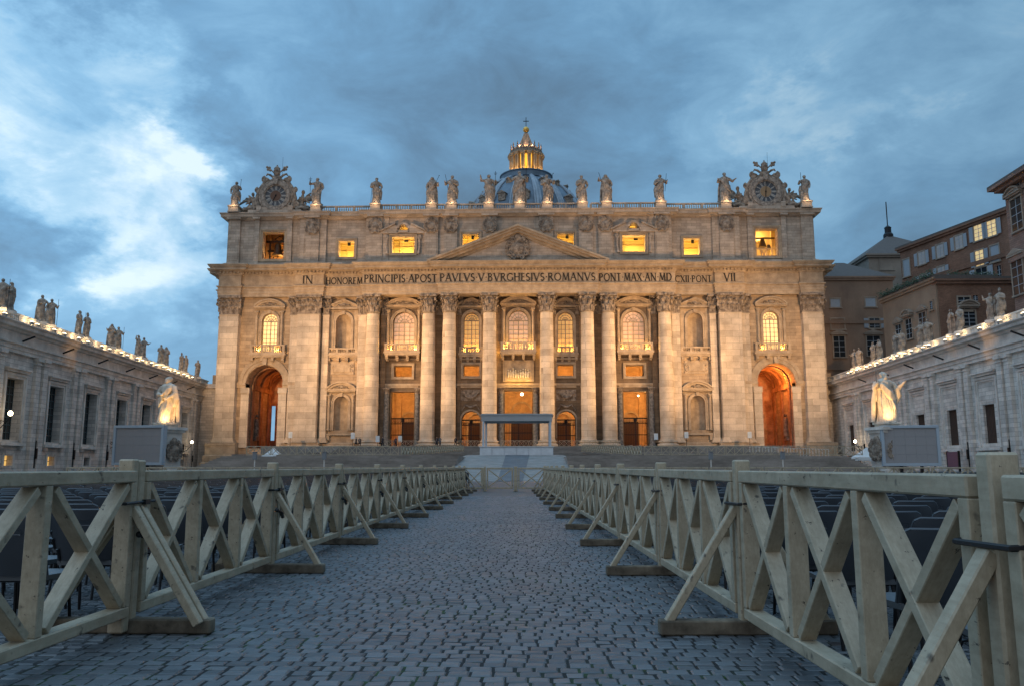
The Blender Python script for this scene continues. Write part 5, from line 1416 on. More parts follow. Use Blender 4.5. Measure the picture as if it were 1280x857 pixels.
        m.tube([(cx - u * .6, Y - .15, zc + 3.6), (cx + u * .5, Y - .2, zc + 4.6), (cx + u * 1.45, Y - .15, zc + 5.6)], [.14, .13, .15], 8)
        for (dx, dz) in ((1.45, 5.75), (1.8, 5.35), (1.35, 5.2), (1.95, 5.85)): m.ball((cx + u * dx, Y - .15, zc + dz), .26, 8, 6)
        m.tube([(cx + u * .6, Y, zc + 3.7), (cx + u * 1.3, Y, zc + 4.3), (cx + u * 1.9, Y, zc + 4.5), (cx + u * 2.1, Y, zc + 4.1)], [.2, .24, .2, .12], 8)
    m.box(cx - .7, cx + .7, Y - .4, Y + .35, zc + 3.2, zc + 4.1)
    link('scrollwork', remeshed(m, 'scrollwork', .075, CARVED), cl).location = (-cx, -Y, -z0)
    m = MB(); m.lathe([(.45, zc + 4.1), (.62, zc + 4.4), (.66, zc + 4.55), (.60, zc + 4.6), (.66, zc + 4.95), (.70, zc + 5.1), (.62, zc + 5.15), (.58, zc + 5.5), (.62, zc + 5.6), (.5, zc + 5.7), (.3, zc + 5.95), (.08, zc + 6.1)], cx, Y - .05, 20); m.ball((cx, Y - .05, zc + 6.2), .14, 8, 6)
    m.build('papal_tiara', CARVED, cl)
    for u in (-1, 1):
        m = MB(); angel(m, u, cx + u * 4.3, z0 + .9, 1.5 if u == s else 1.35)
        o = link('angel', remeshed(m, 'angel', .085, CARVED), cl); o.location = (-cx, -Y, -z0)
        m = MB(); reclining(m, u, cx + u * 6.0, z0 + .3, .95)
        o = link('cherub', remeshed(m, 'cherub', .085, CARVED), cl); o.location = (-cx, -Y, -z0)
    q = MB(); q.tube([(cx + .8, Y + .6, z0), (cx + .85, Y + .6, zc + 8.2)], [.05, .02], 5); q.build('lightning_rod', DARKIRON, cl)
BR = plain('copper_clock_centre', (.10, .05, .03), .5, .3)
clock(-47.1, 1, math.radians(205), None, BR, 'left roof clock with a dark copper centre, papal tiara and winged figures')
clock(47.4, -1, math.radians(183), math.radians(5), plain('sunburst_clock_centre', (.28, .18, .09), .5), 'right roof clock with a pale sunburst centre and two upright hands, under a papal tiara')

# ------------------------------------------------------------------ Peter and Paul on their pedestals, with the big screens
def apostle(name, loc, rz, lab, larm, rarm, hd, seed, ck, H, extra):
    t = thing(name, lab, 'statue', loc, rz)
    link('figure', robed_figure(name, larm, rarm, wide=1.16, seed=seed, head=hd, cloak=ck, H=H, voxel=.0075, mat=MARBLE, lean=.012, cape=True, nfold=9), t)
    q = MB(); q.box(-.9, .9, -.85, .75, -.28, .03); q.build('base', MARBLE, t, local=True)
    extra(t, H)
    return t
def keys(t, H):
    q = MB(); q.tube([(.02 * H, -.145 * H, .60 * H), (.02 * H, -.15 * H, .48 * H)], .008 * H, 6); q.arch(.02 * H, .625 * H, .016 * H, .028 * H, -.152 * H, -.138 * H, 12, 0, 2 * PI); q.box(.02 * H, .05 * H, -.156 * H, -.144 * H, .485 * H, .515 * H); q.build('key', GOLD, t, local=True)
def sword(t, H):
    q = MB(); q.tube([(-.235 * H, -.10 * H, .05 * H), (-.245 * H, -.12 * H, 1.02 * H)], .0075 * H, 6); q.box(-.285 * H, -.20 * H, -.13 * H, -.11 * H, .80 * H, .815 * H); q.build('sword', STATUE, t, local=True)
PL = Vector((-38.9, -61.0)); PR = Vector((40.3, -65.0))
apostle('apostle_statue', (PL.x, PL.y, 5.88), math.radians(-22), 'white marble apostle statue with folded arms and keys, lit golden, on the left pedestal', ((-.165, -.02, .64), (-.02, -.125, .60)), ((.155, -.02, .62), (.10, -.11, .52)), 'beard', 21, -1, 5.5, keys)
apostle('apostle_statue', (PR.x, PR.y, 5.6), math.radians(14), 'white marble bearded apostle statue with outstretched arm and sword, lit golden, on the right pedestal', ((-.165, -.03, .66), (-.175, -.10, .74)), ((.165, -.05, .66), (.215, -.12, .77)), 'longbeard', 23, 1, 5.65, sword)
def apostle_base(P, zt, lab, rz):
    t = thing('stone_pedestal', lab, 'pedestal', (P.x, P.y, 0), rz, 'pedestals of the two apostles')
    q = MB(); q.box(-1.25, 1.25, -1.2, 1.2, 1.2, zt - .6); q.build('block', WINGP, t, local=True)
    q = MB(); q.box(-1.45, 1.45, -1.4, 1.4, zt - .9, zt - .6); q.box(-1.65, 1.65, -1.6, 1.6, zt - .6, zt - .28); q.build('cornice', WINGP, t, local=True)
    q = MB(); q.box(-1.6, 1.6, -1.55, 1.55, 0, .8); q.box(-1.4, 1.4, -1.35, 1.35, .8, 1.2); q.build('plinth', WINGP, t, local=True)
    for y_, s in ((-1.2, 1), ):
        q = MB(); arms(q, 0, y_, 1.7, 2.6); q.build('carved_shield', CARVED, t, local=True)
    for s in (-1, 1):
        q = MB(); q.M = Matrix.Rotation(s * PI / 2, 4, 'Z'); arms(q, 0, -1.25, 1.8, 2.6); q.build('carved_scroll', CARVED, t, local=True)
apostle_base(PL, 5.88, 'pale carved stone pedestal under the statue with keys on the left', math.radians(-22))
apostle_base(PR, 5.6, 'pale carved stone pedestal under the statue with the sword on the right', math.radians(14))
def screen(A, B, z0, z1, lab, side, pc):
    """big video screen between ground points A and B"""
    A, B = Vector(A), Vector(B); d = (B - A); ln = d.length; rz = math.atan2(d.y, d.x)
    t = thing('video_screen', lab, 'screen', (A.x, A.y, 0), rz, 'big screens in front of the apostle statues')
    fw = .28
    q = MB(); q.bbox(0, ln, 0, .7, z0, z0 + fw, .02); q.bbox(0, ln, 0, .7, z1 - fw, z1, .02); q.bbox(0, fw, .003, .697, z0 + fw, z1 - fw, .01); q.bbox(ln - fw, ln, .003, .697, z0 + fw, z1 - fw, .01)
    q.box(fw, ln - fw, .45, .65, z0 + fw, z1 - fw); q.build('frame', plain('pale_blue_frame_paint', (.34, .40, .45), .5, nvar=.12, scale=1.5), t, local=True)
    q = MB(); nx, nz = 5, 4
    for i in range(nx):
        for j in range(nz):
            a, b = fw + (ln - 2 * fw) * i / nx, fw + (ln - 2 * fw) * (i + 1) / nx; c_, d_ = z0 + fw + (z1 - z0 - 2 * fw) * j / nz, z0 + fw + (z1 - z0 - 2 * fw) * (j + 1) / nz
            q.box(a + .005, b - .005, .14, .45, c_ + .005, d_ - .005)
    q.build('display_panel', pc, t, local=True)
    q = MB(); q.box(ln * .3, ln * .35, .2, .5, 0, z0); q.box(ln * .65, ln * .7, .2, .5, 0, z0); q.build('leg', DARKIRON, t, local=True)
PGREY = plain('switched_off_screen', (.27, .26, .26), .55, nvar=.06, scale=1)
screen((-44.1, -62.6), (-38.0, -63.6), 1.35, 5.72, 'large switched-off screen with pale blue frame before the left pedestal', -1, PGREY)
screen((39.0, -66.6), (44.5, -67.6), 1.25, 5.42, 'large switched-off screen with pale blue frame before the right pedestal', 1, PGREY)
for P, s in ((PL, -1), (PR, 1)):
    spot('apostle_floodlight', (P.x + (.3 if s < 0 else -.2), P.y - 1.9, 6.1), (P.x, P.y, 8.2), 330, 110, .8, (1, .62, .22), .25)
    spot('apostle_floodlight', (P.x - s * 12, P.y - 9, 1.6), (P.x, P.y, 8.6), 17000, 18, .8, (1, .52, .15), .3)
# ------------------------------------------------------------------ the two straight wings of the square
WL_S, WT_S = WINGL, WINGP
WR_S = stone('right_wing_stucco', (.66, .62, .57), (.46, .42, .38), course=(1.7, .5), streak=.3); WU_S = stone('right_wing_trim', (.66, .61, .55), (.40, .36, .32), streak=.35)
LA, LB = Vector((-60.76, -1.58)), Vector((-54.24, -68.67))
RA, RB = Vector((58.52, -7.53)), Vector((55.79, -64.89))
def wing_frame(A, B):
    d = (B - A).normalized(); return A, d
def build_wing(name, A, B, side, lab, zb_top, s0, s1, pil, win):
    """side -1: left wing (piazza towards +x), +1: right wing"""
    d = (B - A).normalized(); rz = math.atan2(d.y, d.x)
    # local x runs along the wall away from the church, local y*f points into the piazza
    f = 1 if side < 0 else -1
    root = thing(name, lab, 'building', (A.x, A.y, 0), rz)
    WINGL, WINGP = (WL_S, WT_S) if side < 0 else (WR_S, WU_S)
    def bx(mb, x0, x1, o0, o1, z0, z1):      # o = distance towards the piazza from the balustrade line
        mb.box(x0, x1, min(f * o0, f * o1), max(f * o0, f * o1), z0, z1)
    WO = -.25       # wall plane offset
    Z = zb_top      # top of balustrade
    prof = [(-1.5, Z - 4.35), (.12, Z - 4.35), (.12, Z - 4.0), (.22, Z - 3.95), (.22, Z - 3.55), (.48, Z - 3.45), (.48, Z - 3.3), (-.02, Z - 3.25), (-.02, Z - 2.15), (.2, Z - 2.05), (.3, Z - 1.85), (.75, Z - 1.75), (.8, Z - 1.45), (1.05, Z - 1.25), (1.05, Z - 1.15), (-2.2, Z - 1.1)]
    e = MB(); pth = [(s0, 0), (s1, 0)]
    # sweep pushes outward to the right of travel: travel +x -> right is -y
    if f < 0: e.sweep(pth, prof)
    else: e.sweep([(s1, 0), (s0, 0)], [(o, z) for o, z in prof])
    e.build('entablature', WINGP, root, local=True)
    w_ = MB()
    edges = [s0] + sorted(pil) + [s1]
    dark = MB(); frames = []
    for a, b in zip(edges[:-1], edges[1:]):
        ws = [x for x in win if a < x < b]
        zt = Z - 4.3
        if not ws: bx(w_, a, b, WO, WO - 2.2, 0, zt); continue
        x = ws[0]
        if side < 0:
            zb_, zt_, hw = 4.1, 10.9, 1.75
        else:
            zb_, zt_, hw = 3.9, 8.45, 1.35
        bx(w_, a, x - hw, WO, WO - 2.2, 0, zt); bx(w_, x + hw, b, WO, WO - 2.2, 0, zt)
        bx(w_, x - hw, x + hw, WO, WO - 2.2, zt_, zt)
        if side < 0:
            bx(w_, x - hw, x - .85, WO, WO - 2.2, 0, zb_); bx(w_, x + .85, x + hw, WO, WO - 2.2, 0, zb_); bx(w_, x - .85, x + .85, WO, WO - 2.2, 0, 1.3); bx(w_, x - .85, x + .85, WO, WO - 2.2, 2.4, zb_)
        else: bx(w_, x - hw, x + hw, WO, WO - 2.2, 0, zb_)
    w_.build('wall', WINGL, root, local=True)
    for k, x in enumerate(win):
        q = MB()
        if side < 0: hw, zb_, zt_, o = 1.75, 4.1, 10.9, 0
        else: hw, zb_, zt_, o = 2.05, 3.7, 11.2, 0
        for e1, oo in ((0, .1), (.28, .22)):
            bx(q, x - hw - e1 - .3, x - hw - e1, WO, WO + oo, zb_ - e1, zt_ + e1); bx(q, x + hw + e1, x + hw + e1 + .3, WO, WO + oo, zb_ - e1, zt_ + e1); bx(q, x - hw - e1 - .3, x + hw + e1 + .3, WO, WO + oo + .002, zt_ + e1, zt_ + e1 + .3)
        bx(q, x - hw - .75, x + hw + .75, WO, WO + .62, zt_ + .95, zt_ + 1.15); bx(q, x - hw - .6, x + hw + .6, WO, WO + .4, zt_ + .65, zt_ + .95)
        bx(q, x - hw - .8, x + hw + .8, WO, WO + .5, zb_ - .62, zb_ - .3)
        bx(q, x - hw - .6, x - hw + .1, WO, WO + .32, zb_ - .95, zb_ - .62); bx(q, x + hw - .1, x + hw + .6, WO, WO + .32, zb_ - .95, zb_ - .62)
        if side < 0:
            bx(q, x - 1.25, x - .87, WO, WO + .08, 1.1, 2.7); bx(q, x + .87, x + 1.25, WO, WO + .08, 1.1, 2.7)
        wn = q.build('window', WINGP, root, local=True)
        q = MB()
        if side < 0:
            bx(q, x - hw, x + hw, WO - 1.0, WO - 1.05, zb_, zt_); q.build('pane', GLASSD, wn, local=True)
            q = MB()
            for i in range(5): bx(q, x - hw + 2 * hw * i / 4 - .05, x - hw + 2 * hw * i / 4 + .05, WO - .93, WO - .99, zb_, zt_)
            for j in range(9): bx(q, x - hw, x + hw, WO - .90, WO - .98, zb_ + (zt_ - zb_) * j / 8 - .05, zb_ + (zt_ - zb_) * j / 8 + .05)
            q.build('glazing_bars', plain('window_bar', (.05, .07, .07), .6), wn, local=True)
            q = MB(); bx(q, x - .85, x + .85, WO - .6, WO - .65, 1.3, 2.4)
            q.build('basement_pane', PANE_WARM if k in (5, 6, 3) else GLASSD, wn, local=True)
            q = MB(); bx(q, x - .05, x + .05, WO - .5, WO - .58, 1.3, 2.4); bx(q, x - .85, x + .85, WO - .52, WO - .58, 1.8, 1.87); q.build('basement_bars', DARKIRON, wn, local=True)
        else:
            bx(q, x - 1.35, x + 1.35, WO - .4, WO - .5, 3.9, 8.45)
            for i in range(9): bx(q, x - 1.35 + 2.7 * i / 8 - .04, x - 1.35 + 2.7 * i / 8 + .04, WO - .3, WO - .4, 3.9, 8.45)
            q.build('shutter', BROWNSH, wn, local=True)
            q = MB(); bx(q, x - 1.7, x + 1.7, WO, WO - .12 + .17, 8.75, 10.9); q.build('blank_panel', WINGL, wn, local=True)
            q = MB(); bx(q, x - 1.3, x + 1.3, WO, WO + .08, 1.0, 2.6); q.build('basement_panel', WINGP, wn, local=True)
    # paired pilasters
    for x in pil:
        q = MB()
        for dx, o in ((-.62, .55), (.75, .38)):
            bx(q, x + dx - .55, x + dx + .55, WO, WO + o, 1.0, Z - 5.1)
            bx(q, x + dx - .68, x + dx + .68, WO, WO + o + .12, .4, 1.0)
        o = q.build('pilaster', WINGL, root, local=True)
        q = MB()
        for dx, oo in ((-.62, .55), (.75, .38)):
            bx(q, x + dx - .62, x + dx + .62, WO, WO + oo + .1, Z - 5.1, Z - 4.95); bx(q, x + dx - .55, x + dx + .55, WO, WO + oo + .03, Z - 4.95, Z - 4.7); bx(q, x + dx - .7, x + dx + .7, WO, WO + oo + .22, Z - 4.7, Z - 4.34)
        q.build('capital', WINGP, o, local=True)
        q = MB(); bx(q, x - .15, x + .1, WO + .35, WO + .6, 2.1, 3.3); q.tube([(x, f * (WO + .4), 0.4), (x, f * (WO + .4), 4.2)], .06, 6); q.build('wall_cable_box', DARKIRON, o, local=True)
    # waterspouts on the frieze
    for i, x in enumerate([p + 4.6 for p in pil]):
        q = MB(); q.beam((x, f * 0, Z - 2.9), (x, f * 1.3, Z - 2.35), .16, .2, (1, 0, 0)); q.build('waterspout', DARKIRON, root, local=True)
    # balustrade: solid panels with baluster groups between posts
    bp = MB(); bs = MB()
    bx(bp, s0, s1, -.35, .0, Z - 1.1, Z - .85); bx(bp, s0, s1, -.42, .06, Z - .2, Z)
    x = s0 + 1; i = 0
    while x < s1 - 1:
        bx(bp, x - .45, x + .45, -.38, .03, Z - .85, Z - .2)
        if i % 3 != 1:
            n = 7
            for k in range(n):
                xx = x + .6 + k * .42
                if xx > s1 - .5: break
                bs.lathe([(.11, Z - .85), (.08, Z - .78), (.15, Z - .6), (.07, Z - .35), (.11, Z - .2)], xx, -.17 * f, 6)
        else: bx(bp, x + .45, x + 3.1, -.25, -.1, Z - .85, Z - .2)
        x += 3.5; i += 1
    bp.build('parapet', WINGP, root, local=True); bs.build('balustrade', WINGP, root, local=True)
    q = MB(); bx(q, s0, s1, -1.0, -9, Z - 1.6, Z - 1.2); q.build('roof', ROOF, root, local=True)
    def W(x, o, z):    # local wing coordinates to world
        n_ = Vector((-d.y, d.x)) * f
        return Vector((A.x + d.x * x + n_.x * o, A.y + d.y * x + n_.y * o, z))
    return root, W, rz, f
pl = [.1, 9.4, 18.8, 28.2, 37.8, 48.0, 57.6, 67.2, 76.8]
LW, WL, LRZ, LF = build_wing('left_wing', LA, LB, -1, 'long pale wing on the left with deep dark windows and statues along its top', 18.0, -8, 92, pl, [4.6, 14.0, 23.3, 33.1, 43.2, 53.0, 62.6, 72.2])
LW.name = 'colonnade_wing'
pr = [4.3, 14.2, 23.4, 33.0, 42.7, 52.4, 62.1, 71.8]
RW, WR, RRZ, RF = build_wing('colonnade_wing', RA, RB, 1, 'long pale wing on the right with brown boarded windows and statues along its top', 18.0, -12, 92, pr, [-.6, 9.4, 18.6, 28.5, 38.2, 47.7, 57.4, 67.0])
for s in (-1, 1):
    q = MB(); x0, x1 = sorted((s * 57.5, s * 66)); q.box(x0, x1, 3, 9, 0, 16.2); q.box(x0, x1, 2.4, 9, 16.2, 17.0)
    o = q.build('link_wall', WINGL, LW if s < 0 else RW); 
    o.matrix_parent_inverse = Matrix.Rotation(-(LRZ if s < 0 else RRZ), 4, 'Z')

# statues on the wings: eight different figures, copied
WH = 3.25
POSES = [(BOOK_L, DOWN_R, 'beard', 1, 31), (DOWN_L, STF_R, 'hair', -1, 32), (UP_L, DOWN_R, 'beard', 1, 33), (OUT_L, BOOK_R, 'hood', -1, 34), (STF_L, BOOK_R, 'mitre', 1, 35), (BOOK_L, OUT_R, 'hair', -1, 36)]
WM = [robed_figure('wing_figure', a, b, seed=sd_, head=h, cloak=c_, wide=.9, H=WH, voxel=.0165, turn=.5 * c_, mat=STATUE, cape=(sd_ % 2 == 0)) for a, b, h, c_, sd_ in POSES]
PROTO = {}
def wing_statue(k, loc, rz, lab, grp):
    if k not in PROTO:
        t = thing('parapet_statue', lab, 'statue', loc, rz, grp); link('figure', WM[k], t)
        q = MB(); q.box(-.55, .55, -.5, .5, -.35, .02); q.build('base', WINGP, t, local=True); PROTO[k] = t
        if POSES[k][0] is STF_L: staff(t, -.185, .0, -.19, 1.0, WH, y=-.12)
        if POSES[k][1] is STF_R: staff(t, .185, .0, .19, .98, WH, y=-.12)
        return t
    return dup(PROTO[k], loc, rz, lab, grp)
DESC = {0: 'robed figure with a book', 1: 'robed figure with a staff', 2: 'figure with one raised arm', 3: 'hooded figure with an outstretched arm', 4: 'mitred figure with a staff', 5: 'bareheaded figure opening one arm'}
ls = [66.9, 65.2, 58.3, 56.0, 48.6, 46.3, 38.3, 36.0, 28.5, 26.1, 18.6, 16.0, 8.2, 5.8, -1.2]
lk = [1, 0, 5, 1, 0, 4, 3, 1, 2, 5, 0, 3, 4, 2, 0]
for i, (s_, k) in enumerate(zip(ls, lk)):
    p = WL(s_, -.2, 18.02); 
    wing_statue(k, p, math.radians(62 + (i * 37) % 50 - 25), '%s on the left wing parapet, %s from the camera end' % (DESC[k], ORD[i]), 'statues along the left wing')
rs = [61.0, 58.8, 52.5, 50.3, 42.6, 40.2, 33.2, 30.9, 24.1, 21.7, 15.0, 12.4, 5.9, 3.5]
rk_ = [0, 1, 4, 2, 0, 1, 5, 3, 2, 5, 3, 0, 1, 4]
for i, (s_, k) in enumerate(zip(rs, rk_)):
    p = WR(s_, -.2, 18.02)
    wing_statue(k, p, math.radians(-62 + (i * 41) % 50 - 25), '%s on the right wing parapet, %s from the camera end' % (DESC[k], ORD[i]), 'statues along the right wing')
# floodlights lying along the cornice of each wing
def cornice_lights(W, rz, f, ss, side):
    proto = None
    for i, s_ in enumerate(ss):
        p = W(s_, .62 + .2 * (i % 2), 16.92); lab = '%s glowing floodlight from the camera end of the %s wing cornice' % (ORD[i], side)
        if proto is None:
            proto = thing('floodlight', lab, 'floodlight', p, rz, 'floodlights along the %s wing cornice' % side)
            q = MB(); q.bbox(-.28, .28, -.17, .17, .12, .40, .02); q.box(-.3, -.26, -.05, .05, 0, .3); q.box(.26, .3, -.05, .05, 0, .3); q.build('housing', HOUSING, proto, local=True)
            q = MB(); q.box(-.26, .26, -.15, .15, .40, .425); q.ball((0, 0, .42), (.26, .18, .10), 12, 8); q.build('lens', LENS, proto, local=True)
        else: dup(proto, p, rz, lab)
        lamp('cornice_lamp', W(s_, .45, 17.45), 42, (1, .70, .36), .08)
ssL = [67.5, 62.2, 60.6, 57.0, 54.0, 50.5, 47.4, 43.6, 40.6, 37.0, 34.2, 31.0, 28.3, 25.2, 22.4, 19.5, 16.8, 14.2, 11.8, 9.4, 7.0, 4.6]
cornice_lights(WL, LRZ, LF, ssL, 'left')
ssR = [58.5, 54.0, 49.0, 44.0, 40.0, 35.5, 33.2, 29.8, 27.0, 24.6, 21.6, 18.6, 16.0, 13.6, 11.2, 8.6, 6.6, 4.4, 2.2]
cornice_lights(WR, RRZ, RF, ssR, 'right')
# bracket street lamps on the wing walls
def bracket_lamp(W, f, rz, s_, z, lit, lab):
    p = W(s_, .1, z); t = thing('bracket_lamp', lab, 'street lamp', p, rz, 'lamps on iron brackets on the wing walls')
    q = MB(); q.box(-.12, .12, -.2 if f > 0 else .0, 0 if f > 0 else .2, -1.0, .4)
    q.tube([(0, 0, -.9), (0, f * .5, -.7), (0, f * .9, -.2), (0, f * 1.2, .1), (0, f * 1.35, .45)], .055, 6); q.tube([(0, 0, .1), (0, f * .6, .0), (0, f * 1.0, -.15)], .04, 6)
    q.tube([(0, f * .35, -.35), (0, f * .5, -.15), (0, f * .35, .02), (0, f * .2, -.15), (0, f * .35, -.35)], .03, 5)
    q.tube([(0, f * 0.02, -1.0), (0, f * .02, -z + .3)], .04, 6)
    q.build('bracket', DARKIRON, t, local=True)
    q = MB(); q.lathe([(.13, .42), (.2, .46), (.2, .5)], 0, f * 1.35, 10); q.lathe([(.2, 1.12), (.1, 1.2), (.02, 1.3)], 0, f * 1.35, 10); q.build('cap', DARKIRON, t, local=True)
    q = MB(); q.ball((0, f * 1.35, .80), (.24, .24, .27), 14, 10); q.build('globe', BULB if lit else plain('white_glass_globe', (.7, .7, .68), .3), t, local=True, smooth=True)
    if lit: lamp('globe_lamp', W(s_, 1.35 + .75, z + .8), 110, (1, .74, .42), .3)
bracket_lamp(WL, LF, LRZ, 66.2, 6.0, True, 'lit globe lamp at the left edge of the picture on the left wing')
bracket_lamp(WL, LF, LRZ, 37.2, 4.6, False, 'unlit bracket lamp behind the left video screen')
bracket_lamp(WL, LF, LRZ, 4.8, 4.8, True, 'lit globe lamp at the church end of the left wing')
bracket_lamp(WR, RF, RRZ, 6.2, 4.6, True, 'lit globe lamp at the church end of the right wing, above a white tent')
bracket_lamp(WR, RF, RRZ, 33.6, 4.0, False, 'unlit bracket lamp right of the right video screen')

# ------------------------------------------------------------------ buildings behind the right wing
def box_building(name, lab, A, B, depth, z0, z1, mat, roof_o=.7, wins=(), roof='flat', courses=(), group=None):
    """A, B: ends of the visible wall on the ground (left, right as seen); the body extends behind it"""
    A, B = Vector(A), Vector(B); d = (B - A); ln = d.length; rz = math.atan2(d.y, d.x)
    t = thing(name, lab, 'building', (A.x, A.y, 0), rz, group)
    q = MB(); q.box(0, ln, 0, depth, z0, z1); q.build('wall', mat, t, local=True)
    q = MB(); q.box(-roof_o, ln + roof_o, -roof_o, depth + roof_o, z1, z1 + .35); q.box(-roof_o * .6, ln + roof_o * .6, -roof_o * .6, depth + roof_o * .6, z1 - .45, z1)
    q.build('cornice', mat, t, local=True)
    q = MB()
    if roof == 'flat': q.box(-roof_o, ln + roof_o, -roof_o, depth + roof_o, z1 + .35, z1 + .7)
    else:
        a, b, h = roof_o, depth / 2, roof
        vs = [(-a, -a, z1 + .36), (ln + a, -a, z1 + .36), (ln + a, depth + a, z1 + .36), (-a, depth + a, z1 + .36), (min(b, ln / 2), b, z1 + h), (max(ln - b, ln / 2), b, z1 + h)]
        q.add(vs, [(0, 1, 5, 4), (1, 2, 5), (2, 3, 4, 5), (3, 0, 4), (3, 2, 1, 0)])
    q.build('roof', ROOF, t, local=True)
    for z, h in courses:
        q = MB(); q.box(-.25, ln + .25, -.25, depth, z, z + h); q.build('string_course', mat, t, local=True)
    inv = Matrix.Rotation(-rz, 4, 'Z')
    for (px, py, w_, h_, kind) in wins:
        P = px_on_plane(px, py, A, B); x = (Vector((P.x, P.y)) - A).dot(d) / ln; z = P.z
        q = MB()
        for u in (-1, 1): q.box(x + u * (w_ / 2 + .12) - .12, x + u * (w_ / 2 + .12) + .12, -.14, 0, z - h_ / 2, z + h_ / 2)
        q.box(x - w_ / 2 - .24, x + w_ / 2 + .24, -.16, 0, z + h_ / 2, z + h_ / 2 + .25); q.box(x - w_ / 2 - .35, x + w_ / 2 + .35, -.25, 0, z - h_ / 2 - .25, z - h_ / 2)
        if 'p' in kind: q.prism([(x - w_ / 2 - .6, z + h_ / 2 + .6), (x + w_ / 2 + .6, z + h_ / 2 + .6), (x, z + h_ / 2 + 1.35)], -.45, 0); q.box(x - w_ / 2 - .6, x + w_ / 2 + .6, -.4, 0, z + h_ / 2 + .3, z + h_ / 2 + .6)
        if 'r' in kind: seg_pediment(q, x, w_ / 2 + .5, z + h_ / 2 + .8, -.5, 0, .7)
        wn = q.build('window', TRIM if 'b' not in kind else mat, t, local=True)
        pm = {'l': PANE_LIT, 'd': GLASSD, 'w': PANE_DIM, 'x': mat, 's': SHUT}[kind[0]]
        q = MB(); q.box(x - w_ / 2, x + w_ / 2, -.05, .02, z - h_ / 2, z + h_ / 2); q.build('pane', pm, wn, local=True)
        if kind[0] in 'dlw':
            q = MB(); q.box(x - .05, x + .05, -.1, -.052, z - h_ / 2, z + h_ / 2)
            for j in (1, 2, 3): q.box(x - w_ / 2, x + w_ / 2, -.09, -.052, z - h_ / 2 + h_ * j / 4 - .04, z - h_ / 2 + h_ * j / 4 + .04)
            q.build('glazing_bars', SHUT, wn, local=True)
        if 'o' in kind:      # open shutters
            for u in (-1, 1):
                q = MB(); x0, x1 = sorted((x + u * (w_ / 2 + .25), x + u * (w_ * .95 + .25))); q.box(x0, x1, -.2, -.145, z - h_ / 2, z + h_ / 2)
                for j in range(8): q.box(x0 + .06, x1 - .06, -.225, -.2, z - h_ / 2 + h_ * (j + .2) / 8, z - h_ / 2 + h_ * (j + .7) / 8)
                q.build('shutter', SHUT, wn, local=True)
    return t
PANE_LIT = emissive('lamplit_house_window', (1.0, .66, .30), .65, 1.4)
PANE_DIM = emissive('dim_reflecting_window', (.30, .30, .30), .16, 1.5)  # faint grey emission stands in for a reflection in the panes
box_building('chapel', 'tall grey chapel with a pitched roof behind the right end of the church', (82.6, 38), (102.5, 38), 22, 0, 50.6, GREYP, 1.0, wins=((1108, 329, 3.0, 3.2, 'xb'),), roof=8.2)
q = MB(); q.tube([(92.5, 49, 57), (92.5, 49, 67.5)], .13, 6); q.lathe([(1.2, 57.6), (1.2, 58.9), (.8, 59.4), (.8, 60.6), (.9, 60.7), (.1, 61.4)], 92.5, 49, 10)
m_ = q.build('mast', DARKIRON); tag(m_, 'thin mast on a small turret at the peak of the grey chapel roof', 'mast')
box_building('palace_block', 'ochre palace block with small shuttered windows between the church and the terrace', (60.5, 12), (76.3, 12), 14, 0, 39.2, OCHRE, .5, courses=((29.8, .6), (20.4, .4)),
    wins=((1044, 379, 1.9, 1.7, 's'), (1088, 378, 2.0, 1.8, 's'), (1047, 405, 2.6, 2.1, 'x'), (1093, 404, 2.0, 2.0, 'do'), (1049, 433, 2.2, 4.2, 'dp'), (1092, 432, 2.6, 4.0, 'dp')), roof=5.0)
box_building('long_palace', 'long red-brown palace with white shuttered windows receding behind the terrace', (80.5, 17), (88.5, -13), 16, 0, 46.3, BRICKRED, .7, courses=((38.2, .8),),
    wins=((1133.5, 335, 1.9, 3.6, 's'), (1152.5, 323, 1.9, 2.6, 'wo'), (1175.5, 314, 1.9, 2.6, 'wo'), (1199, 303, 1.9, 2.6, 'wo'), (1223.5, 291, 2.0, 2.9, 'lo'), (1240, 285.5, 2.0, 2.9, 'lo'), (1155, 351, 1.9, 2.4, 'wo'), (1177, 341, 1.9, 2.4, 'wo'), (1225, 323, 1.9, 2.9, 'lo'), (1244, 317, 1.9, 3.0, 's'), (1228, 349, 2.6, 4.2, 'do'), (1250, 343, .9, 3.2, 'db')))
TB = box_building('terrace_building', 'tan and dark red building with a planted roof terrace behind the right parapet statues', (69.3, -20.1), (89, -20.1), 14, 0, 31.2, BRICKRED, .6,
    wins=((1205, 380, 1.9, 2.2, 'd'), (1211, 398, 2.0, 2.6, 'dr'), (1219, 374, .8, 1.2, 'db')))
A_, B_ = Vector((68.2, -3.5)), Vector((69.0, -20.2))
TS = box_building('side_wing', 'tan side wing with three pedimented windows above the far parapet statues', (67.9, -2.0), (69.0, -19.9), 9, 0, 31.6, TAN, .5,
    wins=((1124, 417, 1.9, 3.2, 'dp'), (1137, 411, 1.9, 3.4, 'dr'), (1154, 404, 2.1, 3.6, 'dp'), (1165, 382, .8, 1.4, 'db')))
box_building('corner_palace', 'tall pinkish palace corner with a deep cornice at the right edge of the picture', (70.6, -38.5), (69.4, -90), 18, 0, 40.6, stone('pinkish_plaster', (.27, .18, .145), (.18, .12, .10), course=(.9, .3), streak=.35, nscale=.3), 1.6, courses=((29.6, .9), (21.2, .7), (39.0, .7)),
    wins=((1270, 237, 2.2, 2.0, 'd'), (1271.5, 268, 2.6, 4.6, 'dr'), (1273, 345, 2.6, 5.2, 'dp')))
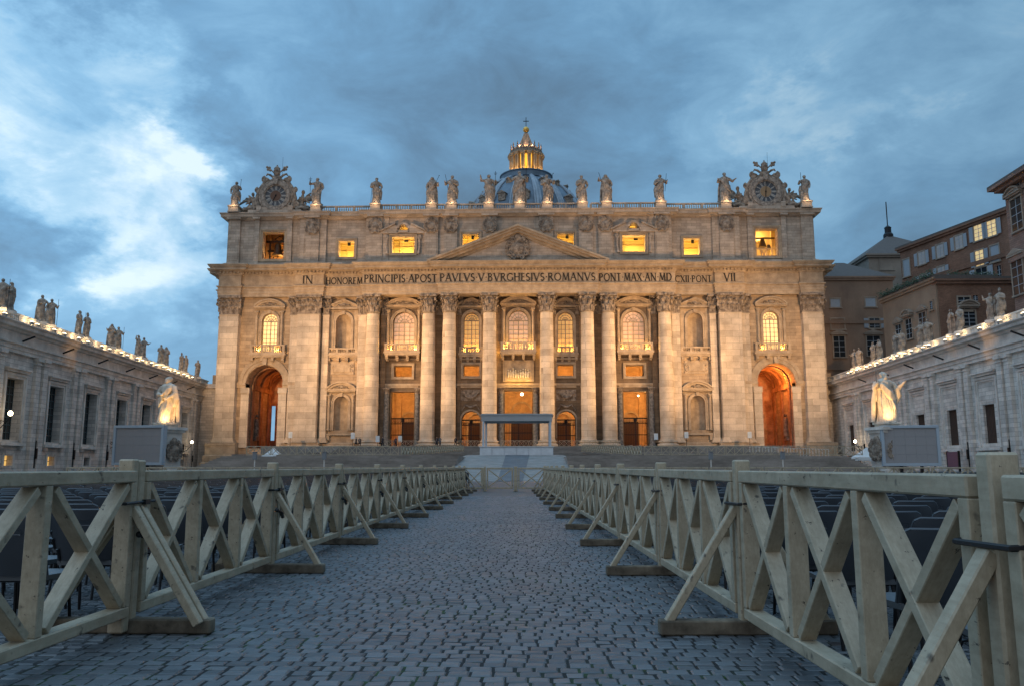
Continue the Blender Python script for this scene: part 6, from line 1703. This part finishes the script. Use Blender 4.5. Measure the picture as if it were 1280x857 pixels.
# roof garden hedge on the terrace
def hedge(name, lab, p0, p1, w_, h_, n):
    V = []; Fc = []; rnd = random.Random(9); p0, p1 = Vector(p0), Vector(p1)
    for _ in range(n):
        u = rnd.random(); c_ = p0.lerp(p1, u) + Vector((rnd.gauss(0, w_ / 2.5), rnd.gauss(0, w_ / 2.5), rnd.random() * h_ * (.7 + .3 * math.sin(u * 40))))
        a, b = rnd.random() * 6.28, rnd.uniform(-1, 1); r_ = rnd.uniform(.10, .22); k = len(V)
        e1 = Vector((math.cos(a), math.sin(a), b)).normalized() * r_; e2 = e1.orthogonal().normalized() * r_ * .6
        V += [c_ - e1, c_ - e2, c_ + e1, c_ + e2]; Fc.append((k, k + 1, k + 2, k + 3))
    me = bpy.data.meshes.new(name); me.from_pydata([tuple(v) for v in V], [], Fc); me.materials.append(LEAFM); me.update()
    return tag(link(name, me), lab, 'hedge')
LEAFM = plain('hedge_leaf', (.03, .05, .02), .8, nvar=.6, scale=1)
hedge('terrace_hedge', 'dark green hedge along the sloping edge of the tan side wing roof', (67.6, -2, 32.1), (68.6, -20, 32.1), .9, 1.2, 1500)
hedge('terrace_hedge', 'dark green hedge on top of the dark red terrace building', (72, -19.2, 32.0), (80, -18, 32.0), .9, 1.2, 1300)
# ------------------------------------------------------------------ wooden barriers
def paint_mat():
    m, t, b = mat_new('weathered_barrier_paint')
    n = tnoise(t, 3, 5, .6, stretch=(.4, 1, 1)); n2 = tnoise(t, 22, 6, .7, stretch=(.35, 1, 1)); n3 = tnoise(t, 1.1, 4, .6)
    c = mixc(t, n, (.36, .295, .205), (.52, .44, .32))
    c = mixc(t, ramp2(t, n3, .35, .7), c, (.40, .335, .24))
    chips = ramp2(t, n2, .64, .67)
    c = mixc(t, chips, c, (.075, .055, .04))
    dirt = tnoise(t, 6, 6, .75)
    c = mixc(t, .55, c, ramp2(t, dirt, .3, .6, (.55, .53, .48), (1.05, 1.05, 1.05)), 'MULTIPLY')
    grain = tnoise(t, 60, 5, .7, stretch=(.06, 1, .35)); c = mixc(t, .5, c, ramp2(t, grain, .3, .62, (.62, .60, .56), (1.05, 1.05, 1.05)), 'MULTIPLY')
    spots = tnoise(t, 11, 3, .5); c = mixc(t, ramp2(t, spots, .66, .74), c, (.12, .10, .075))
    t.links.new(c, b.inputs['Base Color']); b.inputs['Roughness'].default_value = .55; b.inputs['Specular IOR Level'].default_value = .35
    bump(t, b, n2, .35, .004); return m
PAINT = paint_mat()
RAWWOOD = stone('worn_foot_timber', (.20, .165, .12), (.07, .055, .04), streak=.3, nscale=5, blotch=1.0, bumpd=.006, fine=30)
STRAP = plain('black_rubber_strap', (.012, .012, .013), .45)
def barrier_panel(L_, nx, lab, cat='barrier', group=None):
    """crossed timber panel, local x from 0 to L"""
    t = thing('wooden_barrier', lab, cat, (0, 0, 0), 0, group)
    q = MB(); q.bbox(.05, L_ - .05, -.057, .057, 1.042, 1.125, .008); q.build('top_rail', PAINT, t, local=True)
    q = MB(); q.bbox(.05, L_ - .05, -.0555, .0555, .12, .195, .008); q.build('bottom_rail', PAINT, t, local=True)
    wbay = (L_ - .1) / nx
    for i in range(nx + 1):
        x = .05 + wbay * i; hw = .034; x = min(max(x, .05 + hw), L_ - .05 - hw)
        q = MB(); q.bbox(x - hw, x + hw, -.055, .055, .196, 1.041, .004)
        for zz in (.35, .55, .75, .95): q.ball((x, -.055, zz), .006, 5, 4)
        q.build('upright', PAINT, t, local=True)
    for i in range(nx):
        xa, xb = .05 + wbay * i + .09, .05 + wbay * (i + 1) - .09
        q = MB(); q.beam((xa, 0, .215), (xb, 0, 1.02), .054, .100, (0, 1, 0), .004); q.build('cross_brace', PAINT, t, local=True)
        q = MB(); q.beam((xa, 0, 1.02), (xb, 0, .215), .054, .094, (0, 1, 0), .004); q.build('cross_brace', PAINT, t, local=True)
    return t
def barrier_stand(lab, double=False, group=None):
    """post on a cross foot with two raking struts; local x along the fence"""
    t = thing('barrier_stand', lab, 'barrier stand', (0, 0, 0), 0, group)
    q = MB()
    q.bbox(-.042, .042, -.055, .055, .02, 1.2, .01)
    if double: q.bbox(-.15, -.062, -.055, .055, .02, 1.205, .01)
    q.build('post', PAINT, t, local=True)
    q = MB(); q.bbox(-.055, .055, -.62, .62, 0.001, .10, .01); q.build('foot', RAWWOOD, t, local=True)
    for s in (-1, 1):
        q = MB(); q.beam((0, s * .56, .075), (0, s * .05, .87), .055, .072, (1, 0, 0), .006)
        if double: q.beam((-.105, s * .56, .075), (-.105, s * .05, .87), .055, .072, (1, 0, 0), .006)
        q.build('strut', PAINT, t, local=True)
    q = MB(); e = .17 if double else .06
    q.tube([(-e - .1, -.075, .90), (.16, -.078, .905), (.17, 0, .9), (.16, .078, .89), (-e - .1, .075, .895), (-e - .11, 0, .9), (-e - .1, -.075, .90)], .011, 6)
    q.box(-.02, .05, -.10, -.07, .885, .92)
    q.tube([(-.07, -.09, .68), (.02, -.12, .645), (.10, -.10, .60), (.15, -.06, .63)], .016, 6); q.ball((-.07, -.09, .68), .024, 6, 5); q.ball((.12, -.095, .60), .022, 6, 5)
    q.build('strap', STRAP, t, local=True)
    return t
def fence_line(X_of, Ds, side, nm):
    pp = {}; sp = {}
    for i, D in enumerate(Ds):
        x, y = CAM.x + X_of(D), CAM.y + D
        nxt = Ds[min(i + 1, len(Ds) - 1)]; prv = Ds[max(i - 1, 0)]
        if i < len(Ds) - 1:
            x2, y2 = CAM.x + X_of(nxt), CAM.y + nxt
            ang = math.atan2(y2 - y, x2 - x)
            Lp = math.hypot(x2 - x, y2 - y) - .1; key = 'p'
            lab = '%s crossed timber barrier panel from the camera on the %s of the walkway' % (ORD[i], side)
            loc = (x + .05 * math.cos(ang), y + .05 * math.sin(ang), 0); grp = 'wooden barriers on the %s of the walkway' % side
            o = barrier_panel(Lp, 3, lab, group=grp) if key not in pp else dup(pp[key], None, None, lab, grp)
            pp.setdefault(key, o); o.location = loc; o.rotation_euler = (random.uniform(-.006, .006), 0, ang + random.uniform(-.004, .004))
            if key in pp and o is not pp[key]: o.scale = (Lp / pp['L'], 1, 1)
            else: pp['L'] = Lp
        dbl = (side == 'left' and i == 1)
        lab = '%s post with raking struts from the camera on the %s of the walkway' % (ORD[i], side); grp = 'barrier stands on the %s of the walkway' % side
        k = 'd' if dbl else 's'
        o = barrier_stand(lab, dbl, grp) if k not in sp else dup(sp[k], None, None, lab, grp)
        sp.setdefault(k, o); o.location = (x, y, 0); o.rotation_euler = (0, 0, ang + random.uniform(-.03, .03))
fence_line(lambda D: -2.80 - .013 * D, [2.5, 5.9, 9.17, 12.5, 15.8, 19.15, 22.6, 26.1, 29.8, 33.2, 36.4, 39.4], 'left', 'l')
fence_line(lambda D: 1.66 - .029 * D, [-.2, 2.85, 5.96, 9.1, 12.4, 15.6, 18.95, 22.2, 25.8, 29.2, 32.6, 36.0, 39.4], 'right', 'r')
def fence_run(A, B, z, n, lab, group, za=None, zb=None, L0=3.2, nx=3, first=None):
    A, B = Vector(A), Vector(B); d = B - A; ln = d.length / n; u = d.normalized(); ang = math.atan2(u.y, u.x)
    for i in range(n):
        p = A + u * ln * i; zz = z if za is None else za + (zb - za) * (i + .5) / n
        l_ = lab % ORD[i] if '%s' in lab else lab
        if FR.get(nx) is None: FR[nx] = barrier_panel(L0, nx, l_, group=group); FR['L%d' % nx] = L0; o = FR[nx]
        else: o = dup(FR[nx], None, None, l_, group)
        o.location = (p.x, p.y, zz); o.rotation_euler = (0, 0, ang); o.scale = (ln / FR['L%d' % nx], 1, 1)
FR = {}
cx0, cy0 = CAM.x, CAM.y
# closing gate across the walkway
fence_run((cx0 - 3.35, cy0 + 39.5), (cx0 - 2.35, cy0 + 39.55), 0, 1, 'short crossed panel left of the walkway gate', None, L0=1.3, nx=1)
fence_run((cx0 - 2.3, cy0 + 39.55), (cx0 - .93, cy0 + 39.55), 0, 1, 'left leaf of the timber gate closing the walkway', 'leaves of the walkway gate', nx=1)
fence_run((cx0 - .80, cy0 + 39.55), (cx0 + .58, cy0 + 39.55), 0, 1, 'right leaf of the timber gate closing the walkway', 'leaves of the walkway gate', nx=1)
for x, lab in ((-2.33, 'gate post at the left end of the walkway gate'), (-.9, 'left one of two gate posts in the middle of the walkway'), (-.82, 'right one of two gate posts in the middle of the walkway'), (.61, 'gate post at the right end of the walkway gate')):
    q = MB(); q.bbox(cx0 + x - .045, cx0 + x + .045, cy0 + 39.49, cy0 + 39.61, 0, 1.18, .01); q.box(cx0 + x - .06, cx0 + x + .06, cy0 + 39.4, cy0 + 39.7, .002, .06)
    t = thing('gate_post', lab, 'gate post', (cx0 + x, cy0 + 39.55, 0), 0, 'posts of the walkway gate'); q.build('post', PAINT, t)
# corridor beyond the gate
fence_run((cx0 - 2.4, cy0 + 40.2), (cx0 - 3.6, cy0 + 57), 0, 5, '%s panel on the left beyond the walkway gate', 'barriers beyond the walkway gate')
fence_run((cx0 + .5, cy0 + 40.2), (cx0 + 2.6, cy0 + 57), 0, 5, '%s panel on the right beyond the walkway gate', 'barriers beyond the walkway gate')
# cross barriers behind the chairs
fence_run((cx0 - 30.0, cy0 + 52.2), (cx0 - 4.6, cy0 + 52.0), 0.02, 8, '%s panel from the left of the barrier row behind the left chairs', 'barriers behind the left chairs')
fence_run((cx0 + 3.8, cy0 + 48.2), (cx0 + 32.5, cy0 + 48.4), 0.02, 9, '%s panel from the left of the barrier row behind the right chairs', 'barriers behind the right chairs')
# barriers on the terrace
fence_run((-29.0, -62.8), (-12.0, -62.8), 2.31, 6, '%s terrace barrier panel from the left, left of the ramp', 'barriers on the terrace left of the ramp')
fence_run((14.8, -62.8), (38.5, -62.8), 2.31, 8, '%s terrace barrier panel from the left, right of the ramp', 'barriers on the terrace right of the ramp')
fence_run((-11.8, -62.6), (-8.0, -26.0), 2.31, 9, '%s panel receding up the terrace left of the altar platform', 'receding barriers left of the platform', za=2.31, zb=3.4)
fence_run((14.6, -62.6), (10.2, -26.0), 2.31, 9, '%s panel receding up the terrace right of the altar platform', 'receding barriers right of the platform', za=2.31, zb=3.4)
fence_run((-11.0, -9.5), (-6.8, -9.5), 4.6, 2, '%s small panel before the left arched door', 'barriers before the church doors')
fence_run((-3.0, -9.5), (4.4, -9.5), 4.6, 3, '%s small panel before the central door', 'barriers before the church doors')
fence_run((7.2, -9.5), (18.0, -9.5), 4.6, 4, '%s small panel before the right arched door', 'barriers before the church doors')
fence_run((-23.8, -9.5), (-17.6, -9.5), 4.6, 2, '%s small panel before the left tall door', 'barriers before the church doors')

# ------------------------------------------------------------------ chairs
SHELL = plain('dark_grey_plastic', (.040, .046, .055), .30, nvar=.25, scale=2.5)
LEGM = plain('black_chair_tube', (.010, .010, .012), .4, .3)
SHELL2 = plain('pale_seat_plastic', (.12, .13, .14), .45, nvar=.2)
def chair_parts():
    # backrest: curved shell with a handle slot, seat pan
    def sheet(pt, nu, nv, th, hole=None):
        m = MB(); idx = {}
        for sgn in (0, 1):
            for i in range(nu + 1):
                for j in range(nv + 1):
                    idx[(sgn, i, j)] = len(m.v); p = pt(i / nu, j / nv); n_ = Vector((0, 1, 0)) if sgn else Vector((0, 0, 0)); m.v.append(tuple(Vector(p) + n_ * th))
        for i in range(nu):
            for j in range(nv):
                if hole and hole(i, j): 
                    continue
                m.f.append((idx[0, i, j], idx[0, i + 1, j], idx[0, i + 1, j + 1], idx[0, i, j + 1])); m.f.append((idx[1, i, j], idx[1, i, j + 1], idx[1, i + 1, j + 1], idx[1, i + 1, j]))
        for i in range(nu):
            for j in (0, nv): m.f.append((idx[0, i, j], idx[0, i + 1, j], idx[1, i + 1, j], idx[1, i, j]))
        for j in range(nv):
            for i in (0, nu): m.f.append((idx[0, i, j], idx[0, i, j + 1], idx[1, i, j + 1], idx[1, i, j]))
        if hole:
            hs = [(i, j) for i in range(nu) for j in range(nv) if hole(i, j)]; i0, i1 = min(h[0] for h in hs), max(h[0] for h in hs) + 1; j0, j1 = min(h[1] for h in hs), max(h[1] for h in hs) + 1
            for i in range(i0, i1):
                for j in (j0, j1): m.f.append((idx[0, i, j], idx[0, i + 1, j], idx[1, i + 1, j], idx[1, i, j]))
            for j in range(j0, j1):
                for i in (i0, i1): m.f.append((idx[0, i, j], idx[0, i, j + 1], idx[1, i, j + 1], idx[1, i, j]))
        return m
    def bk(u, v):
        x = (u - .5) * .44 * (1 - .05 * v - (.05 if v > .98 else 0) * 1); z = .43 + .39 * v
        if v > .99 and (u < .02 or u > .98): z -= .018
        return (x, -.20 - .045 * v - .05 * (1 - (2 * u - 1) ** 2) + .035 * (1 - v) ** 2, z)
    back = sheet(bk, 10, 10, -.016, lambda i, j: j == 7 and 3 <= i <= 6)
    back.tube([bk(u / 12, 1) for u in range(13)], .012, 6); back.tube([bk(0, v / 8) for v in range(9)], .011, 6); back.tube([bk(1, v / 8) for v in range(9)], .011, 6)
    ring = [bk(.29, .695), bk(.71, .695), bk(.73, .75), bk(.71, .805), bk(.29, .805), bk(.27, .75), bk(.29, .695)]
    back.tube([(p[0], p[1] - .012, p[2]) for p in ring], .007, 5)
    seat = MB(); seat.M = None
    P = [(-.22, -.20, .43), (.22, -.20, .43), (.23, .0, .425), (.22, .20, .44), (.17, .235, .425), (-.17, .235, .425), (-.22, .20, .44), (-.23, .0, .425)]
    seat.add([(x, y, z) for x, y, z in P] + [(x * .96, y * .96, z - .035) for x, y, z in P] + [(0, 0, .405)], [(i, (i + 1) % 8, 16) for i in range(8)] + [(i, 8 + i, 8 + (i + 1) % 8, (i + 1) % 8) for i in range(8)] + [tuple(range(15, 7, -1))])
    fr = MB()
    for s in (-1, 1):
        fr.tube([(s * .20, -.24, 0), (s * .19, -.17, .39), (s * .19, .16, .39), (s * .20, .21, 0)], .0125, 6)
        fr.tube([(s * .19, -.18, .40), (s * .21, -.22, .52)], .012, 6)
    fr.tube([(-.19, -.12, .385), (.19, -.12, .385)], .010, 6); fr.tube([(-.19, .12, .385), (.19, .12, .385)], .010, 6)
    fr.tube([(-.19, .02, .385), (-.255, .02, .38), (-.255, .06, .33)], .008, 5)
    return back.mesh('backrest', SHELL, True), seat.mesh('seat', SHELL2, False), fr.mesh('leg_frame', LEGM, True)
CBK, CST, CFR = chair_parts()
# far version: one mesh with fewer faces
def chair_low():
    m = MB(); m.prism([(-.21, .44), (.21, .44), (.20, .80), (.17, .825), (-.17, .825), (-.20, .80)], -.25, -.225)
    m.box(-.215, .215, -.22, .23, .41, .44)
    m.box(-.10, .10, -.262, -.25, .70, .735)
    for x, y in ((-.2, -.22), (.2, -.22), (-.2, .2), (.2, .2)): m.box(x - .011, x + .011, y - .011, y + .011, 0, .41)
    return m
LOWM = chair_low(); LOW = LOWM.mesh('chair_far', SHELL)
seats = []; rnd = random.Random(12)
for side, xs, grp in ((-1, -3.42, 'left'), (1, 2.55, 'right')):
    row = 0; D = 3.15 if side < 0 else 3.0
    while D < 50.0 - (4 if side > 0 else 0):
        dd = D - 0
        if 27.0 < D < 28.6: D += .88; continue
        k = 0
        while True:
            off = .55 * k + (1.2 if k >= 10 else 0) + (1.2 if k >= 24 else 0)
            x = (xs - .013 * D - off) if side < 0 else (1.70 - .0335 * D + .62 + off)
            if abs(x) > .70 * D + 1.0 or k > 44: break
            seats.append((D, x + rnd.gauss(0, .018), D + rnd.gauss(0, .03), rnd.gauss(0, .045), grp, row, k)); k += 1
        D += .88 + rnd.uniform(-.02, .02); row += 1
def inview(s_):
    return s_[1] / s_[2] > -.70 and s_[1] / s_[2] < .64 and s_[2] > 3.6
vis = sorted([s_ for s_ in seats if inview(s_)], key=lambda s_: math.hypot(s_[1], s_[2]))
near, rest = vis[:296], vis[296:]
proto = None; ROWW = {}
for i, (D, x, y, a, grp, row, k) in enumerate(near):
    if k == 0: lab = 'dark grey plastic chair next to the %s barriers, row %s from the camera' % (grp, ORD[row] if row < len(ORD) else 'far')
    elif k < 3 and row < 14: lab = 'dark grey plastic chair in the %s visible row, %s from the %s barriers' % (ORD[row], ORD[k], grp)
    else: lab = 'dark grey plastic chair deep in the packed rows on the %s of the walkway' % grp
    loc = (CAM.x + x, CAM.y + y, 0)
    if i < 150:
        if proto is None:
            proto = thing('chair', lab, 'chair'); link('backrest', CBK, proto); link('seat', CST, proto); link('leg_frame', CFR, proto); o = proto
        else: o = dup(proto)
        o['label'] = lab
    else:
        o = link('chair', LOW); o['label'] = lab; o['category'] = 'chair'
    o['group'] = 'chairs on the %s of the walkway' % grp; o.location = loc; o.rotation_euler = (0, 0, a)
V = []; Fc = []
for (D, x, y, a, grp, row, k) in rest:
    b = len(V); ca, sa = math.cos(a), math.sin(a)
    V += [(CAM.x + x + vx * ca - vy * sa, CAM.y + y + vx * sa + vy * ca, vz) for vx, vy, vz in LOWM.v]
    Fc += [tuple(b + i for i in f) for f in LOWM.f]
me = bpy.data.meshes.new('far_chairs'); me.from_pydata(V, [], Fc); me.materials.append(SHELL); me.update()
tag(link('far_chairs', me), kind='stuff')

# ------------------------------------------------------------------ altar platform and canopy
AP = thing('altar_platform', 'low pale panelled altar platform at the head of the ramp', 'platform', (.75, -53, 2.4))
q = MB(); q.box(-3.75, 5.2, -52.8, -46, 2.3, 3.55); q.build('deck', plain('pale_marble_cladding', (.50, .53, .56), .5, nvar=.2, scale=2.2), AP)
q = MB()
for i in range(6):
    x0 = -3.75 + i * 8.95 / 6; q.box(x0 + .03, x0 + 8.95 / 6 - .03, -52.9, -52.8, 2.5, 3.5)
q.box(-3.85, 5.3, -52.98, -46, 3.551, 3.62); q.build('panel', plain('pale_marble_panel', (.56, .58, .60), .45, nvar=.25, scale=1.6), AP)
CN = thing('canopy', 'grey flat canopy on thin posts over the altar platform', 'canopy', (.75, -50, 3.62))
q = MB(); q.box(-3.55, 5.05, -52.5, -46.5, 7.0, 7.15); q.box(-3.6, 5.1, -52.6, -52.35, 6.75, 7.42); q.box(-3.6, 5.1, -46.6, -46.4, 6.75, 7.42); q.box(-3.6, -3.4, -52.35, -46.6, 6.75, 7.4); q.box(4.9, 5.1, -52.35, -46.6, 6.75, 7.4)
q.prism([(-3.75, 7.42), (5.25, 7.42), (5.1, 7.62), (-3.6, 7.62)], -52.7, -46.3); q.build('roof', plain('canopy_grey_cloth', (.34, .34, .34), .6, nvar=.15, scale=.8), CN)
for x in (-3.35, 4.85):
    for y in (-52.45, -46.6):
        q = MB(); q.box(x - .12, x + .12, y - .1, y + .1, 3.62, 6.98); q.build('post', plain('canopy_post_paint', (.42, .46, .50), .5), CN)

# ------------------------------------------------------------------ small things around the terrace
CANV = plain('white_tent_canvas', (.62, .60, .57), .8, nvar=.08)
def tent(x, y, z, w_, h, lab):
    t = thing('tent', lab, 'tent', (x, y, z), 0, 'white pointed tents')
    q = MB(); vs = []; n = 4
    rings = [(1, 0.0, h - 1.4), (.98, 0, h - 1.15), (.6, 0, h - .7), (.28, 0, h - .25), (.03, 0, h + .2)]
    for r_, _, zz in rings:
        for i in range(8):
            a = PI / 4 * i; m_ = 1.0 if i % 2 else .93 if r_ < .9 else .985
            rr = r_ * w_ / 2 * (1.414 if i % 2 else 1.0) * (m_ if i % 2 == 0 else 1)
            vs.append((rr * math.cos(a), rr * math.sin(a), zz))
    fs = [(j * 8 + i, j * 8 + (i + 1) % 8, (j + 1) * 8 + (i + 1) % 8, (j + 1) * 8 + i) for j in range(4) for i in range(8)] + [tuple(range(32, 40))]
    q.add(vs, fs); q.build('canvas_roof', CANV, t, local=True)
    for i in (1, 3, 5, 7):
        a = PI / 4 * i; q = MB(); q.tube([(w_ * .7 * math.cos(a), w_ * .7 * math.sin(a), -1), (w_ * .7 * math.cos(a), w_ * .7 * math.sin(a), h - 1.3)], .05, 6); q.build('pole', SHUT, t, local=True)
tent(-37.0, -28, .95, 2.9, 2.95, 'small white pointed tent before the left arch')
tent(43.6, -51, .4, 3.4, 2.9, 'white pointed tent beside the right video screen')
q = MB(); q.box(54.45, 54.6, -51.3, -48.7, .9, 3.0); t = thing('banner', 'plum coloured banner standing against the foot of the right wing', 'banner', (54.5, -50, 0)); q.build('panel', plain('plum_banner', (.16, .07, .10), .7, nvar=.3, scale=1.5), t)
q = MB(); q.box(54.42, 54.66, -51.45, -51.3, 0, 3.1); q.box(54.42, 54.66, -48.7, -48.55, 0, 3.1); q.build('frame', DARKIRON, t)
# loudspeaker posts on the stairs
for i, (px, lab) in enumerate(((318, 'leftmost loudspeaker post on the stairs, before the left arch'), (405, 'loudspeaker post on the left stairs between pier and niches'), (889, 'loudspeaker post on the right stairs below the niches'), (979, 'rightmost loudspeaker post on the stairs, below the right arch'))):
    r = ray(px, 583); D = 78.0; p = CAM + r * (D / r.y)
    t = thing('loudspeaker_post', lab, 'loudspeaker', (p.x, p.y, .1), 0, 'loudspeaker posts on the stairs')
    q = MB(); q.tube([(0, 0, -.1), (0, 0, 1.9)], .06, 8); q.box(-.25, .25, -.25, .25, -.1, .05); q.build('pole', WINGP, t, local=True)
    q = MB(); q.bbox(-.18, .18, -.16, .16, 1.75, 2.45, .02); q.box(-.22, .22, -.22, .18, 2.45, 2.5); q.build('speaker_box', plain('grey_speaker', (.18, .19, .20), .6), t, local=True)
# small signs on posts before the facade
for i, (px, py, lab) in enumerate(((441, 544, 'small pale sign on a post right of the left niches'), (368 + 104 - 0, 548, 'small white notice at the foot of the outermost left column'), (820, 545, 'small white notice beside the right tall door'), (858, 543, 'pale blue sign on a post below the right niches'), (937, 543, 'pale blue sign on a post left of the right arch'), (500, 548, 'white notice in the left tall doorway'), (363, 543, 'pale blue sign at the foot of the left giant pilaster'))):
    r = ray(px, py); D = 147.0; p = CAM + r * (D / r.y)
    t = thing('sign', lab, 'sign', (p.x, p.y, 4.6), 0, 'small signs before the church')
    q = MB(); q.tube([(0, .05, -.8), (0, .05, p.z - 4.6 + .4)], .04, 6); q.build('post', DARKIRON, t, local=True)
    q = MB(); q.bbox(-.35, .35, -.04, .04, p.z - 4.6 - .55, p.z - 4.6 + .55, .01); q.build('board', plain('sign_board', (.55, .62, .66), .5, nvar=.3, scale=3), t, local=True)
# white barrier and stair rail below the right arch
t = thing('white_barrier', 'white crossed barrier on the side steps below the right arch', 'barrier', (36, -66, 1.2))
q = MB(); WP = plain('white_rail_paint', (.6, .58, .54), .6)
x0, x1, y = 32.5, 42.0, -58.0
for i in range(5): x = x0 + (x1 - x0) * i / 4; q.box(x - .05, x + .05, y - .05, y + .05, 1.0, 2.2)
for i in range(4):
    a, b = x0 + (x1 - x0) * i / 4, x0 + (x1 - x0) * (i + 1) / 4; q.beam((a, y, 1.15), (b, y, 2.1), .07, .05); q.beam((a, y + .02, 2.1), (b, y + .02, 1.15), .07, .05)
q.box(x0, x1, y - .06, y + .06, 2.12, 2.24); q.box(x0, x1, y - .05, y + .05, 1.05, 1.13); q.build('rails', WP, t)
t = thing('stair_railing', 'long pale stair railing in front of the right arch', 'railing', (43, -20, 3.4))
q = MB()
for i in range(26): x = 37.5 + i * .5; q.box(x - .04, x + .04, -20.04, -19.96, 3.0 - i * .02, 4.4 - i * .02)
q.beam((37.4, -20, 4.42), (50.2, -20, 3.92), .09, .1); q.build('rails', WP, t)

# ------------------------------------------------------------------ people by the columns
SKIN = plain('skin', (.42, .26, .19), .6)
def person(x, y, z, rz, coat, legs, lab, H=1.74, pose=0):
    t = thing('person', lab, 'person', (x, y, z), rz, 'people waiting before the church')
    rnd = random.Random(int(x * 13)); m = MB(); st_ = .05 + pose * .03
    for u in (-1, 1):
        m.tube([(u * .05, 0, .52), (u * (.052 + st_ * .3), -.01 + u * st_, .28), (u * (.055 + st_ * .4), u * st_, .04)], [.050, .036, .024], 10)
        m.ball((u * (.055 + st_ * .4), u * st_ - .03, .02), (.026, .055, .02), 8, 6)
    m.tube([(0, 0, .47), (0, 0, .56), (0, -.003, .68), (0, 0, .79), (0, 0, .83)], [.078, .072, .08, .088, .04], 14); m.tube([(0, 0, .82), (0, -.004, .88)], [.032, .028], 10)
    m.ball((0, -.008, .935), (.040, .048, .058), 12, 9); m.ball((0, -.055, .93), (.008, .012, .012), 6, 5)
    for u in (-1, 1):
        m.ball((u * .042, 0, .932), (.006, .01, .014), 6, 5)
        e = (u * .135, .01, .64); h = (u * .13, -.05, .49) if (pose == 0 or u < 0) else (u * .06, -.12, .66)
        m.tube([(u * .10, 0, .80), e, h], [.036, .028, .018], 8); m.ball(h, (.016, .016, .026), 6, 5)
        for q_ in range(4): m.tube([(h[0] + (q_ - 1.5) * .008, h[1], h[2] - .015), (h[0] + (q_ - 1.5) * .009, h[1] - .006, h[2] - .05)], .0055, 5)
    m.v = [(a * H, b * H, c * H) for a, b, c in m.v]
    link('body', remeshed(m, 'body', .016, SKIN), t)
    q = MB(); q.lathe([(.10 * H, .42 * H), (.105 * H, .5 * H), (.095 * H, .6 * H), (.105 * H, .7 * H), (.112 * H, .79 * H), (.07 * H, .84 * H), (.042 * H, .865 * H)], 0, 0, 18, sy=.78)
    for u in (-1, 1):
        h = (u * .13, -.05, .51) if (pose == 0 or u < 0) else (u * .075, -.11, .66)
        q.tube([(u * .10 * H, 0, .80 * H), (u * .135 * H, .01 * H, .64 * H), (h[0] * H, h[1] * H, h[2] * H)], [.044 * H, .036 * H, .027 * H], 10)
    q.build('coat', plain('coat_cloth', coat, .9), t, local=True, smooth=True)
    q = MB()
    for u in (-1, 1): q.tube([(u * .05 * H, 0, .5 * H), (u * (.052 + st_ * .3) * H, (-.01 + u * st_) * H, .28 * H), (u * (.055 + st_ * .4) * H, u * st_ * H, .05 * H)], [.056 * H, .043 * H, .032 * H], 10)
    q.build('trousers', plain('trouser_cloth', legs, .9), t, local=True, smooth=True)
    q = MB(); q.ball((0, .010 * H, .948 * H), (.044 * H, .050 * H, .052 * H), 12, 8); q.build('hair', plain('dark_hair', (.03, .022, .018), .8), t, local=True, smooth=True)
def at_px(px, D): r = ray(px, 560); p = CAM + r * (D / r.y); return p.x, p.y
PE = [(445, 143.5, (.03, .03, .035), 'person in a dark coat left of the pair below the left niches', 1), (449.5, 143.6, (.12, .09, .07), 'person in a brown coat right of the dark coat below the left niches', 0),
      (478, 143.4, (.02, .02, .025), 'person in black at the right foot of the outermost left column', 0), (494.5, 143.2, (.04, .035, .05), 'person in dark clothes in front of the left tall doorway', 1),
      (546, 142.8, (.03, .03, .035), 'person in a dark jacket left of the pair between two left columns', 0), (550, 143.1, (.10, .11, .12), 'person in a grey jacket right of the pair between two left columns', 1),
      (569.5, 141.5, (.015, .015, .02), 'person in black standing before the foot of the fourth left column', 0)]
for i, (px, D, coat, lab, ps) in enumerate(PE):
    x, y = at_px(px, D); person(x, y, 4.602, math.radians((i * 67) % 120 - 60), coat, (.025, .025, .03), lab, 1.72 + .04 * (i % 3), ps)
